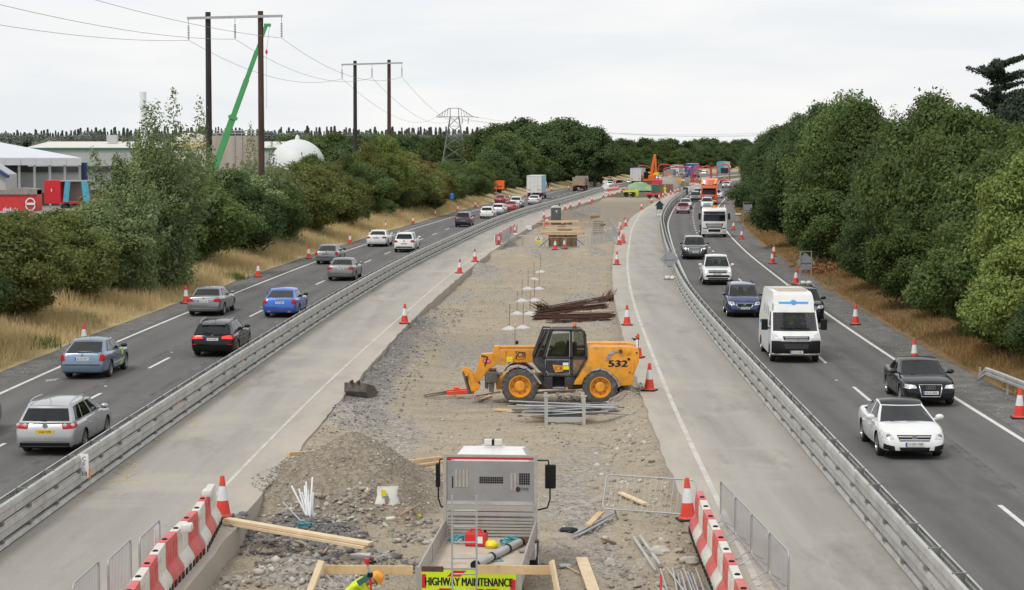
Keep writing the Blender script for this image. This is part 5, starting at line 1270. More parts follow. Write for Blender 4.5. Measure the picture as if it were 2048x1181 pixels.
# box lorry seen from behind
def box_lorry(label,pt,H,rearm,sidem,roofm,L=10.5,base=1.05,cabm=None,art=None,roadx=0):
    t=thing('lorry',label,'lorry',group=GL)
    MB().box((0,L/2-1.0,(H+base)/2),(2.46,L-2.3,H-base)).build('box_body',[sidem],t,bevel=.03)
    r=MB()
    for s in (-1,1): r.box((s*.61,.12,(H+base)/2),(1.19,.04,H-base-.1))
    r.build('rear_doors',rearm,t,bevel=.012)
    f=MB()
    for s in (-1,1): f.box((s*1.21,.10,(H+base)/2),(.07,.07,H-base))
    f.box((0,.10,H-.04),(2.46,.07,.10)); f.build('rear_frame',rearm,t)
    MB().box((0,L/2-1,H+.012),(2.40,L-2.35,.02)).build('roof',roofm,t)
    for s in (-1,1):
        MB().box((s*.85,.085,base+.55),(.46,.03,.16)).build('reflector_panel',M['amber'],t)
        MB().box((s*1.0,.12,.86),(.34,.06,.16)).build('tail_light',M['lamp_red'],t)
        MB().box((s*.61,.09,(H+base)/2),(.03,.05,H-base-.3)).build('door_bar',M['galv2'],t)
    tractor_cab(t,L,cabm or M['lorry_white'],1.2,2.9); chassis(t,.3,L-.6); wheel_set(t,(1.6,2.9,L-1.3),1.23,.5,.34)
    MB().box((0,.08,.62),(.52,.02,.12)).build('number_plate',M['plate_white'],t)
    if art=='arrow':
        mb=MB(); mb.prism([(-.5,-.45),(-.5,.45),(.5,.55),(-.15,-.0)],'y',.06,.09,0,Matrix.Translation((0,0,2.9))); mb.build('door_emblem',M['sign_white'],t)
    lorry_place(t,pt,True,'llane',L,roadx); return t
box_lorry('tall white box lorry with pale blue curtain side on the left carriageway',(1068,399),3.95,M['lorry_white'],M['truck_blue_side'],M['plastic_white'])
box_lorry('white lorry with a bright blue roof sheet beyond the cones',(1271,372),3.95,M['lorry_white'],M['plastic_white'],M['sign_blue2'])
box_lorry('dark blue lorry with a white arrow emblem on its doors beyond the red goalposts',(1379,357.5),4.15,M['lorry_blue'],M['lorry_blue2'] if 'lorry_blue2' in M else paint('lorry_blue2',(.16,.20,.36),0,.5),M['plastic_white'],12,art='arrow')
box_lorry('farthest lorry with teal doors near the trees at the right bend',(1441,351),4.15,M['teal'],M['plastic_white'],M['plastic_white'],12)
box_lorry('white box lorry partly hidden behind the grey tipper body in the distance',(1349,357),3.7,M['lorry_white'],M['lorry_white'],M['plastic_white'],10)
def tipper(label,pt,cabm,bodym,road,dx=0,H=2.75):
    t=thing('tipper_lorry',label,'lorry',group=GL); L=8.4
    mb=MB(); mb.prism([(-1.18,1.15),(1.18,1.15),(1.23,H),(1.16,H),(1.10,1.3),(-1.10,1.3),(-1.16,H),(-1.23,H)],'y',.15,5.9); mb.prism([(-1.18,1.15),(1.18,1.15),(1.23,H-.1),(-1.23,H-.1)],'y',.0,.12); mb.prism([(-1.18,1.15),(1.18,1.15),(1.23,H+.2),(-1.23,H+.2)],'y',5.9,6.02)
    for y in (.8,2.0,3.2,4.4,5.4):
        for s in (-1,1): mb.box((s*1.24,y,1.95),(.07,.12,1.5))
    mb.build('tipper_body',bodym,t,bevel=.015)
    MB().box((0,-.03,1.62),(1.6,.03,.22)).build('reflector_panel',M['amber'],t)
    for s in (-1,1): MB().box((s*.95,.0,.95),(.4,.06,.18)).build('tail_light',M['lamp_red'],t)
    tractor_cab(t,L,cabm,1.22,2.95); chassis(t,.2,7.8); wheel_set(t,(1.1,2.45,5.8,7.1),1.24,.5,.34); MB().box((0,.0,.66),(.52,.03,.12)).build('number_plate',M['plate_white'],t)
    lorry_place(t,pt,True,road,L,dx); return t
tipper('grey bodied tipper lorry with a red cab ahead of the white box lorry',(1157,383),M['tipper_red'],M['tipper_grey'],'llane')
tipper('old grey tipper lorry behind the yellow dumper in the distance',(1337,362),M['lorry_white'],M['trim_grey'],'llane')
# ---------------------------------------------------------------- the highway maintenance truck
def maintenance_truck():
    t=thing('flatbed_truck','white flatbed tipper truck with a yellow and red chevron tailboard','truck')
    W2=1.0; fl=.95; L=4.9
    MB().box((0,L/2,fl-.05),(1.96,L,.10)).build('bed_floor',M['bed_floor'],t)
    for s in (-1,1):
        b=MB().box((s*.985,L/2+.02,fl+.17),(.035,L-.1,.40))
        for z in (fl+.05,fl+.17,fl+.29): b.box((s*1.006,L/2,z),(.012,L-.14,.05))
        b.box((s*.985,L*.48,fl+.17),(.06,.08,.42)); b.box((s*.985,.02,fl+.15),(.07,.07,.46)); b.build('side_board',M['alu'],t)
    tb=MB().box((0,.0,fl+.16),(1.90,.035,.42)).build('tailboard',M['alu'],t)
    sg=MB().box((.0,-.025,fl+.10),(1.82,.012,.46)).build('chevron_board',M['hv_yellow'],tb)
    rd=MB()
    def para(x0,x1,z0,z1,sk): rd.add([(x0,-.033,z0),(x1,-.033,z0),(x1+sk,-.033,z1),(x0+sk,-.033,z1)],[(0,1,2,3)])
    zb,zt=fl-.125,fl+.325
    para(-.905,-.82,zb+.10,zt-.08,.0); para(.80,.905,zb+.02,zt-.16,.0)
    para(-.66,-.40,zb,zb+.10,.10); para(-.15,.20,zb,zb+.10,.10); para(.42,.66,zb,zb+.10,-.10)
    para(-.42,-.16,zt-.12,zt,.12); 
    rd.build('red_chevron',M['hv_red'],sg)
    mb=MB()
    for k in (-.006,0,.006): mb.text('HIGHWAY MAINTENANCE',.225,frame((k,-.040-abs(k)*.1,fl+.10),(1,0,0),(0,0,1)),sx=.625); mb.build('lettering',M['ink'],sg)
    MB().box((-.70,-.02,fl+.345),(.42,.03,.10)).build('tail_lamp_cluster',M['rust'],tb)
    # headboard
    hb=MB()
    for s in (-1,1): hb.box((s*.985,L+.02,fl+.82),(.07,.07,1.75))
    hb.box((0,L+.02,fl+1.66),(1.92,.06,.05)); hb.box((0,L+.02,fl+.60),(1.92,.07,.12)); hb.box((0,L+.02,fl+.48),(1.92,.06,.08))
    hb.build('headboard_frame',M['alu'],t)
    MB().box((0,L+.015,fl+1.61),(1.88,.03,.045)).build('red_strip',M['hv_red'],t)
    pn=MB().box((0,L+.03,fl+1.12),(1.90,.03,.86)).build('headboard_panel',M['trim_grey'],t)
    MB().box((0,L+.0,fl+.70),(1.88,.03,.07)).build('silver_rail',M['galv'],t)
    mb=MB()
    for z in range(6): mb.box((0,L+.02,fl+.05+z*.07),(1.88,.05,.05))
    mb.build('corrugated_board',M['alu'],t)
    yb=L+.008
    def mesh_(x0,x1,z0,z1,nx,nz):
        dk=MB()
        for i in range(nx):
            for j in range(nz):
                w=(x1-x0)/nx; h=(z1-z0)/nz; dk.box((x0+(i+.5)*w,yb,z0+(j+.5)*h),(w*.74,.008,h*.74))
        dk.build('vent_grid',M['black'],pn)
    mesh_(-.24,.28,fl+1.10,fl+1.24,11,3); mesh_(.62,.86,fl+1.08,fl+1.32,5,5); mesh_(-.84,-.80,fl+1.0,fl+1.24,1,5)
    gs=MB(); 
    for x in (-.74,-.66,-.58,-.50): gs.box((x,yb,fl+1.20),(.05,.008,.36))
    for x in (.46,.54): gs.box((x,yb,fl+1.14),(.05,.008,.36))
    gs.build('faded_sticker_marks',M['alu'],pn)
    mb=MB(); mb.text('TWS',.085,frame((.74,yb-.004,fl+.99),(1,0,0),(0,0,1))); mb.lathe([(.05,0),(.05,.006)],16,0,frame((.60,yb-.004,fl+.99),(1,0,0),(0,0,1))); mb.text('HIGHWAY',.0001,frame((0,yb,fl),(1,0,0),(0,0,1))) if False else None; mb.build('lettering',M['ink'],pn)
    # cab
    prof=[(L+.15,.75),(L+.15,fl+1.35),(L+.30,fl+1.60),(L+.7,fl+1.70),(L+1.25,fl+1.66),(L+1.55,fl+1.42),(L+1.85,fl+.55),(L+1.95,fl+.1),(L+1.95,.45),(L+.3,.45)]
    mb=MB(); shell(mb,prof,lambda z,y:1-.10*max(0,(z-1.5)/1.2)-.22*max(0,(z-2.35)/.3)**2,.96,.20); me=mb.mesh('cab',M['truck_white'],32); o=add_obj('cab',me,t); bv=bvh_of(me)
    panel(bv,t,'rear_window',[(-.62,fl+.85),(.62,fl+.85),(.60,fl+1.25),(-.60,fl+1.25)],(0,1,0),M['glass_dark2'],.01)
    panel(bv,t,'windscreen',[(-.8,fl+.6),(.8,fl+.6),(.74,fl+1.3),(-.74,fl+1.3)],(0,-1,0),M['glass_dark2'],.01,8,4)
    for s in (-1,1): panel(bv,t,'side_window',[(L+.5,fl+.6),(L+1.45,fl+.6),(L+1.25,fl+1.25),(L+.5,fl+1.25)],(-s,0,0),M['glass_dark2'],.01)
    b=MB().box((-.11,L+.8,fl+1.80),(.17,.13,.12)).box((.11,L+.8,fl+1.80),(.17,.13,.12)).box((0,L+.8,fl+1.73),(.5,.06,.03)).build('beacon',M['plastic_white'],t,bevel=.02)
    MB().box((0,L+.8,fl+1.80),(.05,.14,.11)).build('beacon_strap',M['black'],b)
    for s in (-1,1):
        MB().tube([(s*.95,L+.9,fl+1.45),(s*1.20,L+1.0,fl+1.44),(s*1.24,L+1.0,fl+1.20),(s*1.24,L+1.0,fl+.62),(s*1.18,L+1.0,fl+.45),(s*.97,L+1.0,fl+.40)],.018,6).build('mirror_arm',M['black'],t,60)
        MB().box((s*1.25,L+1.02,fl+1.10),(.24 if s>0 else .10,.10,.50)).build('mirror',M['black'],t,bevel=.03)
    MB().box((-.38,2.6,.72),(.09,5.6,.2)).box((.38,2.6,.72),(.09,5.6,.2)).build('chassis',M['black'],t)
    wheel_set(t,(1.1,L+1.1),1.0,.36,.22)
    for ch in t.children:
        if ch.name.split('.')[0] in ('headboard_frame','red_strip','headboard_panel','silver_rail','cab','roof_rib','beacon','mirror_arm','mirror','windscreen','rear_window','side_window'): k_=1.09 if ch.name.split('.')[0] in ('cab','roof_rib','beacon','windscreen','rear_window','side_window') else 1.07; ch.scale.z=k_; ch.location.z=fl*(1-k_)
    p=at(948,1181,-.55); h=R(4.2); t.rotation_euler=(0,0,-h); t.location=(-.83,37.75,-.68)
    return t
TRK=maintenance_truck()
def on_truck(x,y,z): return Matrix.Translation(TRK.location)@Matrix.Rotation(TRK.rotation_euler.z,4,'Z')@Vector((x,y,z))
def rope(label,c,r,n,m,name='rope',dz=.05,tail=None):
    pts=[]
    for i in range(n): a=i*.75+random.uniform(-.3,.3); q=r*random.uniform(.45,1); pts.append((c[0]+q*math.cos(a)*1.3,c[1]+q*math.sin(a),c[2]+random.uniform(.01,dz)))
    if tail: pts+=tail
    o=MB().tube(pts,.013,5).build(name,m,None,60); tag(o,label,'rope')
random.seed(8)
q=on_truck(-.62,4.25,.96); rope('tangled turquoise rope heaped at the left of the truck headboard',q,.22,34,M['rope'],dz=.18)
q=on_truck(.50,4.15,.96); rope('turquoise rope trailing across the truck bed from the right of the headboard',q,.20,30,M['rope'],dz=.16,tail=[on_truck(.38,3.7,.96),on_truck(.30,3.3,.96),on_truck(.40,3.0,.96),on_truck(.36,2.7,.96),on_truck(.48,2.4,.96),on_truck(.30,2.35,.96)])
t=thing('fuel_can','red fuel can lying on the truck bed beside the turquoise rope','fuel can',on_truck(-.22,4.0,.96),-.15)
MB().box((0,0,.14),(.46,.30,.28)).build('can_body',M['red_can'],t,bevel=.035); MB().tube([(-.12,0,.28),(-.12,0,.34),(.10,0,.34),(.10,0,.28)],.018,6).build('handle',M['red_can'],t,60); MB().lathe([(.03,0),(.03,.05)],10,0,Matrix.Translation((.19,0,.28))).build('cap',M['black'],t,40); MB().box((.10,-.16,.14),(.12,.02,.14)).build('white_mark',M['sign_white'],t)
t=thing('pipe','long grey pipe with black collars lying slantwise across the truck bed','pipe',on_truck(-.02,1.6,1.04),R(-17)+TRK.rotation_euler.z)
mb=MB().tube([(0,0,0),(0,2.5,0)],.085,16); mb.build('tube',M['galv'],t,60)
for y in (.0,.85,1.75,2.5): MB().tube([(0,y-.04,0),(0,y+.04,0)],.095,16).build('collar',M['black'],t,60)
tag(MB().tube([on_truck(.62,4.35,1.0),on_truck(.80,4.30,1.02),on_truck(.95,4.2,1.0)],.03,8).build('spirit_level',M['rust'],None,60),'rusty bar lying at the right front of the truck bed','bar')
o=MB().box((0,0,.05),(.62,.42,.04)).build('orange_sheet',M['rust'],None,loc=on_truck(.72,4.3,.95),rz=.2); tag(o,'crumpled rusty orange sheet in the right front corner of the truck bed','sheet')
tag(MB().ell((0,0,.06),(.14,.11,.10),0,12,8,.15).build('yellow_cloth',M['sign_yellow'],None,50,loc=on_truck(.12,3.75,.96)),'dull yellow cloth bundle beside the red fuel can','cloth')
tag(MB().box((0,0,.02),(.40,.22,.02)).build('dark_board',M['dark_fabric'],None,loc=on_truck(.55,.45,.96),rz=.1),'dark flat board on the truck bed next to the tailboard','board')
tag(MB().box((0,0,.02),(.55,.25,.025)).box((0,0,.035),(.50,.20,.01)).build('red_white_sign',M['plastic_red'],None,loc=on_truck(-.12,.5,.955),rz=-.1),'small red and white panel lying behind the tailboard of the truck','panel')
tag(MB().ell((0,0,.06),(.11,.09,.08),0,9,6,.2).build('stone',M['stone_pale'],None,30,loc=on_truck(.42,1.35,.96)),'grey stone lying on the truck bed right of the grey pipe','stone')
tag(MB().ell((0,0,.03),(.10,.07,.04),0,9,6,.2).build('stone',M['stone'],None,30,loc=on_truck(.82,3.3,.96)),'dark flat stone near the right side board of the truck','stone')
# ---------------------------------------------------------------- the telehandler
def telehandler():
    t=thing('telehandler','yellow telehandler with black cab parked side-on with its forks down','telehandler')
    T=lambda zx,zy:(zx*.004061-4.852,3.258-zy*.004061)
    PL=lambda *a:[T(*p) for p in a]
    Y=M['yellow']
    rear=PL((1430,300),(1545,296),(1800,297),(1880,315),(1882,430),(1835,545),(1832,630),(1712,640),(1700,585),(1650,535),(1560,505),(1460,520),(1405,570),(1385,628),(1300,628),(1345,560),(1425,410))
    body=MB()
    body.prism(rear,'y',-1.05,-.45); body.prism(rear,'y',.45,1.05)
    body.build('rear_body',Y,t,30,bevel=.02)
    MB().prism(PL((1430,420),(1860,420),(1830,620),(1712,600),(1560,560),(1400,600),(1320,620)),'y',-.45,.45).build('engine_cover',Y,t,bevel=.02)
    MB().prism(PL((640,560),(1320,560),(1800,560),(1800,640),(1330,690),(1000,690),(640,690)),'y',-.40,.40).build('chassis',M['mud_steel'],t,bevel=.02)
    MB().prism(PL((630,600),(760,520),(980,540),(1040,640),(640,690)),'y',-.5,.5).build('front_frame',Y,t,bevel=.02)
    for zy in (655,655): pass
    x0,z0=T(845,655); x1,z1=T(1545,680)
    MB().tube([(x0,-.85,z0),(x0,.85,z0)],.12,12).build('front_axle',M['mud_steel'],t,40); MB().tube([(x1,-.85,z1),(x1,.85,z1)],.12,12).build('rear_axle',M['mud_steel'],t,40)
    # wheels: lugged tyres
    def tyre(r):
        mb=MB(); w=.20; Mx=Matrix.Rotation(-PI/2,4,'X')
        mb.lathe([(r*.56,-w*.75),(r*.62,-w),(r*.86,-w),(r*.95,-w*.85),(r*.955,w*.85),(r*.86,w),(r*.62,w),(r*.56,w*.75)],40,0,Mx,cap=False)
        n=22
        for i in range(n):
            for s in (-1,1):
                a=2*PI*(i+(.5 if s>0 else 0))/n
                Mk=Matrix.Rotation(a,4,'Y')
                p=Mk@Vector((0,0,r*.962)); q=Matrix.Rotation(a-.17,4,'Y')@Vector((0,0,r*.955))
                mb.beam(p+Vector((0,s*.02,0)),q+Vector((0,s*w*1.0,0)),.062,r*.075,0,up=(p.x,0,p.z))
        return mb.mesh('wheel',M['dusty_rubber'],30)
    def rim(r):
        mb=MB(); Mx=Matrix.Rotation(-PI/2,4,'X')
        mb.lathe([(r*.56,-.13),(r*.60,-.20),(r*.56,-.205),(r*.50,-.12),(r*.47,-.05),(r*.30,-.03),(r*.29,-.12),(r*.22,-.16),(0,-.165)],32,0,Mx@Matrix.Scale(-1,4,(0,0,1)) if False else Mx,cap=False)
        for i in range(8): a=2*PI*i/8; mb.lathe([(.022,-.01),(.022,.05)],8,1,Matrix.Translation((r*.38*math.cos(a),-.04,r*.38*math.sin(a)))@Matrix.Rotation(PI/2,4,'X'))
        return mb.mesh('rim',[Y,M['mud_steel']],35)
    for x,z,r in ((x0,z0,.66),(x1,z1,.63)):
        tm,rm=tyre(r),rim(r)
        for s in (-1,1):
            w=add_obj('wheel',tm,t,(x,s*.95,r-.01)); o=add_obj('rim',rm,w,None,0 if s<0 else PI)
    # mudguards
    for pts in (((735,500),(760,478),(830,466),(900,482),(960,530),(1022,612)),((1465,503),(1540,488),(1600,505),(1650,545),(1690,590),(1708,640))):
        for s in (-1,1):
            mb=MB(); P2=PL(*pts)
            for a,b in zip(P2,P2[1:]): mb.beam((a[0],s*.95,a[1]),(b[0]+(b[0]-a[0])*.08,s*.95,b[1]+(b[1]-a[1])*.08),.42,.05)
            mb.build('mudguard',M['galv2'],t)
    # steps, tank and battery box under the cab
    for poly in (((1055,562),(1130,562),(1130,668),(1085,668),(1055,640)),((1235,562),(1328,562),(1300,666),(1235,666))): MB().prism(PL(*poly),'y',-1.08,-.35).build('side_box',M['machine_black'],t,bevel=.02)
    a=T(1130,655);b=T(1235,655); MB().beam((a[0],-1.0,a[1]),(b[0],-1.0,b[1]),.25,.03).build('step',M['galv2'],t)
    MB().prism(PL((1130,570),(1235,570),(1235,640),(1130,640)),'y',-.75,-.4).build('step_recess',M['black'],t)
    p=T(1252,658); MB().lathe([(.045,0),(.045,.04)],12,0,Matrix.Translation((p[0],-1.09,p[1]))@Matrix.Rotation(PI/2,4,'X')).build('side_lamp',M['amber'],t,40)
    # cab
    Yn,Yf=-1.06,-.12
    cab=MB()
    def bar(p,q,y,w=.075,h=.075): a=T(*p);b=T(*q); cab.beam((a[0],y,a[1]),(b[0],y,b[1]),w,h)
    for y in (Yn,Yf):
        for p,q in (((1050,400),(1125,152)),((1125,152),(1370,152)),((1370,152),(1412,190)),((1412,185),(1425,400)),((1425,395),(1335,548)),((1335,545),(1065,545)),((1065,548),(1050,395)),((1292,150),(1296,545)),((1050,392),(1425,392))): bar(p,q,y)
    for p in ((1125,152),(1372,152),(1418,300)): a=T(*p); cab.beam((a[0],Yn,a[1]),(a[0],Yf,a[1]),.07,.07)
    cab.build('cab_frame',M['machine_black'],t)
    MB().prism(PL((1110,146),(1380,146),(1402,166),(1110,160)),'y',Yn-.03,Yf+.03).build('cab_roof',M['machine_black'],t,bevel=.02)
    MB().prism(PL((1050,400),(1065,545),(1335,545),(1420,400)),'y',Yf-.02,Yf+.03).build('cab_inner_wall',M['interior'],t)
    MB().prism(PL((1300,395),(1424,395),(1335,545),(1300,545)),'y',Yn-.01,Yn+.03).build('rear_quarter_panel',M['rust_steel'],t)
    nose=MB(); nose.prism(PL((955,380),(1050,395),(1065,545),(1010,500),(960,440)),'y',Yn,Yf); nose.build('cab_nose',M['machine_black'],t,bevel=.02)
    g=MB(); g.prism(PL((965,375),(1045,150),(1120,150),(1052,392)),'y',Yn-.02,Yn+.01); g.prism(PL((962,378),(1048,146),(1062,146),(975,380)),'y',Yn+.03,Yf-.03); g.build('windscreen',M['glass'],t)
    fr=MB()
    for p,q in (((960,382),(1048,146)),((1048,144),(1125,150)),((990,380),(1085,160))):
        a=T(*p);b=T(*q)
        for y in (Yn-.02,Yf): fr.beam((a[0],y,a[1]),(b[0],y,b[1]),.05,.05)
    mesh=MB()
    for k in range(9):
        y=Yn+(Yf-Yn)*(k+.5)/9; a=T(955,385);b=T(1042,148); mesh.tube([(a[0],y,a[1]),(b[0],y,b[1])],.009,4)
    mesh.build('windscreen_guard',M['machine_black'],t,60); fr.build('windscreen_frame',M['machine_black'],t)
    dw=MB().prism(PL((1072,385),(1090,300),(1125,180),(1278,170),(1278,385)),'y',Yn+.0,Yn+.012).build('door_window',M['glass'],t)
    MB().prism(PL((1310,385),(1308,165),(1360,165),(1405,195),(1412,385)),'y',Yn+.0,Yn+.012).build('side_window',M['glass'],t)
    d=MB().prism(PL((1066,408),(1278,408),(1278,538),(1090,538),(1066,500)),'y',Yn+.0,Yn+.02).build('door',M['machine_black'],t)
    ed=MB()
    for p,q in (((1066,410),(1278,410)),((1278,410),(1278,536)),((1278,536),(1092,536)),((1092,536),(1066,498)),((1066,498),(1066,410)),((1072,387),(1278,387)),((1278,387),(1278,172)),((1128,180),(1278,172)),((1072,387),(1128,180))): a=T(*p);b=T(*q); ed.beam((a[0],Yn-.01,a[1]),(b[0],Yn-.01,b[1]),.02,.025)
    ed.build('door_trim',M['galv2'],d)
    # cab contents
    p=T(1195,410); MB().box((p[0],-.6,p[1]),(.5,.5,.14)).box((p[0]+.26,-.6,p[1]+.32),(.12,.46,.62),e=(0,.15,0)).build('driver_seat',M['seat'],t,bevel=.03)
    p=T(1330,330); MB().box((p[0]-.02,-.55,p[1]),(.14,.5,.5)).build('seat_back',M['seat'],t,bevel=.03)
    p=T(1095,330); MB().tube([(p[0]+.05,-.6,p[1]-.3),(p[0]+.12,-.6,p[1]+.02)],.03,8).lathe([(.19,-.015),(.205,0),(.19,.015)],20,0,Matrix.Translation((p[0]+.13,-.6,p[1]+.03))@Matrix.Rotation(.5,4,'Y'),cap=False).build('steering_wheel',M['black'],t,50)
    # boom
    z=lambda a:T(0,a)[1]; x=lambda a:T(a,0)[0]
    MB().tube([(x(668),-.02,z(324)),(x(985),-.02,z(324)),(x(1560),-.02,z(318))],.066,16).build('tilt_cylinder',Y,t,60)
    MB().box(((x(690)+x(1560))/2,.15,(z(345)+z(462))/2),(x(1560)-x(690),.42,z(345)-z(462))).build('boom',Y,t,bevel=.03)
    MB().box(((x(675)+x(722))/2,.13,(z(350)+z(482))/2),(x(722)-x(675),.50,z(350)-z(482))).build('boom_collar',Y,t,bevel=.015)
    hd_=MB(); hd_.prism(PL((620,318),(660,312),(672,350),(672,478),(642,478),(630,440),(606,380)),'y',-.08,.36); hd_.prism(PL((508,386),(606,380),(640,440),(640,478),(600,505),(470,645),(440,600),(478,470)),'y',-.03,.31); hd_.build('boom_nose',Y,t,bevel=.015)
    c=MB(); c.prism(PL((332,515),(352,512),(430,545),(446,612),(498,655),(488,690),(450,712),(418,712),(395,640),(385,575),(340,556)),'y',-.35,-.25); c.prism(PL((332,515),(352,512),(430,545),(446,612),(498,655),(488,690),(450,712),(418,712),(395,640),(385,575),(340,556)),'y',.45,.55); c.box((x(375),.1,z(560)),(.12,1.1,.10)); c.box((x(440),.1,z(690)),(.2,1.0,.12)); c.build('fork_carriage',[M['yellow']],t,bevel=.012)
    dk=MB(); a=T(345,535);b=T(398,730); 
    for y in (-.42,.62): dk.beam((a[0],y,a[1]),(b[0],y,b[1]),.12,.055)
    a=T(372,545);b=T(410,735); dk.beam((a[0],-.1,a[1]),(b[0],-.1,b[1]),.10,.05); dk.build('fork_shank',M['mud_steel'],t)
    hs=MB(); a=T(480,640);b=T(520,560); hs.tube([(a[0],.0,a[1]),(b[0],.0,b[1])],.02,6); hs.tube([(a[0],.12,a[1]),(b[0],.12,b[1])],.02,6); a=T(560,410);b=T(535,490); hs.tube([(T(505,400)[0],-.06,T(505,400)[1]),(a[0],-.06,a[1]),(b[0],-.06,b[1])],.022,6); hs.build('hydraulic_hose',M['black'],t,60)
    st=MB(); p=T(553,450); Mx=frame((p[0],-.035,p[1]),(1,0,-.12),(.12,0,1))
    st.lathe([(.15,0),(.15,.006)],24,0,Mx@Matrix.Scale(.62,4,(0,1,0))); so_=st.build('oval_sticker',M['hv_red2'],t); mb=MB(); mb.text('GAP',.11,Mx@Matrix.Translation((0,0,.009))); mb.build('lettering',M['sign_white'],so_)
    # front box and stabiliser
    MB().prism(PL((545,528),(648,528),(648,622),(545,622)),'y',-.75,-.30).build('front_box',M['mud_steel'],t,bevel=.02)
    MB().prism(PL((568,622),(625,622),(615,708),(575,700)),'y',-.72,-.40).build('stabiliser',M['mud_steel'],t,bevel=.015)
    MB().prism(PL((535,560),(565,560),(565,690),(538,680)),'y',-.35,.45).build('front_plate',M['mud_steel'],t)
    p=T(605,512); MB().lathe([(.05,-.14),(.06,.14)],12,0,Matrix.Translation((p[0],-.5,p[1]))@Matrix.Rotation(PI/2,4,'Y')).build('work_lamp',M['rust'],t,40)
    lf=T(755,435); MB().box((lf[0],-.10,lf[1]),(.24,.10,.17)).build('headlamp',M['sign_yellow'],t,bevel=.02)
    a=T(800,400); MB().tube([(a[0],-.1,a[1]),(a[0]+.06,-.1,a[1]+.02),(a[0]+.02,-.1,a[1]+.12)],.018,6).build('lamp_bracket',M['galv2'],t,60)
    a=T(820,305); MB().box((a[0],.3,a[1]+.05),(.10,.05,.14)).build('front_mirror',M['black'],t,bevel=.02)
    # lettering
    mb=MB(); Mx=frame((x(850),-.068,z(395)),(1,0,.05),(-.05,0,1)); mb.text('JCB',.27,Mx,sx=.9); mb.text('JCB',.27,Mx@Matrix.Translation((.012,0,.0008)),sx=.9); mb.build('lettering',M['ink'],t)
    mb=MB(); q=[T(*p) for p in ((805,362),(893,372),(893,425),(822,438))]
    for a,b in zip(q,q[1:]+q[:1]): mb.beam((a[0],-.07,a[1]),(b[0],-.07,b[1]),.006,.012)
    mb.build('logo_outline',M['ink'],t)
    lg=MB().prism(PL((1128,452),(1218,462),(1222,510),(1150,520)),'y',Yn-.026,Yn-.012).build('door_logo',Y,d); mb=MB(); mb.text('JCB',.20,frame((x(1180),Yn-.030,z(486)),(1,0,-.03),(.03,0,1)),sx=.95); mb.build('lettering',M['ink'],lg)
    MB().box((x(1243),Yn-.02,z(447)),(.20,.01,.10)).build('white_label',M['sign_white'],d); MB().box((x(1246),Yn-.02,z(480)),(.20,.01,.13)).build('yellow_label',M['sign_yellow'],d)
    mb=MB(); mb.text('532',.32,frame((x(1698),-1.056,z(447)),(1,0,0),(0,0,1)),sx=1.45)
    for k in (-.024,-.012,.012,.024): mb.text('532',.32,frame((x(1698)+k,-1.056-abs(k)*.05,z(447)+k*.4),(1,0,0),(0,0,1)),sx=1.45)
    mb.build('lettering',M['ink'],t)
    dt=MB(); 
    for p,r in (((1792,405),.05),((1862,350),.03),((1800,520),.025)): a=T(*p); dt.lathe([(r,0),(r,.012)],14,0,Matrix.Translation((a[0],-1.056,a[1]))@Matrix.Rotation(PI/2,4,'X'))
    dt.build('body_hole',M['black'],t); 
    a=T(1785,340); MB().lathe([(.13,0),(.13,.02),(.05,.03),(.05,.07)],20,0,Matrix.Translation((a[0],-1.05,a[1]))@Matrix.Rotation(PI/2,4,'X')).build('pivot_boss',Y,t,40)
    a=T(1720,335); MB().lathe([(.07,0),(.07,.10)],16,0,Matrix.Translation((a[0],-1.05,a[1]))@Matrix.Rotation(PI/2,4,'X')).build('pivot_pin',M['rust'],t,40)
    hs=MB()
    for k in (0,.045,.09): hs.tube([(T(1590,415)[0]+k,-1.07,T(1590,415)[1]),(T(1615,360)[0]+k,-1.08,T(1615,360)[1]),(T(1660,325)[0]+k,-1.08,T(1660,325)[1]-k*.5),(T(1700,350)[0],-1.06,T(1700,350)[1])],.016,6)
    hs.build('rear_hose',M['galv2'],t,60)
    mb=MB().prism(PL((1815,405),(1838,405),(1832,520),(1815,530)),'y',-1.09,-1.05).build('light_guard',Y,t)
    mb=MB(); q=[T(1860,380),T(1880,330),T(1875,225),T(1850,205)]; mb.tube([(a,-1.0,b) for a,b in q],.014,6); mb.build('mirror_stalk',M['black'],t,60)
    p=T(1842,228); MB().lathe([(.11,0),(.105,.02),(.03,-.06)],16,0,Matrix.Translation((p[0],-1.0,p[1]))).build('rear_lamp_dish',M['rust'],t,50)
    p=T(1325,140); b=MB().lathe([(.07,0),(.07,.04)],16,0,Matrix.Translation((p[0],-.5,p[1]))).build('beacon_base',M['black'],t,40); MB().lathe([(.062,.04),(.062,.13),(.045,.17),(0,.18)],16,0,Matrix.Translation((p[0],-.5,p[1]))).build('beacon',M['beacon_orange'],t,40)
    pp=at(1120,808,-.36); t.location=(pp.x,pp.y+1.0,-.38)
    t.scale=(1.0,1,1)
    return t
P('hv_red2',(.72,.05,.10),.45,0,.06,4); P('beacon_orange',(.85,.16,.02),.3,0,.06,4)
TH=telehandler()
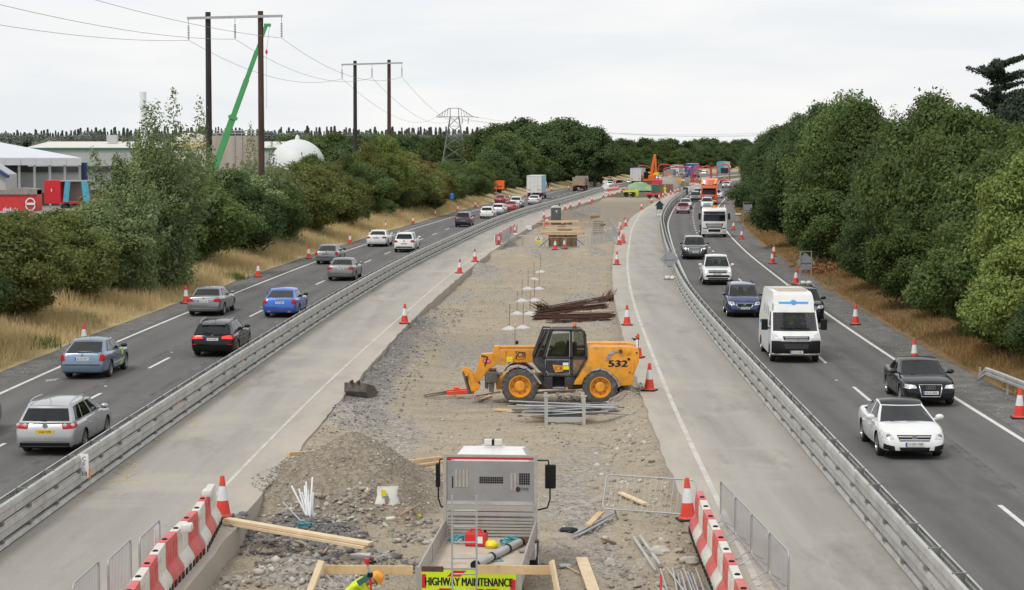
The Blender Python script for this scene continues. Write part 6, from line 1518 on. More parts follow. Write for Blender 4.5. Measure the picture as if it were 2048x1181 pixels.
# forks lying on the ground in front, bright orange attachment
p=at(925,797,-.36)
t=thing('fork_attachment','orange fork attachment with long dark tines lying in front of the telehandler','fork attachment',(p.x,p.y+.9,-.40),R(8))
for y in (-.30,.18):
    MB().prism([(-.62,.10),(.35,.12),(.40,.24),(.30,.27),(-.62,.22)],'y',y-.06,y+.06).build('sleeve',M['orange_red'] if 'orange_red' in M else P('orange_red',(.80,.09,.02),.45,0,.08,3),t,bevel=.015)
    MB().prism([(-1.45,.03),(-.6,.13),(-.6,.19),(-1.45,.05)],'y',y-.05,y+.05).build('tine',M['mud_steel'],t)
MB().box((-.25,-.05,.30),(.16,.5,.12)).build('cross_tube',M['orange_red'],t,bevel=.01)
driver(TH,-.15,-.6,1.72,'person in a hi-vis jacket sitting in the telehandler cab',M['hv_yellow']) if False else None
tag(MB().prism([(-.22,0),(.22,0),(.28,.25),(.10,.42),(-.2,.36)],'y',-.14,.14).build('jacket',M['hv_yellow'],None,40,bevel=.06,loc=Vector(TH.location)+Vector((.02,-.62,1.80))),'hi-vis yellow jacket heaped inside the telehandler cab','jacket')
# ---------------------------------------------------------------- loose things on the site
random.seed(21)
def plank(p,q,w,h,label,cat='plank',m='timber',name='timber_plank',grp=None):
    p=Vector(p);q=Vector(q); mb=MB().beam((0,0,0),q-p,w,h); o=mb.build(name,M[m],None,None,.006,loc=p); return tag(o,label,cat,grp)
def up(v,h): return Vector((v[0],v[1],v[2]+h))
# long pale boards from the cone to the surveyor
a=at(452,1048,.02); b=at(733,1098,-.12)
for k,(dy,dz,l) in enumerate(((0,0,'lower'),(.03,.075,'upper'))): plank(up(a,.03+dz)+Vector((0,dy,0)),up(b,.03+dz)+Vector((.1*k,dy,0)),.22,.065,l+' long pale board of the pair reaching from the left foreground cone',m='timber_pale')
# edge protection around the near excavation
def guard(x0,x1,y,zt,label,zb=-1.2):
    p,q=atd(x0,1139,y),atd(x1,1141,y); plank(p,q,.05,.17,label,m='timber')
guard(632,826,36.9,0,'horizontal timber rail behind the surveyor'); guard(955,1108,36.6,0,'horizontal timber rail crossing in front of the truck tailboard')
plank(atd(608,1215,36.4),atd(644,1122,36.7),.17,.05,'slanting pale stake board left of the surveyor',m='timber_pale'); plank(atd(1118,1200,36.2),atd(1103,1122,36.5),.05,.16,'upright pale stake board right of the truck tailboard',m='timber_pale')
# ladder
t=thing('ladder','grey metal ladder standing upright in front of the truck','ladder',atd(929,1330,36.9),0)
base=Vector(t.location); W_l=.46; Ht=atd(929,990,37.05).z-base.z
for s in (-1,1): MB().box((s*W_l/2,.0,Ht/2),(.035,.06,Ht)).build('rail',M['galv2'],t)
for k in range(int(Ht/.3)): MB().tube([(-W_l/2,0,.22+.3*k),(W_l/2,0,.22+.3*k)],.016,8).build('rung',M['galv2'],t,60)
t.rotation_euler=(-.03,0,.0)
# surveyor bending over a pole
J=dict(pel=(0,-.18,.88,.14),chest=(0,.10,1.27,.165),neck=(0,.27,1.34,.06),head=(0,.40,1.34,.09),crown=(0,.48,1.41,.075),shL=(-.20,.17,1.32,.07),elL=(-.26,.40,.96,.05),haL=(-.10,.58,.90,.035),shR=(.20,.17,1.32,.07),elR=(.27,.38,.97,.05),haR=(.11,.58,1.05,.035),
 hipL=(-.11,-.16,.80,.115),knL=(-.13,-.02,.46,.08),anL=(-.13,-.16,.09,.055),toL=(-.13,.02,.04,.045),hipR=(.11,-.16,.80,.115),knR=(.13,.10,.48,.08),anR=(.13,.06,.09,.055),toR=(.13,.24,.04,.045))
CH=dict(pel=1,chest=0,shL=0,elL=0,shR=0,elR=0,haL=2,haR=2,neck=2,head=2,crown=2,hipL=1,hipR=1,knL=1,knR=1,anL=1,anR=1,toL=3,toR=3)
hp=atd(757,1168,36.3)
person('surveyor in a hi-vis yellow jacket and orange helmet bending over a red pole',(hp.x-.49,hp.y,hp.z-1.29),R(-84),J,CH,None,1.0,None,M['helmet'])
pz=atd(738,1150,36.0)
t=thing('survey_pole','red and black survey pole with a small prism held by the surveyor','survey pole',(pz.x,36.0,pz.z-1.3))
MB().tube([(.10,0,0),(.02,0,1.30)],.02,10).build('pole',M['hv_red'],t,60); MB().tube([(.02,0,1.30),(-.03,0,1.52)],.022,10).build('upper_pole',M['galv2'],t,60); MB().lathe([(.045,0),(.05,.05),(.045,.10)],14,0,Matrix.Translation((-.035,0,1.50))).build('prism_head',M['hv_red'],t,40); MB().box((.06,0,1.53),(.16,.03,.04),e=(0,-.2,0)).build('prism_arm',M['black'],t); MB().box((-.08,0,1.22),(.30,.08,.10),e=(0,-.6,0)).build('data_logger',M['box_green'],t,bevel=.015); MB().box((.02,0,1.30),(.10,.09,.08)).build('clamp',M['black'],t,bevel=.01)
# white pipes leaning on the heap
b0=on(630,1072)
tops=[(583,972),(598,978),(604,985),(609,972),(612,964),(616,980),(620,990),(625,955),(627,985)]
for i,(u,v) in enumerate(tops):
    q=atd(u,v,b0.y+.55+.05*random.random()); p=up(b0,.03)+Vector((random.uniform(-.16,.10),random.uniform(-.1,.1),0))
    tag(MB().tube([Vector((0,0,0)),q-p],.024,8).build('white_pipe',M['white_pipe'],None,60,loc=p),'white plastic pipe of the bundle leaning on the gravel heap','pipe','white pipes leaning on the gravel heap')
p=on(618,1062); q=atd(566,1008,b0.y+.3); tag(MB().tube([Vector((0,0,0)),q-p],.022,8).build('grey_pipe',M['galv2'],None,60,loc=up(p,.03)),'single grey pipe leaning apart to the left of the white pipes','pipe')
q=on(610,1058); rope('turquoise rope wound round the foot of the white pipes',(q.x,q.y-.1,q.z+.05),.16,26,M['rope'],dz=.14)
# bag and timber scraps
p=on(772,1036); t=thing('sack','white printed plastic sack slumped at the right foot of the gravel heap','sack',up(p,.12),.1); t.scale=(1.25,1.25,1.25)
mb=MB()
for i in range(7):
    z=i*.09; w=(.25,.27,.26,.23,.20,.21,.22)[i]; d=(.15,.16,.15,.12,.08,.05,.03)[i]; 
    for j in range(14): a=2*PI*j/14; mb.v.append(Vector(((w+.015*math.sin(3*a+i))*math.cos(a)+.03*i*.3,d*math.sin(a),z)))
for i in range(6):
    for j in range(14): mb.f.append([i*14+j,i*14+(j+1)%14,(i+1)*14+(j+1)%14,(i+1)*14+j]); mb.m.append(0)
mb.build('sack_body',M['bag_white'],t,60)
MB().prism([(-.12,.08),(.02,.05),(.08,.16),(-.06,.22)],'y',-.185,-.165).build('red_print',M['hv_red'],t); MB().prism([(-.10,.36),(.00,.36),(.0,.48),(-.10,.50)],'y',-.125,-.10).build('yellow_print',M['sign_yellow'],t); MB().prism([(-.03,.26),(.05,.26),(.05,.37),(-.03,.37)],'y',-.15,-.125).build('grey_print',M['trim_grey'],t)
for i,(a,b,w) in enumerate((((805,1002),(798,975),.09),((812,1000),(826,978),.12),((792,1036),(815,1008),.12),((790,1040),(838,1022),.05),((800,1042),(842,1020),.05),((795,1045),(830,1028),.05),((812,1020),(826,1036),.04))):
    p,q=on(*a),on(*b); plank(up(p,.05+.02*i),up(q,.10+.015*i),w,.04,('short brown upright offcut behind the white sack','split brown board propped right of the white sack','thick brown board leaning next to the white sack','','','','')[i] or 'thin brown lath in the splintered pile right of the white sack','board','timber_old','timber_offcut','splintered brown timber beside the white sack')
tag(MB().tube([(0,0,0),(.34,.05,.03)],.05,10).build('paper_tube',M['plastic_white'],None,60,loc=up(on(772,1043),.05)),'small red and white tube lying in front of the white sack','tube')
tag(MB().ell((0,0,.03),(.06,.05,.05),0,9,6).build('plastic_cap',M['sign_yellow'],None,50,loc=on(838,1035)),'small yellow plastic cap lying on the dirt left of the truck','cap')
plank(up(on(576,914),.06),up(on(700,903),.06),.10,.12,'timber baulk sticking out left behind the gravel heap',m='timber_old2' if 'timber_old2' in M else 'timber'); plank(up(on(706,904),.06),up(on(750,899),.06),.12,.14,'short timber baulk right behind the gravel heap')
plank(up(on(757,937),.06),up(on(888,921),.06),.12,.14,'long weathered timber baulk left of the truck cab'); plank(up(on(830,936),.05),up(on(890,927),.05),.10,.07,'thinner yellow board beside the long baulk left of the truck cab')
plank(up(on(676,890),.03),up(on(748,899),.03),.22,.03,'flat grey board behind the gravel heap',m='galv2',cat='board')
def rag(u,v,r,label,m='dark_fabric'):
    p=on(u,v); mb=MB().ell((0,0,.06),(r,r*.55,.09),0,14,8,.22); tag(mb.build('rag',M[m],None,40,loc=p),label,'cloth')
rag(738,897,.30,'dark blue cloth bundle behind the gravel heap'); rag(1138,1067,.22,'black cloth lying left of the bent barrier on the right')
plank(up(on(745,992),.03),up(on(742,978),.03),.03,.03,'thin dark stick on the slope of the gravel heap',m='timber_old'); plank(up(on(852,997),.04),up(on(888,992),.04),.03,.04,'dark narrow board left of the truck',m='timber_old')
# small pieces among the dark stones on the left
for u0,v0,u1,v1,w,m,l in ((606,1109,626,1118,.10,'timber','short yellow offcut among the dark stones'),(588,1087,604,1093,.12,'timber_pale','pale wooden offcut below the white pipes'),(583,1128,622,1122,.34,'screen','dark flat sheet among the dark stones'),(646,1112,655,1100,.06,'timber_old','grey splinter among the dark stones')):
    plank(up(on(u0,v0),.05),up(on(u1,v1),.06),w,.03,l,'board',m)
p=on(720,1118); tag(MB().prism([(-.20,-.1),(.22,-.12),(.25,.15),(-.05,.22),(-.25,.1)],'z',0,.10).build('mortar_lump',M['cement'],None,None,.03,loc=p),'pale lump of mortar at the right end of the long boards','mortar')
for i in range(9):
    p=on(762+random.uniform(-12,14),1118+random.uniform(-5,5)); a=random.uniform(0,3); d=Vector((math.cos(a)*.22,math.sin(a)*.22,random.uniform(.02,.12)))
    tag(MB().tube([-d/2,d/2],.012,5).build('metal_clip',M['galv2'],None,60,loc=up(p,.09)),'pale metal clip in the small heap left of the truck','clip','metal clips heaped left of the truck')
p=at(352,1165,-.45); tag(MB().prism([(-.22,0),(.22,0),(.10,.55),(-.14,.55)],'y',-.01,.01).build('perforated_plate',M['galv2'],None,loc=(p.x+.15,p.y,p.z-.25)),'grey perforated plate standing against the concrete edge at the lower left','plate')
# right foreground
p,q=on(1204,1046),at(1382,1030,-.2); ped(up(p,-.05),up(q,0.05),'bent pedestrian barrier leaning over beside the right foreground cone','pedestrian barrier lying in the excavation',tilt=(-.42,0))
for i,(a,b) in enumerate((((1147,1074),(1228,1034)),((1148,1079),(1225,1046)),((1156,1076),(1215,1048)))):
    p,q=up(on(*a),.05),up(on(*b),.10); tag(MB().tube([Vector((0,0,0)),q-p],.03,8).build('scaffold_tube',M['galv2'],None,60,loc=p),('upper','lower','middle')[i]+' grey tube of the three lying under the bent barrier','tube','grey tubes under the bent barrier')
plank(up(on(1176,1058),.08),up(on(1202,1036),.14),.16,.05,'short pale board lying on the tubes under the bent barrier')
plank(up(on(1241,990),.05),up(on(1290,1012),.05),.16,.05,'old grey board lying behind the bent barrier',m='timber_pale')
plank(up(on(1204,1082),.04),up(on(1230,1090),.04),.18,.05,'brown steel channel lying below the bent barrier',m='rust_steel',cat='channel')
for i,(a,b,r) in enumerate((((1268,1086),(1312,1152),.042),((1280,1083),(1321,1140),.045))):
    p,q=up(on(*a),.12),up(on(*b),.10); tag(MB().tube([Vector((0,0,0)),q-p],r,10).build('scaffold_tube',M['galv'],None,60,loc=p),('left','right')[i]+' of the two thick scaffold tubes lying towards the camera on the right','tube','two thick scaffold tubes')
for i,(a,b) in enumerate((((1321,1148),(1338,1200)),((1334,1148),(1368,1190)),((1346,1152),(1356,1200)),((1356,1158),(1366,1205)),((1362,1156),(1378,1208)),((1368,1152),(1390,1205)),((1376,1154),(1396,1205)),((1384,1158),(1402,1205)),((1392,1152),(1414,1205)))):
    p,q=up(on(*a),.10+.03*(i%3)),up(on(*b),.08); tag(MB().tube([Vector((0,0,0)),q-p],.024,8).build('galvanised_pipe',M['galv'],None,60,loc=p),'galvanised pipe in the row running out of the picture at the lower right','pipe','pipes laid side by side at the lower right')
p=atd(1322,1150,38.5); q=atd(1321,1215,38.2); tag(MB().tube([Vector((0,0,0)),q-p],.022,8).build('ranging_rod',M['hv_red'],None,60,loc=p),'thin red and white rod sticking up at the lower right','rod')
plank(up(on(1163,1122),.06),up(on(1187,1188),.06),.26,.05,'wide pale plank lying towards the camera right of the truck',m='timber_pale')
p=on(1133,1138); t=thing('shovel','long handled shovel lying right of the truck tailboard','shovel',up(p,.05),.25)
MB().prism([(-.13,0),(.12,.0),(.14,.22),(.0,.32),(-.14,.20)],'z',-.01,.01).build('blade',M['galv2'],t,None); MB().tube([(0,0,.0),(.02,-.9,.05)],.016,6).build('shaft',M['timber_pale'],t,60)
def rock(u,v,r,label,m='stone_pale',grp=None,flat=.6):
    p=on(u,v); tag(MB().ell((0,0,r[2]*.5),r,0,11,8,.17,(0,0,random.uniform(-.5,.5))).build('rock',M[m],None,32,loc=p),label,'rock',grp)
rock(1322,1112,(.30,.2,.15),'broad pale concrete lump beside the two thick scaffold tubes'); rock(1376,1130,(.28,.16,.13),'pale broken slab against the right water barriers'); rock(1220,1135,(.13,.14,.14),'pale pointed rock right of the wide plank'); rock(598,1094,(.20,.13,.10),'large dark grey slab among the stones left of the white pipes','stone'); rock(470,1075,(.17,.14,.12),'big round stone below the left end of the long boards')
rock(690,1030,(.12,.1,.1),'pale angular stone left of the white sack at the heap foot'); rock(712,1022,(.10,.09,.09),'brown stone just left of the white sack','stone'); rock(653,1012,(.07,.06,.06),'pale stone low on the front of the gravel heap')
# countless stones as one scatter
def scatter(name,label,regions,mats,seed):
    rs=np.random.RandomState(seed); ico=bmesh.new(); bmesh.ops.create_icosphere(ico,subdivisions=1,radius=1); tv=np.array([v.co[:] for v in ico.verts]); tf=np.array([[v.index for v in f.verts] for f in ico.faces]); ico.free()
    V=[];F=[];MI=[];k=0
    for (fn,n,r0,r1,mi) in regions:
        for _ in range(n):
            x,y=fn(rs); z=GZ(x,y) if lp(y)<x<rp_(y) else 0.01; r=r0*(r1/r0)**(rs.rand()**2.2); s=np.array([1,.8,.6])*r*(.7+.6*rs.rand(3)); a=rs.rand()*6.28; j=1+.30*rs.randn(len(tv),1).clip(-1.6,1.6)
            q=tv*s*j; c,sn=math.cos(a),math.sin(a); q=np.stack([q[:,0]*c-q[:,1]*sn,q[:,0]*sn+q[:,1]*c,q[:,2]],1)+np.array([x,y,z+r*.15]); V.append(q); F.append(tf+k); MI+=[mi if rs.rand()<.75 else (mi+1)%len(mats)]*len(tf); k+=len(tv)
    V=np.concatenate(V);F=np.concatenate(F); me=bpy.data.meshes.new(name); me.vertices.add(len(V)); me.vertices.foreach_set('co',V.astype(np.float32).ravel()); me.loops.add(F.size); me.loops.foreach_set('vertex_index',F.astype(np.int32).ravel()); me.polygons.add(len(F)); me.polygons.foreach_set('loop_start',np.arange(0,F.size,3,dtype=np.int32)); me.polygons.foreach_set('material_index',np.array(MI,dtype=np.int32))
    for m in mats: me.materials.append(m)
    me.update(calc_edges=True); o=bpy.data.objects.new(name,me); COL.objects.link(o); tag(o,label,'stones',kind='stuff')
def el(cx,cy,rx,ry):
    def f(rs): a=rs.rand()*6.28; q=math.sqrt(rs.rand()); return cx+rx*q*math.cos(a),cy+ry*q*math.sin(a)
    return f
def bandf(y0,y1,a,b,pw=1.6):
    def f(rs): y=y0+(y1-y0)*rs.rand()**pw; t=a+(b-a)*rs.rand(); return lp(y)+.1+(rp_(y)-lp(y)-.2)*t,y
    return f
scatter('loose_stones','loose stones and rubble strewn over the excavated ground',[(el(-4.15,52.0,2.7,3.6),2300,.012,.05,0),(el(-4.1,48.6,2.2,1.0),480,.03,.12,0),(el(-4.9,46.0,1.7,1.9),1100,.03,.10,2),(el(-3.7,43.6,2.0,1.4),420,.03,.14,2),(el(-4.6,41.5,1.6,2.2),520,.03,.14,0),(bandf(38,60,0,1),3000,.012,.07,0),(bandf(60,110,0,1),5200,.015,.06,0),(bandf(38,64,.80,1),900,.02,.11,0),(bandf(60,112,0,.2,1),1500,.02,.08,2),(el(-1.9,46.9,1.3,1.0),160,.03,.13,0),(el(3.2,72,1.6,3.5),700,.02,.09,0),(bandf(110,160,0,1),2600,.02,.08,0)],[M['stone'],M['stone_pale'],M['stone_dark'] if 'stone_dark' in M else P('stone_dark',(.17,.163,.158),.9,0,.3,4)],5)
def shoulder(side,rs):
    y=56+220*rs.rand()**1.6; return ((X('ledge',y)-.5-1.5*rs.rand()) if side<0 else (X('rright',y)+.5+2.2*rs.rand())),y
scatter('shoulder_gravel','loose gravel along both carriageway edges',[(lambda rs:shoulder(-1,rs),2600,.015,.05,0),(lambda rs:shoulder(1,rs),2600,.015,.05,0)],[M['stone'],M['stone_dark']],6)
# straw and dirt on the left paving
rs=np.random.RandomState(2); mb=MB()
for (u,v,n) in ((250,938,26),(300,882,20),(370,845,14),(150,975,16),(610,655,12),(640,640,10),(230,960,10),(520,700,8),(200,990,6),(480,770,6)):
    c=at(u,v)
    for _ in range(n): a=rs.rand()*3.14; l=.10+.16*rs.rand(); p=c+Vector((rs.randn()*.32,rs.randn()*.5,.012)); d=Vector((math.cos(a)*l,math.sin(a)*l,.01)); mb.beam(p-d,p+d,.012,.008)
tag(mb.build('loose_straw',M['straw'],None),'wisps of straw blown over the left paving','straw',kind='stuff')
# scaffold rack with tubes
p=on(1130,848); t=thing('scaffold_rack','galvanised stillage frame in front of the telehandler','rack',(p.x,p.y,p.z))
for s in (-1,1):
    MB().box((s*.62,0,.42),(.11,.11,.98)).build('post',M['galv'],t); MB().box((s*.62,1.0,.42),(.11,.11,.98)).build('post',M['galv'],t)
    MB().box((s*.62,.5,.12),(.07,.9,.09)).build('side_rail',M['galv'],t); MB().box((s*.62,0,.92),(.20,.14,.03)).build('top_cup',M['galv'],t)
MB().box((0,0,.14),(1.13,.08,.16)).build('front_rail',M['galv'],t); MB().box((0,1.0,.14),(1.13,.08,.12)).build('back_rail',M['galv'],t)
rs=np.random.RandomState(4)
for i in range(26):
    L=2.2+1.2*rs.rand(); c=Vector((p.x+rs.randn()*.28,p.y+.55+rs.uniform(-.34,.34),p.z+.24+.055*(i//4)+.01*rs.rand())); a=rs.randn()*.09; d=Vector((math.cos(a),math.sin(a)*.6,rs.randn()*.035))*L/2
    tag(MB().tube([-d,d],.026,8).build('scaffold_tube',M['galv2'] if i%3 else M['mud_steel'],None,60,loc=c),'scaffold tube in the untidy pile in the stillage before the telehandler','tube','scaffold tubes piled in the stillage')
plank(up(on(990,822),.05),up(on(1032,826),.05),.30,.06,'orange stained board left of the scaffold rack'); plank(up(on(1062,842),.06),up(on(1090,841),.06),.2,.14,'stubby pale block at the foot of the scaffold rack',m='timber_pale'); plank(up(on(1208,815),.05),up(on(1242,824),.05),.08,.05,'thin board right of the scaffold rack'); plank(up(on(960,803),.05),up(on(981,796),.07),.14,.06,'yellow offcut in front of the telehandler front wheel'); plank(up(on(952,794),.03),up(on(1000,786),.04),.08,.04,'rusty flat bar behind the telehandler forks',m='rust_steel',cat='bar')
for u0,u1,v in ((1010,1165,782),(1045,1150,790),(1080,1165,786)): plank(up(on(u0,v),.06),up(on(u1,v-5),.06),.16,.07,('rusty beam lying behind the telehandler wheels','dark bar lying behind the telehandler wheels','pale plank lying behind the telehandler wheels')[(1010,1045,1080).index(u0)],'beam',('rust_steel','mud_steel','timber_pale')[(1010,1045,1080).index(u0)])
# excavator bucket
p=on(722,795); t=thing('digger_bucket','old dark excavator bucket standing at the edge of the left paving','bucket',(p.x,p.y+.3,p.z-.03),R(-25))
prof=[(-.42,.55),(-.46,.25),(-.32,.04),(.05,.0),(.40,.12),(.42,.16),(.06,.05),(-.28,.09),(-.41,.27),(-.37,.55)]
MB().prism(prof,'x',-.42,.42).build('bucket_shell',M['mud_steel'],t,40)
for s in (-1,1): MB().prism([(-.44,.55),(-.46,.25),(-.32,.02),(.05,-.01),(.42,.12),(.10,.42)],'x',s*.42,s*.45).build('side_plate',M['mud_steel'],t); MB().prism([(-.46,.50),(-.62,.62),(-.40,.66),(-.30,.50)],'x',s*.14-.02,s*.14+.02).build('hinge_lug',M['rust'],t)
for k in range(5): MB().prism([(.38,.09),(.58,.17),(.40,.18)],'x',-.38+.19*k-.03,-.38+.19*k+.03).build('tooth',M['mud_steel'],t)
# rebar
def rebar(a,b,n,spread,label,splay,seed):
    rs=np.random.RandomState(seed); p,q=on(*a),on(*b); mb=MB(); d=(q-p); nrm=d.normalized(); sd=Vector((-nrm.y,nrm.x,0))
    for i in range(n):
        o=sd*rs.uniform(-spread,spread)+Vector((0,0,.04+abs(rs.randn())*.13)); s=rs.uniform(-.3,.3); A_=o+nrm*s; B_=o*.9+d+nrm*rs.uniform(-.3,.3)
        pts=[A_,A_+(B_-A_)*.08,B_-(B_-A_)*.1,B_]
        if rs.rand()<splay: k=rs.uniform(-1,1); pts=[A_+Vector((.25*k-.15,.2*k,.28+.25*rs.rand())) ]+pts[1:3]+[B_+Vector((.25*k,.1,.25+.3*rs.rand()))]
        mb.tube(pts,.017,5)
    o=mb.build('rebar_bundle',M['rust'],None,60,loc=p); return tag(o,label,'rebar','bundles of reinforcement steel')
rebar((1082,628),(1222,602),60,.30,'rear bundle of bent rusty reinforcing bars with splayed ends',.5,1); rebar((1080,632),(1213,616),46,.22,'middle bundle of rusty bars below the splayed one',.05,2)
rebar((1072,641),(1222,636),40,.20,'front bundle of straight rusty bars behind the telehandler roof',.0,3); rebar((1102,647),(1218,642),26,.12,'short dark bundle of rusty bars nearest to the telehandler roof',.0,4)
# starter bars with concrete pads
pads=[(1019,659),(1046,657),(1034,629),(1060,629),(1044,603),(1069,602),(1056,579),(1078,579),(1068,560),(1081,545)]
for i,(u,v) in enumerate(pads):
    p=on(u,v); t=thing('marker_rod',nth(i//2)+(' left' if i%2==0 else ' right')+' marker rod with concrete pad behind the telehandler','rod',p,0,'marker rods set in concrete pads')
    mb=MB().lathe([(.42,-.08),(.36,.03),(.20,.11),(.05,.17),(0,.18)],14,0,Matrix.Rotation(i,4,'Z')); 
    for q in mb.v: q.x*=1+.25*noise.noise(q*3+Vector((i,0,0)))
    mb.build('concrete_pad',M['cement'],t,50); MB().tube([(0,0,0),(.01,0,1.3)],.014,6).build('rod',M['rust_dark'] if 'rust_dark' in M else P('rust_dark',(.07,.05,.045),.8,0,.2,6),t,60)
    if i in (0,2,3,5,8): MB().ell((.01,0,1.31),(.035,.035,.04),0,10,7).build('yellow_cap',M['sign_yellow'],t,50)
p=on(1030,700); t=thing('marker_rod','single marker rod with a yellow cap rising behind the telehandler boom','rod',p,0,'marker rods set in concrete pads'); MB().tube([(0,0,0),(0,0,1.1)],.014,6).build('rod',M['rust_dark'],t,60); MB().ell((0,0,1.11),(.035,.035,.04),0,10,7).build('yellow_cap',M['sign_yellow'],t,50)
# ---------------------------------------------------------------- pier works in the middle distance
c=on(1126,497); cx,cy,cz=c.x,c.y+1.2,c.z
t=thing('formwork','dark pier formwork with timber panels braced by steel props','formwork',(cx,cy,cz))
for k in range(5): MB().box((-1.0+.5*k,0,.55),(.44,.16,1.15)).build('panel',M['timber_dark'] if 'timber_dark' in M else P('timber_dark',(.16,.10,.03),.8,0,.3,3),t)
for k in range(6): MB().box((-1.25+.5*k,-.1,.55),(.07,.1,1.25)).build('soldier',M['machine_black'],t)
MB().box((0,.5,.55),(2.4,.8,1.1)).build('concrete_core',M['concrete'],t)
for s in (-1,1):
    for k in (0,1): MB().tube([(s*1.25,-.1,1.15-.35*k),(s*(2.0+.2*k),-.1,1.3-.0*k if k==0 else -.0)],.035,6).build('prop',M['machine_black'],t,60)
t=thing('timber_platform','yellow timber platform with handrails on top of the pier formwork','platform',(cx,cy,cz+1.3))
MB().box((0,-.15,0),(3.6,.06,.26)).build('fascia_board',M['timber'],t); MB().box((0,.6,.08),(3.6,1.6,.05)).build('deck',M['timber'],t)
for x in (-1.75,1.72): MB().box((x,-.1,.55),(.09,.09,1.05)).build('post',M['timber'],t)
MB().box((1.70,-.02,.62),(.08,.08,1.25)).build('post',M['timber_old'],t)
for x0,x1,z,m in ((-2.3,2.1,.42,'timber'),(-1.7,1.9,.55,'timber_pale'),(-1.6,1.8,.72,'timber'),(-2.3,2.3,1.02,'timber'),(-1.6,1.4,1.12,'timber_pale')): MB().box(((x0+x1)/2,-.05+z*.1,z),(x1-x0,.05,.10)).build('rail',M[m],t)
MB().box((-.1,.3,.65),(.75,.1,.5)).build('orange_panel',M['timber_dark'],t); MB().box((.2,.2,.30),(1.3,.2,.08)).build('dark_beam',M['black'],t)
def pedrow(pts,labelf,grp):
    i=0
    for a,b in zip(pts,pts[1:]):
        n=max(1,round((b-a).length/2.1))
        for k in range(n): ped(a.lerp(b,k/n),a.lerp(b,(k+1)/n-.02),labelf(i),grp,tilt=(random.uniform(-.05,.05),0)); i+=1
G1='pedestrian barriers around the pier works'
pedrow([on(1005,492),on(1046,497),on(1090,498),on(1132,499),on(1178,497)],lambda i:nth(i).replace('nearest','first')+' barrier from the left in the row before the pier formwork',G1)
pedrow([on(1182,492),on(1232,478)],lambda i:nth(i).replace('nearest','first')+' barrier in the slanting row right of the pier formwork',G1)
pedrow([on(1004,490),on(1036,470)],lambda i:nth(i)+' barrier in the row along the left edge of the pier works',G1)
pedrow([on(1237,486),on(1222,456)],lambda i:nth(i)+' barrier in the row along the right edge of the pier works',G1)
pedrow([on(1040,470),on(1080,470)],lambda i:nth(i).replace('nearest','first')+' barrier in the back row left of the timber platform',G1)
pedrow([on(1158,430),on(1202,430)],lambda i:nth(i).replace('nearest','first')+' barrier standing on the far sandy ground',G1)
p=on(1077,497); t=thing('warning_sign','white and yellow warning sign with a black triangle on the pier barriers','sign',(p.x,p.y-.06,p.z+.75))
MB().box((0,0,0),(.62,.02,.62)).build('board',M['sign_white'],t); MB().box((0,-.012,-.17),(.58,.01,.24)).build('yellow_panel',M['sign_yellow'],t); mb=MB(); mb.prism([(-.17,0),(.17,0),(0,.27)],'y',-.020,-.012); mb.build('black_triangle',M['ink'],t); mb=MB(); mb.prism([(-.045,.03),(.045,.03),(.05,.15),(0,.20),(-.05,.15)],'y',-.028,-.021); mb.build('yellow_symbol',M['sign_yellow'],t)
p=on(1058,465); tag(MB().box((0,0,.55),(.55,.02,.55)).build('blank_sign',M['sign_white'],None,loc=(p.x,p.y-.05,p.z)),'white panel hung on the back barriers left of the timber platform','sign')
p=on(1045,478); tag(MB().prism([(-.4,-.2),(.3,-.25),(.5,.1),(-.2,.25)],'z',.3,.34).build('plywood_sheet',M['timber_pale'],None,loc=p),'pale plywood sheet lying on the dark heap left of the pier','board')
for i,(u,v) in enumerate(((1016,487),(1022,480),(1030,472),(1012,491))):
    p=on(u,v); tag(MB().ell((0,0,.12),(.30,.2,.16),0,10,7,.12).build('sandbag',M['bag_white'],None,50,loc=p),nth(i).replace('nearest','first')+' white sandbag along the left barriers of the pier works','sandbag','white sandbags at the pier works')
p=on(1196,468); t=thing('steel_mesh_stack','grey stack of steel mesh right of the timber platform','mesh',p)
for k in range(7): MB().box((0,0,.12+.2*k),(1.15,.6,.05)).build('layer',M['mud_steel'],t)
for x in (-.55,0,.55): MB().box((x,-.31,.72),(.04,.03,1.45)).build('upright',M['galv2'],t)
for i,(u0,v0,u1,v1) in enumerate(((1128,446,1142,450),(1175,449,1200,450),(1202,453,1225,450))): plank(up(on(u0,v0),.15),up(on(u1,v1),.18),.3,.12,('short dark red beam by the portable toilet','long dark red beam behind the steel mesh','brown beam at the right end behind the steel mesh')[i],'beam','rust')
p=on(1190,442); tag(MB().box((0,0,.35),(1.2,.5,.6)).build('timber_crate',M['timber_dark2'] if 'timber_dark2' in M else P('timber_dark2',(.30,.18,.07),.8,0,.2,3),None,None,.02,loc=p),'brown timber crate on the far sandy ground','crate')
# striped water barriers at the pier works
for k in range(5):
    p=at(1000,490).lerp(at(1026,472),k/4); t=thing('striped_board','red and white striped board '+('nearest the cone' if k==0 else nth(k)+' from the cone')+' along the left of the pier works','barrier',(p.x-.2,p.y,0),R(70),'striped boards left of the pier works')
    MB().box((0,0,.55),(1.6,.05,.8)).build('board',M['sign_white'],t); mb=MB()
    for j in range(5): mb.prism([(-.78+.32*j,.17),(-.62+.32*j,.17),(-.50+.32*j,.93),(-.66+.32*j,.93)],'y',-.04,-.027)
    mb.build('red_stripe',M['hv_red'],t)
for k in range(4): water(at(1246,487).lerp(at(1240,460),k/3),R(95),k%2==0,nth(k)+' water barrier along the right of the pier works','water barriers right of the pier works')
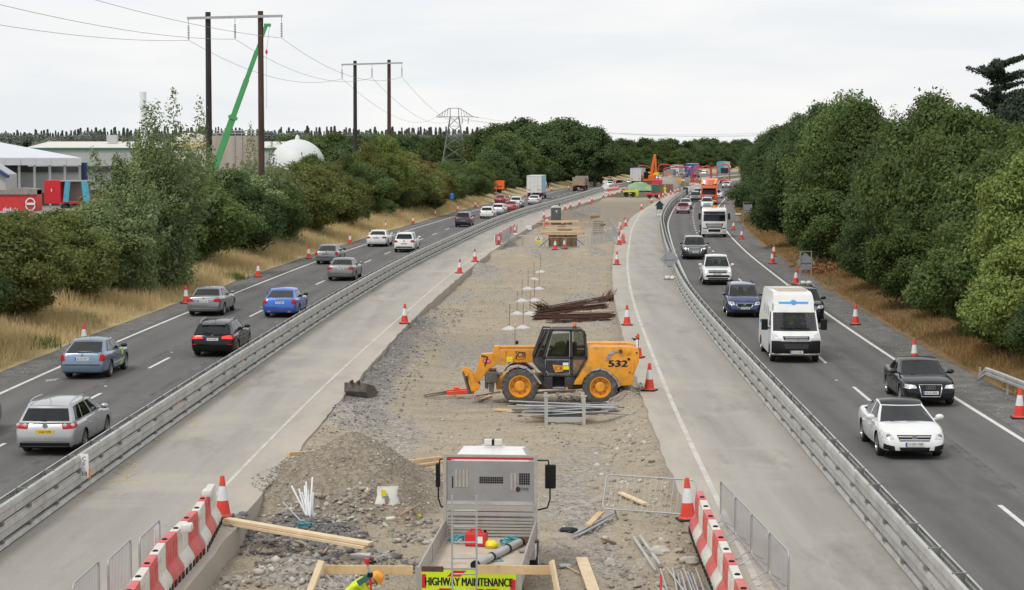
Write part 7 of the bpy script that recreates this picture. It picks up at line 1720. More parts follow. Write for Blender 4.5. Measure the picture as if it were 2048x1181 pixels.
# portable toilet
p=on(1112,450); t=thing('portable_toilet','dark grey portable toilet with a white roof','toilet',p,R(4)); 
MB().box((0,0,1.02),(1.12,1.1,2.0)).build('cabin',M['toilet_grey'],t,bevel=.04); MB().box((0,-.57,1.0),(.80,.03,1.78)).build('door',M['toilet_grey'],t,bevel=.01)
mb=MB(); mb.prism([(-.58,0),(.58,0),(.50,.12),(.2,.24),(-.2,.24),(-.50,.12)],'y',-.58,.58); mb.build('roof',M['plastic_white'],t,loc=(0,0,2.02),bevel=.02); MB().box((0,-.59,1.66),(.22,.01,.09)).box((0,-.59,1.52),(.07,.01,.18)).build('door_label',M['sign_white'],t); MB().tube([(.42,.4,2.1),(.42,.4,2.45)],.05,8).build('vent_pipe',M['black'],t,60)
# ---------------------------------------------------------------- signs
def sign_frame(loc,rz,w,h,label,plate,pm,face=1,z0=.0,bags=True):
    t=thing('road_sign',label,'sign',loc,rz)
    for s in (-1,1): MB().box((s*w/2,0,h/2),(.05,.05,h)).build('leg',M['galv2'],t)
    for z in (h*.46,h*.66,h-.03): MB().box((0,0,z),(w,.04,.04)).build('cross_bar',M['galv2'],t)
    for s in (-1,1): MB().beam((s*w/2,0,.03),(s*w/2,.8,.03),.05,.05).build('foot',M['galv2'],t)
    if plate=='diamond': MB().prism([(-.62,0),(0,-.62),(.62,0),(0,.62)],'y',-.05,-.03).build('plate',M[pm],t,loc=(0,.09,h*.66))
    elif plate=='house': MB().prism([(-.62,-.05),(-.40,-.05),(-.40,-.55),(.40,-.55),(.40,-.05),(.62,-.05),(0,.62)],'y',-.05,-.03).build('plate',M[pm],t,loc=(0,-.02,h*.70))
    elif plate=='rect': MB().prism([(-w*.5,-.5),(w*.5,-.5),(w*.5,.5),(-w*.5,.5)],'y',-.05,-.03).build('plate',M[pm],t,loc=(0,.09,h*.70))
    if bags: MB().ell((-.15,.1,.12),(.26,.18,.14),0,10,7,.12).build('ballast_bag',M['bag_white'],t,50); MB().ell((.25,.05,.12),(.24,.18,.14),0,10,7,.12).build('ballast_bag',M['bag_white'],t,50)
    return t
p=at(1339,560); sign_frame((p.x,p.y,0),0,.72,2.05,'back of a grey diamond road sign on a frame beside the right barrier','diamond','sign_back')
p=at(1611,572); sign_frame((p.x,p.y,.05),.12,.72,2.15,'back of a grey diamond road sign at the trees on the right','diamond','sign_back')
p=at(1319,433); sign_frame((p.x,p.y,0),0,.72,2.0,'dark house-shaped arrow sign on the far right paving','house','screen')
p=at(1484,452); sign_frame((p.x+.6,p.y,.05),0,.95,2.6,'back of a grey rectangular road sign beside the far right shoulder','rect','sign_back',bags=False)
p=at(1470,432); sign_frame((p.x+.4,p.y,.05),0,.8,2.3,'dark house-shaped sign seen from behind near the far right trees','house','screen')
p=at(1211,387); t=sign_frame((p.x,p.y,0),0,.8,2.0,'white diamond sign with a white plate above it on the far left paving','none','sign_white'); MB().prism([(-.72,0),(0,-.72),(.72,0),(0,.72)],'y',-.08,-.06).build('plate',M['sign_white'],t,loc=(0,0,1.35)); MB().box((0,-.07,2.2),(1.0,.02,.4)).build('upper_plate',M['sign_white'],t)
p=at(1375,378); sign_frame((p.x,p.y,0),0,1.0,2.8,'far grey frame with a pale plate behind the barrier end','rect','sign_back',bags=False)
p=at(1010,401); t=thing('road_sign','bright orange roadworks board with a black arrow by the left verge','sign',(p.x-1,p.y+6,.3),.12)
for s in (-1,1): MB().box((s*.5,0,.8),(.06,.06,1.6)).build('leg',M['galv2'],t)
MB().box((0,-.05,2.15),(1.75,.03,1.45)).build('board',M['sign_orange'],t); mb=MB(); mb.prism([(-.35,1.86),(-.1,1.70),(-.1,1.78),(.5,1.80),(.5,1.96),(-.1,1.94),(-.1,2.02)],'y',-.080,-.067); mb.build('black_arrow',M['ink'],t)
p=at(911,422); t=thing('road_sign','small blue marker sign with white figures on a grey post','sign',(p.x-.6,p.y+4,.2))
MB().tube([(0,0,0),(0,0,2.1)],.04,8).build('post',M['galv2'],t,60); MB().box((0,-.05,1.75),(.62,.02,.78)).build('board',M['sign_blue'],t); mb=MB(); mb.text('M7',.2,frame((0,-.064,1.98),(1,0,0),(0,0,1))); mb.text('S',.2,frame((0,-.064,1.75),(1,0,0),(0,0,1))); mb.text('26',.2,frame((0,-.064,1.52),(1,0,0),(0,0,1))); mb.build('lettering',M['sign_white'],t)
for i,(u,v) in enumerate(((964,350),(1014,347))):
    tp=atd(u,300,400+8*i); tag(MB().tube([(0,0,0),(0,0,tp.z)],.10,8).build('steel_post',M['galv2'],None,60,loc=(tp.x,400+8*i,0)),('left','right')[i]+' grey post standing in front of the trees right of the pylon','post','two grey posts before the trees')
# ---------------------------------------------------------------- vegetation
def leaf_mat(name,c1,c2,c3,tr=.35):
    m=bpy.data.materials.new(name); m.use_nodes=True; t=m.node_tree; n=t.nodes; l=t.links; n.remove(n['Principled BSDF']); o=n['Material Output']
    g=n.new('ShaderNodeNewGeometry'); r=n.new('ShaderNodeValToRGB'); e=r.color_ramp.elements; e[0].color=tuple(c1)+(1,); e[1].color=tuple(c2)+(1,); l.new(g.outputs['Random Per Island'],r.inputs[0])
    c=n.new('ShaderNodeTexCoord'); s=n.new('ShaderNodeTexNoise'); s.inputs['Scale'].default_value=.35; s.inputs['Detail'].default_value=3; l.new(g.outputs['Position'],s.inputs['Vector'])
    k=n.new('ShaderNodeValToRGB'); k.color_ramp.elements[0].position=.42; k.color_ramp.elements[1].position=.68; l.new(s.outputs[0],k.inputs[0])
    x=n.new('ShaderNodeMix'); x.data_type='RGBA'; l.new(k.outputs[0],x.inputs[0]); l.new(r.outputs[0],x.inputs[6]); x.inputs[7].default_value=tuple(c3)+(1,)
    oi=n.new('ShaderNodeObjectInfo'); h=n.new('ShaderNodeHueSaturation'); q=n.new('ShaderNodeMath'); q.operation='MULTIPLY_ADD'; q.inputs[1].default_value=.5; q.inputs[2].default_value=.75; l.new(oi.outputs['Random'],q.inputs[0]); l.new(q.outputs[0],h.inputs['Value']); l.new(x.outputs[2],h.inputs['Color'])
    d=n.new('ShaderNodeBsdfDiffuse'); u=n.new('ShaderNodeBsdfTranslucent'); l.new(h.outputs[0],d.inputs[0]); l.new(h.outputs[0],u.inputs[0])
    a=n.new('ShaderNodeMixShader'); a.inputs[0].default_value=tr; l.new(d.outputs[0],a.inputs[1]); l.new(u.outputs[0],a.inputs[2]); l.new(a.outputs[0],o.inputs[0]); M[name]=m; return m
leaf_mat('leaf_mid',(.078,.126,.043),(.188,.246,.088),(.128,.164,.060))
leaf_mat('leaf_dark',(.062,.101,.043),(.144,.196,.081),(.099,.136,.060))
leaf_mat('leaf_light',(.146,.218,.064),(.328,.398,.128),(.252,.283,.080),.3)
leaf_mat('leaf_olive',(.125,.156,.054),(.252,.290,.099),(.198,.199,.071))
leaf_mat('leaf_willow',(.137,.195,.088),(.328,.384,.190),(.229,.283,.124),.3)
leaf_mat('leaf_rust',(.152,.116,.054),(.252,.203,.083),(.214,.108,.055))
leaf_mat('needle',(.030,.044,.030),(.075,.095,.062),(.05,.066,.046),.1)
leaf_mat('needle_hazed',(.19,.215,.185),(.27,.295,.25),(.22,.25,.21),.25)  # pale grey-green: distance haze is painted into this leaf colour
leaf_mat('grass_dry',(.55,.42,.215),(.84,.69,.40),(.67,.53,.28),.3)
leaf_mat('grass_brown',(.30,.18,.07),(.55,.37,.16),(.36,.26,.11),.3)
leaf_mat('dead_leaf',(.20,.10,.05),(.38,.22,.12),(.26,.15,.08),.2)
def leaves(P_,D,size,asp,seed,droop=0.,nb=.8):
    "P_: positions (n,3), D: outward directions (n,3); returns verts (4n,3)"
    rs=np.random.RandomState(seed); n=len(P_)
    nr=D*.75+rs.randn(n,3)*nb*.6+np.array([0,0,.35]); nr/=np.linalg.norm(nr,axis=1)[:,None]+1e-9
    a=rs.randn(n,3); a[:,2]-=droop; a-=nr*(a*nr).sum(1)[:,None]; a/=np.linalg.norm(a,axis=1)[:,None]+1e-9; b=np.cross(nr,a)
    s=(size*(.6+.8*rs.rand(n)))[:,None]
    return np.stack([P_-a*s,P_+b*s*asp-a*s*.1,P_+a*s,P_-b*s*asp-a*s*.1],1).reshape(-1,3)
def leafmesh(name,V,m):
    n=len(V)//4; me=bpy.data.meshes.new(name); me.vertices.add(len(V)); me.vertices.foreach_set('co',V.astype(np.float32).ravel()); me.loops.add(4*n); me.loops.foreach_set('vertex_index',np.arange(4*n,dtype=np.int32)); me.polygons.add(n); me.polygons.foreach_set('loop_start',np.arange(0,4*n,4,dtype=np.int32)); me.materials.append(m); me.update(calc_edges=True); return me
def clump_pts(C,Rr,n,rs,pw=2.):
    w=Rr[:,0]**pw; i=rs.choice(len(C),n,p=w/w.sum()); d=rs.randn(n,3); d[:,2]=d[:,2]*.9+.12; d/=np.linalg.norm(d,axis=1)[:,None]; r=(.35+.65*rs.rand(n)**.45)[:,None]
    r=r*(1+.20*rs.randn(n,1))
    return C[i]+d*Rr[i]*r,d
def broad(name,H,Rd,n,size,seed,m,nc=60,zlo=.12,asp=.62,top=1.0):
    rs=np.random.RandomState(seed); C=[];S=[]
    k=0
    while k<nc:
        d=rs.randn(3); d/=np.linalg.norm(d); q=.35+.55*rs.rand()**.6; z=.5+.5*d[2]*q*1.08
        prof=(np.sin(min(1,max(.0,z*.92+.10))*PI)**.55); C.append([d[0]*Rd*q*prof*1.05,d[1]*Rd*q*prof*1.05,H*(zlo+(1-zlo)*z*.93)]); r=Rd*(.15+.15*rs.rand()); S.append([r,r,r*.78]); k+=1
    C=np.array(C);S=np.array(S); p,d=clump_pts(C,S,n,rs); p[:,2]=np.maximum(p[:,2],.05)
    return leafmesh(name,leaves(p,d,size,asp,seed+1),m)
def spiky(name,H,Rd,n,size,seed,m,lead=26):
    rs=np.random.RandomState(seed); C=[];S=[]
    for k in range(lead):
        a=rs.rand()*6.28; rr=Rd*rs.rand()**.7*.8; hh=H*(1.0-.38*(rr/Rd)**1.0-.25*rs.rand()) if k else H; bx,by=rr*.45*math.cos(a),rr*.45*math.sin(a); tx,ty=rr*1.05*math.cos(a),rr*1.05*math.sin(a)
        for j in range(13):
            t=j/12; z=.3+(hh-.3)*t; x=bx+(tx-bx)*t**.7; y=by+(ty-by)*t**.7; r=(.95*(1-t)**.75+.24)*(.8+.4*rs.rand()); C.append([x,y,z]); S.append([r,r,r*1.25+.15])
        for j in range(3): # side wands reaching out
            t=.35+.4*rs.rand(); z0=hh*t; a2=a+rs.randn()*.8
            for q in range(5): C.append([bx+(tx-bx)*t+math.cos(a2)*.42*q,by+(ty-by)*t+math.sin(a2)*.42*q,z0+.32*q]); S.append([.36-.05*q]*3)
    C=np.array(C);S=np.array(S); p,d=clump_pts(C,S,n,rs,1.35); p[:,2]=np.maximum(p[:,2],.05); return leafmesh(name,leaves(p,d,size,.5,seed+1,droop=-.3),m)
def conifer(name,H,Rd,n,size,seed,m):
    rs=np.random.RandomState(seed); t=rs.rand(n)**.8; z=H*(.06+.94*t); lay=np.abs(np.sin(t*40+rs.rand(n)*.8)); r=Rd*(1-t)**.85*(.35+.65*lay)*(.5+.5*rs.rand(n)); a=rs.rand(n)*6.28; a+=.3*np.sin(a*5)
    p=np.stack([r*np.cos(a),r*np.sin(a),z-.25*r],1); d=np.stack([np.cos(a),np.sin(a),.2+0*a],1); return leafmesh(name,leaves(p,d,size,.45,seed,droop=.8),m)
def cypress(name,H,Rd,n,size,seed,m):
    rs=np.random.RandomState(seed); C=[];S=[]
    for k in range(62):
        t=.35+.65*rs.rand(); a=rs.rand()*6.28; ln=Rd*(1.05-.75*t)*(.8+.5*rs.rand())
        for j in range(6):
            q=j/5; C.append([math.cos(a)*ln*q,math.sin(a)*ln*q,H*t+ln*.28*q]); S.append([.62-.36*q,.62-.36*q,.18])
    C=np.array(C);S=np.array(S); p,d=clump_pts(C,S,n,rs); return leafmesh(name,leaves(p,d,size,.4,seed),m)
def trunk_mesh(name,H,r,seed,limbs=6):
    rs=np.random.RandomState(seed); mb=MB(); top=H*.72; bend=[rs.randn()*.15,rs.randn()*.15]
    mb.tube([(0,0,-.3),(bend[0]*.3,bend[1]*.3,H*.2),(bend[0],bend[1],H*.45),(bend[0]*1.4,bend[1]*1.4,top)],[r*1.25,r,r*.7,r*.25],8)
    for k in range(limbs):
        z=H*(.2+.4*rs.rand()); a=rs.rand()*6.28; l=H*(.2+.14*rs.rand()); mb.tube([(bend[0]*.6,bend[1]*.6,z),(math.cos(a)*l*.5,math.sin(a)*l*.5,z+l*.45),(math.cos(a)*l,math.sin(a)*l,z+l*.8)],[r*.45,r*.3,r*.1],6)
    return mb.mesh(name,M['bark'],60)
CR={}
def crown(key,fn): CR[key]=fn
for i in range(4): CR['broad%d'%i]=(lambda i=i: (broad('crown',10,4.4,84000,.105,31+i*7,M['leaf_mid'],105),trunk_mesh('trunk',10,.22,i)))
for i in range(3): CR['bush%d'%i]=(lambda i=i: (broad('crown',6,3.1,40000,.085,71+i*5,M['leaf_mid'],80,.02,.55),trunk_mesh('trunk',6,.10,i+9)))
CR['far0']=lambda:(broad('crown',10,4.6,20000,.20,101,M['leaf_mid'],80,.03),trunk_mesh('trunk',10,.22,4))
CR['far1']=lambda:(broad('crown',10,4.2,20000,.20,107,M['leaf_mid'],70,.03),trunk_mesh('trunk',10,.22,5))
CR['far2']=lambda:(broad('crown',10,4.9,20000,.20,113,M['leaf_mid'],90,.03),trunk_mesh('trunk',10,.22,5))
CR['spiky']=lambda:(spiky('crown',11,3.6,95000,.085,201,M['leaf_willow']),trunk_mesh('trunk',10,.14,6,9))
CR['spiky1']=lambda:(spiky('crown',9,2.2,30000,.09,207,M['leaf_willow'],11),trunk_mesh('trunk',8,.10,7,6))
CR['conifer0']=lambda:(conifer('crown',15,2.0,8000,.26,301,M['needle_hazed']),trunk_mesh('trunk',15,.2,6,0))
CR['conifer1']=lambda:(conifer('crown',15,2.5,8000,.28,305,M['needle_hazed']),trunk_mesh('trunk',15,.2,7,0))
CR['cypress']=lambda:(cypress('crown',14.5,5.6,46000,.12,401,M['needle']),trunk_mesh('trunk',14.5,.28,8,3))
CM={}
def tree(key,x,y,h,label,grp,m=None,w=1.0,z=0.,rz=None,cat='tree',name='broadleaf_tree'):
    if key not in CM: CM[key]=CR[key]()
    cm,tm=CM[key]; base={'b':10,'f':10}.get(key[0],10); base={'broad':10,'bush':6,'far':10,'spiky':11,'spiky1':9,'conifer':15,'cypress':14.5}[key if key in('spiky','spiky1','cypress') else key[:-1]]
    t=thing(name,label,cat,(x,y,z),random.uniform(0,6.28) if rz is None else rz,grp); s=h*1.06/base; t.scale=(s*w,s*w,s)
    c=add_obj('crown',cm,t); add_obj('trunk',tm,t)
    if m: c.material_slots[0].link='OBJECT'; c.material_slots[0].material=M[m]
    return t
random.seed(77)
# left hedge: (pixel x of the middle, distance, top pixel y, kind, leaf, width)
HB=[(-60,74,470,'bush0','leaf_mid',1.2),(30,112,424,'bush0','leaf_olive',1.3),(110,116,418,'bush1','leaf_mid',1.3),(180,118,412,'bush2','leaf_olive',1.3),(-40,110,424,'bush1','leaf_mid',1.3),(20,80,440,'bush1','leaf_dark',1.25),(-40,92,430,'bush2','leaf_olive',1.2),(85,92,424,'bush2','leaf_olive',1.25),(150,104,428,'bush0','leaf_olive',1.1),(60,106,436,'bush1','leaf_mid',1.2),
 (215,110,400,'bush1','leaf_willow',1.1),(400,120,330,'broad1','leaf_willow',.85),(440,136,345,'bush2','leaf_mid',1.25),(355,116,420,'bush0','leaf_dark',1.1),(505,150,345,'bush0','leaf_dark',1.2),(465,158,335,'bush1','leaf_willow',1.2),(560,166,350,'bush1','leaf_mid',1.15),(600,182,318,'bush2','leaf_olive',1.15),(628,205,312,'broad1','leaf_mid',.9),(655,200,330,'bush0','leaf_olive',1.2),(690,222,312,'broad2','leaf_mid',.9),
 (722,225,325,'bush1','leaf_mid',1.2),(768,238,272,'broad0','leaf_light',.72),(735,236,290,'broad3','leaf_olive',.8),(800,246,330,'bush2','leaf_olive',1.2),(838,252,308,'bush0','leaf_olive',1.25),(872,262,318,'bush1','leaf_rust',1.2),(905,272,324,'bush2','leaf_olive',1.25),(938,284,326,'bush0','leaf_mid',1.3),(968,296,330,'bush1','leaf_dark',1.3),(1000,308,332,'bush2','leaf_mid',1.3),(1030,322,334,'bush0','leaf_mid',1.3),(850,258,345,'bush1','leaf_mid',1.0),(780,240,360,'bush0','leaf_dark',1.0)]
HB.sort(key=lambda q:q[1])
for i,(u,d,v,k,m,w) in enumerate(HB):
    p=atd(u,v,d); x=min(p.x,X('ledge',d)-6.2) ; tree(k,x,d,max(2.5,p.z-.6),nth(i)+' tree from the camera in the hedge beside the left carriageway','hedge trees along the left carriageway',m,w,z=.6,name='hedge_tree')
p=atd(300,212,118); tree('spiky',p.x,118,p.z-.5,'tall willow-like tree with upright wands before the grey warehouse, tallest in the left hedge',None,'leaf_willow',1.12,z=.5,name='willow_tree')
for u,v,d,l in ((412,225,150,'slim spiky sapling rising in front of the left pole of the near power line'),(520,270,164,'slim spiky sapling rising in front of the right pole of the near power line'),(248,300,112,'leaning spiky sapling left of the tall willow-like tree'),(560,300,170,'thin spiky sapling in front of the white dome')):
    p=atd(u,v,d); tree('spiky1',p.x,d,p.z-.5,l,'spiky saplings in the left hedge','leaf_willow',.9,z=.5,name='sapling')
# low scrub in front of the hedge foot
k=0; y=78
while y<330:
    x=X('ledge',y)-random.uniform(5.6,6.8); h=random.uniform(1.3,2.4); tree('bush%d'%random.randint(0,2),x,y,h,nth(k)+' low bush from the camera at the foot of the left hedge','low bushes at the foot of the left hedge',random.choice(['leaf_dark','leaf_mid','leaf_olive']),1.25,z=.65,cat='bush',name='bush'); k+=1; y+=random.uniform(5,8)+y*.02
tree('bush1',at(905,402).x,252,1.6,'lone round green bush on the dry grass before the hedge',None,'leaf_mid',1.3,z=.9,cat='bush',name='bush')
# right-hand tree wall
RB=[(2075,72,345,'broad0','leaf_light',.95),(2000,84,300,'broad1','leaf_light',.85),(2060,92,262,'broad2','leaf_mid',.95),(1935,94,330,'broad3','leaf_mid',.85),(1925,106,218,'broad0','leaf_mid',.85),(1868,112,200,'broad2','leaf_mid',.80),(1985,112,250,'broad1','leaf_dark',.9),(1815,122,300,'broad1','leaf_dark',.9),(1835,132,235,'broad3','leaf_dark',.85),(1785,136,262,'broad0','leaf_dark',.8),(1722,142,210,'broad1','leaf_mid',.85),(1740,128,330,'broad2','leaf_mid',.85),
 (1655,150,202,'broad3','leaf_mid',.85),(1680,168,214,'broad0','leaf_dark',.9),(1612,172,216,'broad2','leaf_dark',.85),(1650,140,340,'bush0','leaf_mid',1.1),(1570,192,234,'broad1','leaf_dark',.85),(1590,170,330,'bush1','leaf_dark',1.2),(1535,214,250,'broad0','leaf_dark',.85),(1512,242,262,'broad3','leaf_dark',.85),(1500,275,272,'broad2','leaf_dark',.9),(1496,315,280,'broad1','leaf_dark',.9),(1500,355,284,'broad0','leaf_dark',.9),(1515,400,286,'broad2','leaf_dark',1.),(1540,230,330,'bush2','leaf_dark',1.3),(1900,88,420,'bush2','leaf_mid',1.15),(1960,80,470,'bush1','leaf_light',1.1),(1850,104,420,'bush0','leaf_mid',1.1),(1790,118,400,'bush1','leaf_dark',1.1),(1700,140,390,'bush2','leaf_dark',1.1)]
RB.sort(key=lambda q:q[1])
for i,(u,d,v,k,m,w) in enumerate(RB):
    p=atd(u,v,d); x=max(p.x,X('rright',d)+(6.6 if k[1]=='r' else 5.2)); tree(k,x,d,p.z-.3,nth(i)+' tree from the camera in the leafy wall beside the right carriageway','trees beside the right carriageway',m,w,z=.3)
k=0; y=76
while y<330:
    tree('bush%d'%random.randint(0,2),X('rright',y)+random.uniform(4.6,5.8),y,random.uniform(2.0,3.6),nth(k)+' low bush from the camera under the trees on the right','low bushes under the right trees',random.choice(['leaf_dark','leaf_mid','leaf_dark']),1.2,z=.3,cat='bush',name='bush'); k+=1; y+=random.uniform(5,8)+y*.015
p=atd(1995,150,150); tree('cypress',p.x,150,p.z,'dark flat-branched cypress rising behind the right trees',None,None,1.,name='cypress_tree')
p=atd(2040,190,138); tree('broad1',p.x,138,p.z,'tall dark round tree in front of the cypress',None,'needle',.8)
p=atd(1765,240,175); tree('spiky1',p.x,175,p.z,'grey-green wispy tree in the gap between the right tree crowns',None,'leaf_willow',1.2)
for i in range(16):
    y=95+i*16; tree('far%d'%(i%3),X('rright',y)+17+random.uniform(0,9),y,random.uniform(8.5,10.5),'tree in the second row hidden behind the right tree wall','second row of trees on the right',random.choice(['leaf_dark','leaf_mid']))
# wood along the far left side of the road and behind the hedge
y=345; n=0
while y<980:
    for r in range(3):
        yy=y+random.uniform(-7,7); x=X('ledge',yy)-9-r*11-random.uniform(0,5); hgt=random.uniform(10.5,13.5)+(2.5 if 430<yy<520 and r>0 else 0)-(3.5 if r==0 else 0)-(yy>600)*1.0
        u_=1024+x/yy*FPX
        if yy<580 and 830<u_<1000 and r>0 or (yy<470 and r>1): continue
        if yy<545 and 845<u_<985: hgt=4.6+1.2*random.random()
        tree('far%d'%random.randint(0,2),x,yy,hgt,'dark green tree in the wood beyond the left carriageway bend','wood beyond the left carriageway bend',random.choice(['leaf_dark','leaf_mid','leaf_dark']),random.uniform(.95,1.2)); n+=1
    if y<620: tree('bush%d'%random.randint(0,2),X('ledge',y)-7.2,y,random.uniform(3.5,5),'low dark bush at the foot of the wood beyond the left bend','low bushes at the foot of the far left wood','leaf_dark',1.5,z=.5,cat='bush',name='bush')
    y+=13 if y<600 else 17
for u,d,v in [(u_,random.uniform(575,630) if 800<u_<1000 else (random.uniform(425,480) if u_<700 else random.uniform(370,470)),random.uniform(266,284)) for u_ in [555+i*15+random.uniform(-6,6) for i in range(34)]]+[(990+i*25,random.uniform(430,500),random.uniform(236,258)) for i in range(9)]+[(850+i*17,random.uniform(330,350),random.uniform(322,328)) for i in range(9)]:
    p=atd(u,v,d); tree('far%d'%random.randint(0,2),p.x,d,p.z,'mid green tree in the wood around the lattice pylon','wood around the lattice pylon',random.choice(['leaf_mid','leaf_dark','leaf_mid']),random.uniform(.95,1.15))
for i in range(290):
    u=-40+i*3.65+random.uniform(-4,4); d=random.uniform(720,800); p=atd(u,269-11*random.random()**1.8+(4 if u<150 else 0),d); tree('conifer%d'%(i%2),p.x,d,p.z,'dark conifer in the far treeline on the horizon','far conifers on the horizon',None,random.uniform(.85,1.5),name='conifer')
for i in range(64):
    u=-60+i*17+random.uniform(-9,9); d=random.uniform(610,690); p=atd(u,random.uniform(265,276),d); tree('far%d'%(i%3),p.x,d,p.z,'haze-tinted round tree in front of the far conifers','round trees before the far conifers','needle_hazed',random.uniform(1.1,1.5))
y=420
while y<1000:
    tree('far%d'%random.randint(0,2),X('rright',y)+10+random.uniform(0,4),y,random.uniform(9,11),'dark green tree at the inside of the far right bend','trees at the inside of the far right bend','leaf_dark',1.2); y+=14
# dry grass and fallen leaves
def grass(name,n,fx,seed,m,h0,h1,w,label):
    rs=np.random.RandomState(seed); B=np.array([fx(rs) for _ in range(n)]); h=(h0+(h1-h0)*rs.rand(n)**1.5)*(.7+.6*np.array([noise.noise(Vector((b[0]*.5,b[1]*.25,1)))+.5 for b in B]).clip(.15,1.2)); a=rs.rand(n)*6.28; ln=rs.randn(n,2)*.28*h[:,None]; s=np.stack([np.cos(a)*w,np.sin(a)*w,0*a],1)*(.6+.8*rs.rand(n))[:,None]
    top=B+np.stack([ln[:,0],ln[:,1],h],1); V=np.stack([B-s,B+s,top+s*.25,top-s*.25],1).reshape(-1,3); o=bpy.data.objects.new(name,leafmesh(name,V,M[m])); COL.objects.link(o); tag(o,label,'grass',kind='stuff')
def gl(rs):
    y=62+250*rs.rand()**1.7; t=2.0+7.2*rs.rand(); 
    if t<2.6 and rs.rand()<.6: t+=1.2
    return (X('ledge',y)-t,y,float(vz(t)*lbank(y))-.03)
def gr(rs):
    y=58+230*rs.rand()**1.6; t=2.3+4.6*rs.rand(); return (X('rright',y)+t,y,min(.6,.02+(t-2.1)*.12)-.03)
grass('dry_grass',150000,gl,1,'grass_dry',.22,.72,.016,'tall straw coloured grass on the left verge')
grass('brown_grass',60000,gr,2,'grass_brown',.08,.30,.018,'short brown grass under the right trees')
WC=[(X('ledge',y)-2.4-4*random.random(),y) for y in [70,74,86,97,112,118,131,150,166,180,204,230]]
def gw(rs):
    x,y=WC[rs.randint(len(WC))]; x+=rs.randn()*.35; y+=rs.randn()*.7; return (x,y,float(vz(max(1.8,X('ledge',y)-x))*lbank(y))-.03)
grass('green_weeds',5200,gw,7,'leaf_mid',.18,.5,.03,'scattered green weeds in the dry grass of the left verge')
rs=np.random.RandomState(5); c=at(1652,548); n=1500; pp=np.stack([c.x+rs.randn(n)*.85,c.y+rs.randn(n)*2.0,.25+.25*np.abs(rs.randn(n))],1); o=bpy.data.objects.new('dead_leaves',leafmesh('dead_leaves',leaves(pp,rs.randn(n,3),.13,.5,3),M['dead_leaf'])); COL.objects.link(o); tag(o,'heap of russet dead leaves behind the right diamond sign','leaves',kind='stuff')
# ---------------------------------------------------------------- buildings and plant on the left
def bx(t,nm,u0,u1,v0,d,dep,m,z0=0,**k):
    a=atd(u0,v0,d); b=atd(u1,v0,d); return MB().box(((a.x+b.x)/2,d+dep/2,(a.z+z0)/2),(b.x-a.x,dep,a.z-z0)).build(nm,m,t,**k)
t=thing('warehouse','long low grey-green warehouse with pale roof behind the open shed','building')
bx(t,'wall',55,560,299,425,40,M['clad_green']); a=atd(50,298,424);b=atd(566,298,424); MB().box(((a.x+b.x)/2,424.8,a.z+.05),(b.x-a.x,.5,.35)).build('green_gutter',M['green_trim'],t)
MB().prism([(424.5,a.z+.22),(446,a.z+1.6),(468,a.z+.22)],'x',a.x,b.x).build('roof',M['plastic_white'],t)
MB().box(((a.x+b.x)/2-12,440,a.z+2.2),(2.2,2,1.6)).build('roof_unit',M['clad_grey'],t)
t=thing('open_shed','open-fronted shed with white sheet roof and steel columns at the left edge','building')
A_,B_,C_,D_=atd(-150,316,285),atd(163,316,300),atd(-5,284,350),atd(-300,284,335)
MB().add([A_,B_,C_,D_]+[q-Vector((0,0,.25)) for q in (A_,B_,C_,D_)],[(0,1,2,3),(7,6,5,4),(0,4,5,1),(1,5,6,2),(2,6,7,3),(3,7,4,0)]).build('roof',M['shed_roof'],t)
for k in range(10):
    q0,q1=A_.lerp(B_,k/10),A_.lerp(B_,(k+1)/10); MB().beam(q0.lerp(q1,.01)+Vector((0,-.15,-.62)),q0.lerp(q1,.985)+Vector((0,-.15,-.62)),.1,.95).build('fascia_panel',M['shed_roof'],t)
    MB().box((q1.x-.3,q1.y+.1,(q1.z-1)/2),(.32,.32,q1.z-1)).build('column',M['galv2'],t)
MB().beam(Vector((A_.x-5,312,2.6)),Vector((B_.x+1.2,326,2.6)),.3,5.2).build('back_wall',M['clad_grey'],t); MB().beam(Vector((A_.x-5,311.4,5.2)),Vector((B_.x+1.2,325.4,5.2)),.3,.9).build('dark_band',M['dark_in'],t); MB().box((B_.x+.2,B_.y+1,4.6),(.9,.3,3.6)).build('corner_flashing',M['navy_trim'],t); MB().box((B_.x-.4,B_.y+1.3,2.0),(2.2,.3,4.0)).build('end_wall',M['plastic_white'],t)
t=thing('gatehouse','dark-edged gable corner cut by the left edge of the picture','building'); a=atd(-20,325,262); MB().prism([(a.x-4,0),(a.x+2.0,0),(a.x+2.0,a.z-1.6),(a.x-.5,a.z),(a.x-4,a.z)],'y',262,268).build('wall',M['clad_grey'],t); MB().beam((a.x-.7,261.6,a.z+.15),(a.x+2.5,261.6,a.z-1.9),.9,.4).build('verge_trim',M['navy_trim'],t)
t=thing('storage_tank','round cream tank with a domed top and yellow handrail','tank',(atd(382,300,335).x,335,0)); z=lambda v,d:atd(0,v,d).z
MB().lathe([(3.3,0),(3.3,z(296,335)),(3.25,z(296,335)+.1),(2.4,z(272,335)),(1.2,z(267,335)),(0,z(266,335))],32).build('shell',M['tank_cream'],t,40)
mb=MB()
for k in (0,.5,1.0): mb.lathe([(3.55,z(297,335)+k),(3.60,z(297,335)+k+.16),(3.50,z(297,335)+k+.16)],32,cap=False)
for k in range(16): q=2*PI*k/16; mb.tube([(3.55*math.cos(q),3.55*math.sin(q),z(297,335)),(3.55*math.cos(q),3.55*math.sin(q),z(297,335)+1.1)],.05,5)
mb.build('handrail',M['yellow_rail'],t,60)
t=thing('concrete_tower','stained square concrete block with a rail round its flat top','tower'); bx(t,'wall',420,508,272,345,8,M['conc_tower'])
a=atd(420,272,345);b=atd(508,272,345); mb=MB()
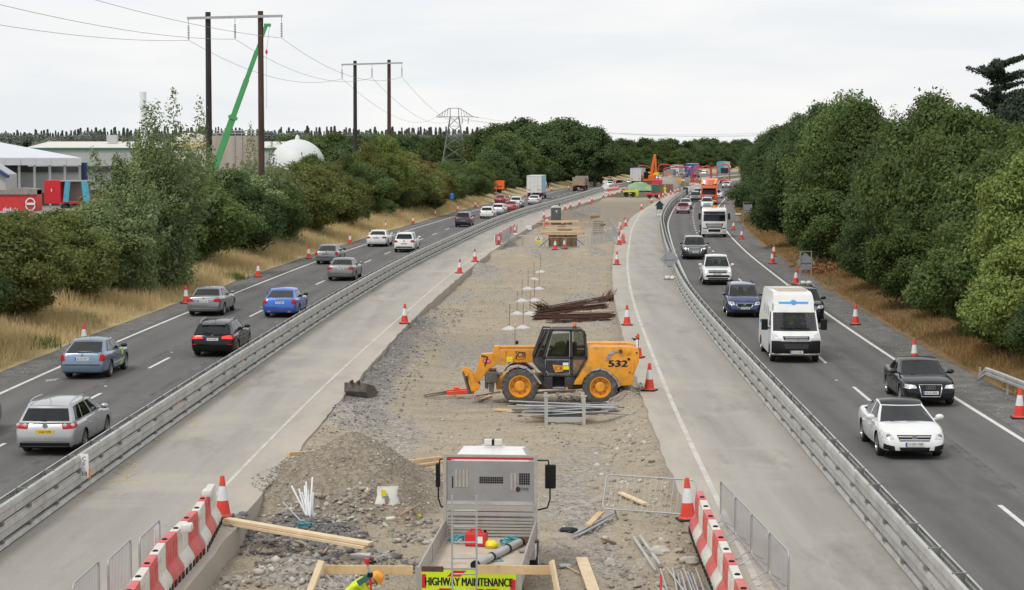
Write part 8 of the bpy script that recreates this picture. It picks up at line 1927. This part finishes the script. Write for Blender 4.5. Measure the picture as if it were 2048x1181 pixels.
for h in (.45,.9): mb.tube([(a.x,345.1,a.z+h),(b.x,345.1,a.z+h),(b.x,352.9,a.z+h),(a.x,352.9,a.z+h),(a.x,345.1,a.z+h)],.045,5)
for k in range(8): x_=lerp(a.x,b.x,k/7); mb.tube([(x_,345.1,a.z),(x_,345.1,a.z+.95)],.045,5)
mb.build('roof_rail',M['galv2'],t,60)
for k in (.55,.72): MB().box((lerp(a.x,b.x,k),344.9,a.z*.5),(.18,.2,a.z)).build('downpipe',M['galv2'],t)
t=thing('gas_dome','white spherical gas dome with a small cap behind the hedge','dome',(atd(595,300,390).x,390,0)); r=atd(651,300,390).x-atd(595,300,390).x; cz=z(279,390)-r
mb=MB(); mb.lathe([(r*math.cos(q),cz+r*math.sin(q)) for q in [R(-50+7*k) for k in range(21)]],40); mb.build('membrane',M['dome'],t,60); MB().lathe([(.5,cz+r-.1),(.4,cz+r+.5),(.1,cz+r+.9)],14).build('cap',M['dome'],t,50); MB().box((1.3,-r*.86,cz+r*.42),(.12,.1,1.5)).build('gauge',M['black'],t)
p=atd(286,184,430); tag(MB().lathe([(.8,0),(.72,p.z)],20).build('chimney',M['sign_white'],None,50,loc=(p.x,430,0)),'slim white chimney rising behind the tall willow-like tree','chimney')
# crane
t=thing('mobile_crane','green telescopic crane boom leaning right behind the near power poles','crane'); p,q=atd(431,332,330),atd(532,52,330); d=q-p
for k,(s,e,w) in enumerate(((-.22,.36,1.15),(.34,.62,.95),(.60,.82,.78),(.80,1.0,.62))): MB().beam(p+d*s,p+d*e,w*.85,w*.85).build('boom_section',M['crane_green'],t)
MB().box(p+d*.345,(1.4,1.35,.5),e=(0,.35,0)).build('boom_collar',M['crane_green'],t); MB().box(q+Vector((.25,0,.1)),(1.1,.6,.5)).build('boom_head',M['crane_green'],t); b=p-d*.22
MB().box((b.x,330,1.6),(9,2.6,1.0)).build('carrier',M['crane_green'],t,bevel=.05); MB().box((b.x-.6,330,2.7),(3.4,2.4,1.5)).build('superstructure',M['crane_green'],t,bevel=.05)
for k in range(4): MB().tube([(b.x-3.4+2.2*k,328.6,.6),(b.x-3.4+2.2*k,331.4,.6)],.6,16).build('wheel',M['rubber'],t,40)
h=atd(533,104,330); MB().tube([q+Vector((.6,0,0)),h],.03,5).build('hoist_rope',M['wire'],t); MB().ell(h,(.22,.22,.4)).build('hook_block',M['hv_red2'],t,50); MB().tube([h,atd(533,218,330)],.025,5).build('sling',M['wire'],t)
# trailers in the yard
def trailer(u0,u1,v0,d,label):
    t=thing('curtain_trailer',label,'trailer'); a=atd(u0,v0,d);b=atd(u1,v0,d); return t,a,b
t,a,b=trailer(-40,74,380,232,'red curtain-sided trailer with a white ring emblem and a sagging grey roof'); 
MB().box(((a.x+b.x)/2,233.2,(a.z+1.1)/2+.1),(b.x-a.x,2.4,a.z-1.3)).build('curtain',M['red_paint'],t,bevel=.04); MB().prism([(a.x,a.z-.55),(b.x,a.z-.55),(b.x,a.z+.1),(lerp(a.x,b.x,.7),a.z+.22),(lerp(a.x,b.x,.45),a.z-.02),(a.x,a.z-.05)],'y',231.8,234.5).build('roof_sheet',M['mud_grey'] if 'mud_grey' in M else P('mud_grey',(.27,.25,.23),.8,0,.2,3),t)
e=atd(61,409,231.9); mb=MB(); Mx=frame(e+Vector((0,-.05,0)),(1,0,0),(0,0,1)); 
for k in range(24): q0,q1=2*PI*k/24,2*PI*(k+1)/24; mb.beam(Mx@Vector((.55*math.cos(q0),.7*math.sin(q0),0)),Mx@Vector((.55*math.cos(q1),.7*math.sin(q1),0)),.03,.14)
mb.box(e+Vector((0,-.05,.05)),(1.0,.03,.26)); mb.build('ring_emblem',M['sign_white'],t); e=atd(22,420,231.9); mb=MB()
for k in range(9): mb.box(e+Vector((-.85+.2*k,-.05,.07*(k%3==1))),(.13,.03,.24+.14*(k%3==1)))
mb.build('white_marks',M['sign_white'],t); MB().box(((a.x+b.x)/2,233.2,.75),(b.x-a.x,1.2,.5)).build('chassis',M['black'],t)
for k in range(3): MB().tube([(b.x-1.2-1.2*k,232,.5),(b.x-1.2-1.2*k,234.4,.5)],.5,14).build('wheel',M['rubber'],t,40)
t,a,b=trailer(88,174,361,272,'open curtain trailer with a bright red end and gathered blue curtains'); m_=lerp(a.x,b.x,.38)
MB().box(((a.x+m_)/2,273.2,(a.z+1.2)/2),(m_-a.x,2.4,a.z-1.2)).build('red_end',M['hv_red'],t,bevel=.03); MB().box(((m_+b.x)/2,273.2,a.z-.1),(b.x-m_,2.4,.16)).build('roof',M['galv2'],t); MB().box(((m_+b.x)/2,274.3,(a.z+1.2)/2),(b.x-m_,.1,a.z-1.5)).build('inner_wall',M['trim_grey'],t); MB().box(((a.x+b.x)/2,273.2,1.12),(b.x-a.x,2.4,.18)).build('deck',M['hv_red'],t)
for x0,x1,s in ((lerp(m_,b.x,.18),lerp(m_,b.x,.38),-.3),(lerp(m_,b.x,.78),lerp(m_,b.x,1.02),.35)): MB().add([(x0,271.9,a.z-.2),(x1,271.9,a.z-.2),(x1+s,271.8,1.25),(x0+s,271.8,1.25),(x0,272.1,a.z-.2),(x1,272.1,a.z-.2),(x1+s,272.1,1.25),(x0+s,272.1,1.25)],[(0,1,2,3),(7,6,5,4),(0,4,5,1),(1,5,6,2),(2,6,7,3),(3,7,4,0)]).build('blue_curtain',M['teal'],t)
for k in range(3): MB().tube([(b.x-1.0-1.1*k,272.1,.5),(b.x-1.0-1.1*k,274.3,.5)],.5,14).build('wheel',M['rubber'],t,40)
e=atd(103,381,271.9); MB().box(e+Vector((0,0,.0)),(.12,.05,.4)).build('white_mark',M['sign_white'],t)
a=atd(75,417,245);b=atd(230,417,245); tag(MB().box(((a.x+b.x)/2,245,a.z/2),(b.x-a.x,.4,a.z)).build('yard_wall',M['concrete'],None),'grey concrete wall at the front of the yard on the left','wall')
a=atd(158,422,244.7);b=atd(181,438,244.7); t=thing('yard_sign','red and yellow notice board fixed to the yard wall','sign',((a.x+b.x)/2,244.6,0)); MB().box((0,0,(a.z*2+b.z)/3+.05),(b.x-a.x,.06,(a.z-b.z)*.4)).build('red_panel',M['hv_red'],t); MB().box((0,0,b.z+.2),(b.x-a.x,.05,(a.z-b.z)*.6)).build('yellow_panel',M['sign_yellow'],t)
for k,(u0,u1,v0,d) in enumerate(((75,120,386,300),(118,215,390,296),(165,225,380,304))):
    t=thing('steel_stack',('left','front','rear')[k]+' stack of rusty steel sections lying in the yard','stack'); a=atd(u0,v0,d);b=atd(u1,v0,d)
    for j in range(4): MB().box(((a.x+b.x)/2,d+1,a.z*(j+.5)/4),(b.x-a.x,2,a.z/4*.86)).build('layer',M['rust_steel'],t)
# ---------------------------------------------------------------- power line
def hpole(u0,u1,v0,d,arm0,arm1,label):
    t=thing('power_pole',label,'power pole',group='wooden H-frame power poles'); a=atd(u0,v0,d);b=atd(u1,v0-2,d); r=.24
    for q,m in ((a,'pole_wood'),(b,'pole_brown')): MB().tube([(q.x-.05,d,0),(q.x,d,q.z+.25)],[r*1.15,r*.9],12).build('pole',M[m],t,60)
    x0=atd(arm0,0,d).x;x1=atd(arm1,0,d).x; MB().beam((x0,d-.3,a.z-.25),(x1,d-.3,b.z-.15),.14,.20).build('cross_arm',M['galv2'],t); out=[]
    for k in (0,.5,1):
        x_=lerp(x0+.1,x1-.1,k); zt=lerp(a.z-.35,b.z-.25,k); mb=MB(); mb.tube([(x_,d-.3,zt),(x_,d-.3,zt-.4)],.025,5); 
        for j in range(9): mb.lathe([(.05,zt-.45-.13*j),(.10,zt-.50-.13*j),(.05,zt-.55-.13*j)],8,0,Matrix.Translation((x_,d-.3,0)))
        mb.build('insulator',M['sign_back'],t); out.append(Vector((x_,d-.3,zt-1.65)))
    return out
I1=hpole(416,521,31,160,375,566,'near wooden H-frame power pole, the tall pair before the crane'); I2=hpole(710,778,126,251,682,805,'far wooden H-frame power pole left of the lattice pylon')
P('pylon_grey',(.22,.23,.23),.6,.3,.1,2)
t=thing('pylon','grey steel lattice pylon with a broad bridge above the trees','pylon',(atd(909,300,540).x,540,0)); Z=lambda v:atd(0,v,540).z; XX=lambda u:atd(u,0,540).x-atd(909,0,540).x
legs=MB(); ht,hm=Z(217),Z(234)
def rad(z): return lerp(3.95,1.15,min(1,z/hm)) if z<hm else 1.15
for sx in (-1,1):
    for sy in (-1,1):
        legs.beam((sx*rad(0),sy*rad(0),0),(sx*1.15,sy*1.15,hm),.20,.20); legs.beam((sx*1.15,sy*1.15,hm),(sx*1.15,sy*1.0,ht),.14,.14)
legs.build('leg',M['pylon_grey'],t); br=MB(); zs=[1.5,5.5,9,12,14.4,hm]
for a,b in zip(zs,zs[1:]):
    for s in (-1,1):
        for q in (-1,1): br.beam((s*rad(a),q*rad(a),a),(-s*rad(b),q*rad(b),b),.10,.10); br.beam((q*rad(a),s*rad(a),a),(q*rad(b),-s*rad(b),b),.10,.10)
    for q in (-1,1): br.beam((-rad(a),q*rad(a),a),(rad(a),q*rad(a),a),.09,.09)
br.build('bracing',M['pylon_grey'],t); ar=MB(); xl,xr=XX(873),XX(946)
for q in (-1,1):
    ar.beam((xl,0,hm),(xr,0,hm),.16,.16); ar.beam((-1.4,q*.9,ht),(1.4,q*.9,ht),.12,.12); ar.beam((xl,0,hm+.1),(-1.4,q*.9,ht),.13,.13); ar.beam((xr,0,hm+.1),(1.4,q*.9,ht),.13,.13)
    for s,xe in ((-1,xl),(1,xr)):
        for k in range(1,5): x_=lerp(xe,s*1.3,k/5); ar.beam((x_,q*.2*k/5,hm),(lerp(xe,s*1.4,(k+.5)/5),q*.9*k/5,lerp(hm,ht,(k+.5)/5)),.07,.07)
ar.build('cross_bridge',M['pylon_grey'],t); ins=MB()
for x_ in (XX(925),XX(937)): ins.tube([(x_,0,hm-.2),(x_-.1,0,hm-1.9)],.12,6)
ins.tube([(xr,0,hm),(xr+1.6,0,hm-.2)],.12,6); ins.tube([(xl,0,hm),(xl+1.2,0,hm-.15)],.13,6); ins.build('insulator',M['sign_back'],t)
base=Vector(t.location); PT=[base+Vector((xl,0,hm)),base+Vector((0,0,hm-.3)),base+Vector((xr,0,hm))]
def wire(a,b,sag,label,r=.011):
    pts=[a.lerp(b,k/14)-Vector((0,0,sag*4*(k/14)*(1-k/14))) for k in range(15)]; tag(MB().tube([q-a for q in pts],[r+.00003*q.y for q in pts],5).build('power_cable',M['wire'],None,60,loc=a),label,'cable','overhead power cables')
n3=('left','middle','right')
V0=[atd(-210,12,90),atd(-60,-5,90),atd(-40,-70,90)]
for k,(a,o) in enumerate(zip(V0,I1)): wire(a,o,.5,n3[k]+' power cable coming in from the top left to the near pole pair')
for k in range(3): wire(I1[k],I2[k],1.6,n3[k]+' power cable between the two wooden pole pairs'); wire(I2[k],PT[k],3.2,n3[k]+' power cable between the far pole pair and the pylon'); wire(PT[k],atd(1720,250+3*k,640),4,n3[k]+' power cable running right from the pylon above the wood')
# ---------------------------------------------------------------- far end of the works
t=thing('excavator','orange excavator with its long boom raised in the far works','excavator'); d=452; p=atd(1298,372,d); e=lambda u,v:atd(u,v,d)
MB().box((p.x,d,.5),(2.6,3.6,.9)).build('tracks',M['mud_steel'],t,bevel=.1); MB().box((p.x-.1,d,1.7),(2.6,3.2,1.3)).build('house',M['orange_paint'],t,bevel=.08); MB().box((p.x-.8,d-1,2.4),(1.0,1.4,1.5)).build('cab',M['glass_dark2'],t,bevel=.06)
for a,b,w in (((1301,364),(1305,332),.62),((1305,332),(1310,309),.55),((1310,309),(1312,346),.42)): MB().beam(e(*a),e(*b),w,w).build('boom',M['orange_paint'],t,bevel=.04)
MB().tube([e(1303,356),e(1304,335)],.10,8).build('hydraulic_ram',M['rim'],t,60); q=e(1312,350); MB().prism([(-.6,0),(.5,-.1),(.7,.5),(-.3,.6)],'y',-.5,.5).build('bucket',M['sign_yellow'],t,loc=q)
t=thing('mini_digger','yellow and black machine standing behind the orange excavator boom','digger'); p=atd(1296,370,462); MB().box((p.x,462,.5),(2.2,2.6,.9)).build('tracks',M['black'],t,bevel=.1); MB().box((p.x,462,1.5),(2.1,2.2,1.0)).build('body',M['sign_yellow'],t,bevel=.08); MB().box((p.x,462,2.35),(1.9,1.8,.7)).build('cab',M['glass_dark2'],t,bevel=.05); MB().box((p.x,462,2.85),(2.0,1.9,.25)).build('cab_roof',M['sign_yellow'],t,bevel=.04)
def goal(us,label,d):
    t=thing('goalpost_gantry',label,'gantry',group='red goalpost gantries'); u0,u1,vb0,vt0,vt1,vb1=us; P0,P1=atd(u0,vb0,d),atd(u1,vb1,d+3); T0,T1=atd(u0,vt0,d),atd(u1,vt1,d+3)
    w=(P1.x-P0.x); r=min(1.0,abs(w)*.25); pts=[(P0.x,d,max(0,P0.z)),(P0.x,d,T0.z-r*1.3),(P0.x+r*.12,d,T0.z-r*.6),(P0.x+r*.5,d,T0.z-r*.15),(P0.x+r*1.2,d,T0.z),(P1.x-r*1.2,d+3,T1.z),(P1.x-r*.5,d+3,T1.z-r*.15),(P1.x-r*.12,d+3,T1.z-r*.6),(P1.x,d+3,T1.z-r*1.3),(P1.x,d+3,max(0,P1.z))]
    MB().tube(pts,.13,8).build('frame',M['gantry_red'] if 'gantry_red' in M else P('gantry_red',(.62,.05,.08),.5,0,.06,2),t,60)
    for q in (P0,P1): MB().box((q.x,q.y,max(0,q.z)+.25),(.9,.9,.5)).build('base_block',M['plastic_white'],t,bevel=.05); MB().box((q.x,q.y-.02,max(0,q.z)+.62),(.7,.6,.24)).build('red_collar',M['gantry_red'],t)
goal((1275,1310,369,331,336,369),'leftmost red goalpost gantry, left of the orange excavator boom',456)
goal((1316,1384,371,329,336,371),'wide red gantry right of the excavator boom, rear one',470); goal((1326,1382,373,336,334,373),'wide red gantry right of the excavator boom, front one',458)
goal((1387,1421,372,333,334,368),'red gantry just left of the orange lorry roof',462); goal((1394,1423,373,336,332,366),'second red gantry over the orange lorry',456); goal((1422,1434,366,335,334,368),'narrow red gantry over the right side of the orange lorry',470); goal((1421,1459,366,334,329,366),'rightmost red gantry next to the trees',474)
t=thing('message_board','dark electronic message board on a red trailer in the far works','message board'); d=480; p=atd(1449,352,d); MB().box((p.x,d,.6),(1.8,2.4,.6)).build('trailer',M['gantry_red'],t,bevel=.06); MB().box((p.x,d,1.6),(.25,.25,2.2)).build('mast',M['galv2'],t); MB().box((p.x,d-.1,3.1),(1.9,.2,1.3)).build('screen',M['screen'],t)
for s in (-1,1): MB().tube([(p.x+s*.95,d-.1,.35),(p.x+s*.95,d+.1,.35)],.3,12).build('wheel',M['rubber'],t,40)
t=thing('flatbed_trailer','flatbed trailer with a yellow tail and black wheels under the green tarpaulin','trailer'); d=350; a,b=atd(1243,394,d),atd(1300,394,d); MB().box(((a.x+b.x)/2,d+1.2,.95),(b.x-a.x,2.4,.22)).build('deck',M['machine_black'],t); MB().box(((a.x*2+b.x)/3-.1,d-.05,1.0),((b.x-a.x)*.55,.1,.30)).build('yellow_tail',M['sign_yellow'],t); MB().box((a.x+.4,d+.1,1.3),(.7,.2,.3)).build('lamp_board',M['gantry_red'],t)
for x_ in (a.x+.9,a.x+2.0): MB().tube([(x_,d+.1,.42),(x_,d+2.3,.42)],.42,14).build('wheel',M['rubber'],t,40)
MB().box((a.x+1.5,d,.6),(.5,.05,.12)).build('number_plate',M['plate_white'],t)
mb=MB(); n=14; a,b=atd(1255,385,d),atd(1309,374,d); L_=b.x-a.x
for i in range(n+1):
    for j in range(7):
        t_=i/n; s_=j/6; zz=1.1+(1.55*math.sin(PI*min(1,max(0,t_*.9+.1)))**.6)*math.sin(PI*s_)**.45+.12*noise.noise(Vector((i*.8,j*.9,2))); mb.v.append(Vector((a.x+L_*t_,d+.1+2.3*s_,max(.75 if 0<i<n else .5,zz))))
for i in range(n):
    for j in range(6): q=i*7+j; mb.f.append([q,q+1,q+8,q+7]); mb.m.append(0)
o=mb.build('tarpaulin',M['tarp_green'],None,60); tag(o,'crumpled green tarpaulin covering the load on the far flatbed','tarpaulin')
t=thing('plant_trailer','red low trailer carrying a green box in the far works','trailer'); d=338; a,b=atd(1292,398,d),atd(1322,398,d); MB().box(((a.x+b.x)/2,d+1,.8),(b.x-a.x,2.2,.35)).build('deck',M['gantry_red'],t,bevel=.03); 
for x_ in (a.x+.7,b.x-.6): MB().tube([(x_,d,.4),(x_,d+2.0,.4)],.4,14).build('wheel',M['rubber'],t,40)
a,b=atd(1304,386,d),atd(1319,386,d); tag(MB().box(((a.x+b.x)/2,d+1,1.7),(b.x-a.x,1.6,1.35)).build('green_box',M['box_green'],None,None,.04),'dark green equipment box standing on the red low trailer','box')
t=thing('piling_rig','red crawler rig with a slanted arm behind the green box','rig'); d=372; p=atd(1312,384,d); MB().box((p.x,d,.6),(2.2,3,.9)).build('tracks',M['black'],t,bevel=.08); MB().box((p.x+.1,d,1.9),(1.7,2,1.5)).build('body',M['gantry_red'],t,bevel=.06); MB().beam((p.x-.4,d-.6,1.4),atd(1300,372,d),.5,.5).build('arm',M['gantry_red'],t); MB().beam((p.x+.8,d-1,.4),(p.x+1.0,d-1,2.6),.25,.25).build('mast',M['gantry_red'],t)
t=thing('spoil_heap','grey heap of broken spoil behind the brown sheet piles','heap',(atd(1336,380,392).x,392,0)); mb=MB().ell((0,0,0),(2.6,3,3.0),0,18,10,.07); mb.build('heap',M['stone'],t,60)
for k in range(5):
    a=atd(1322+6.2*k,386-2.6*k*.6,368+6*k); t=thing('sheet_pile','rusty brown sheet pile, '+nth(k).replace('nearest','first')+' from the left in the far row','sheet pile',(a.x,a.y,0),.1,'rusty sheet piles in the far works'); MB().prism([(-.55,0),(-.25,.18),(.25,.18),(.55,0),(.55,.06),(.28,.24),(-.28,.24),(-.55,.06)],'z',-.2,1.9-.12*k).build('steel_profile',M['rust_steel'],t)
t=thing('dumper','yellow dumper truck seen from behind with a dark grey skip load','dumper'); d=405; p=atd(1349,380,d); MB().prism([(-1.2,.9),(1.2,.9),(1.35,2.5),(-1.35,2.5)],'y',d,d+3.4).build('skip',M['yellow'],t,loc=(p.x,0,0),bevel=.04); MB().box((p.x,d-.02,1.8),(1.0,.05,.5)).build('green_badge',M['sign_yellow'],t); MB().ell((p.x,d+1.7,2.4),(1.2,1.5,.5),0,12,8,.1).build('load',M['stone_dark'],t,40); MB().box((p.x,d+4.4,1.9),(1.8,1.6,2.0)).build('cab',M['yellow'],t,bevel=.08)
for x_ in (-1.1,1.1):
    for y_ in (.8,2.2,4.6): MB().tube([(p.x+x_-.25,d+y_,.65),(p.x+x_+.25,d+y_,.65)],.65,14).build('wheel',M['rubber'],t,40)
J2=dict(pel=(0,0,.95,.13),chest=(0,.03,1.34,.15),neck=(0,.03,1.52,.055),head=(0,.05,1.64,.085),crown=(0,.04,1.75,.07),shL=(-.20,.02,1.43,.065),elL=(-.28,.06,1.15,.045),haL=(-.24,.24,.98,.035),shR=(.20,.02,1.43,.065),elR=(.30,.02,1.15,.045),haR=(.30,.22,1.02,.035),hipL=(-.10,0,.90,.11),knL=(-.12,.16,.50,.075),anL=(-.12,.02,.10,.05),toL=(-.12,.18,.04,.042),hipR=(.10,0,.90,.11),knR=(.12,.02,.48,.075),anR=(.12,-.18,.10,.05),toR=(.12,-.02,.04,.042))
C2=dict(CH); 
for k in ('hipL','hipR','knL','knR','anL','anR'): C2[k]=0
C2['pel']=0
p=at(1274,396); person('worker in full hi-vis yellow and an orange helmet walking beside the green tarpaulin',(p.x,p.y,-.02),R(200),J2,C2,None,1.02,None,M['helmet'])
p=at(1366,374); person('distant worker in hi-vis standing by the sheet piles',(atd(1330,380,362).x,362,0),R(150),J2,C2,None,1.0,None,M['helmet'])
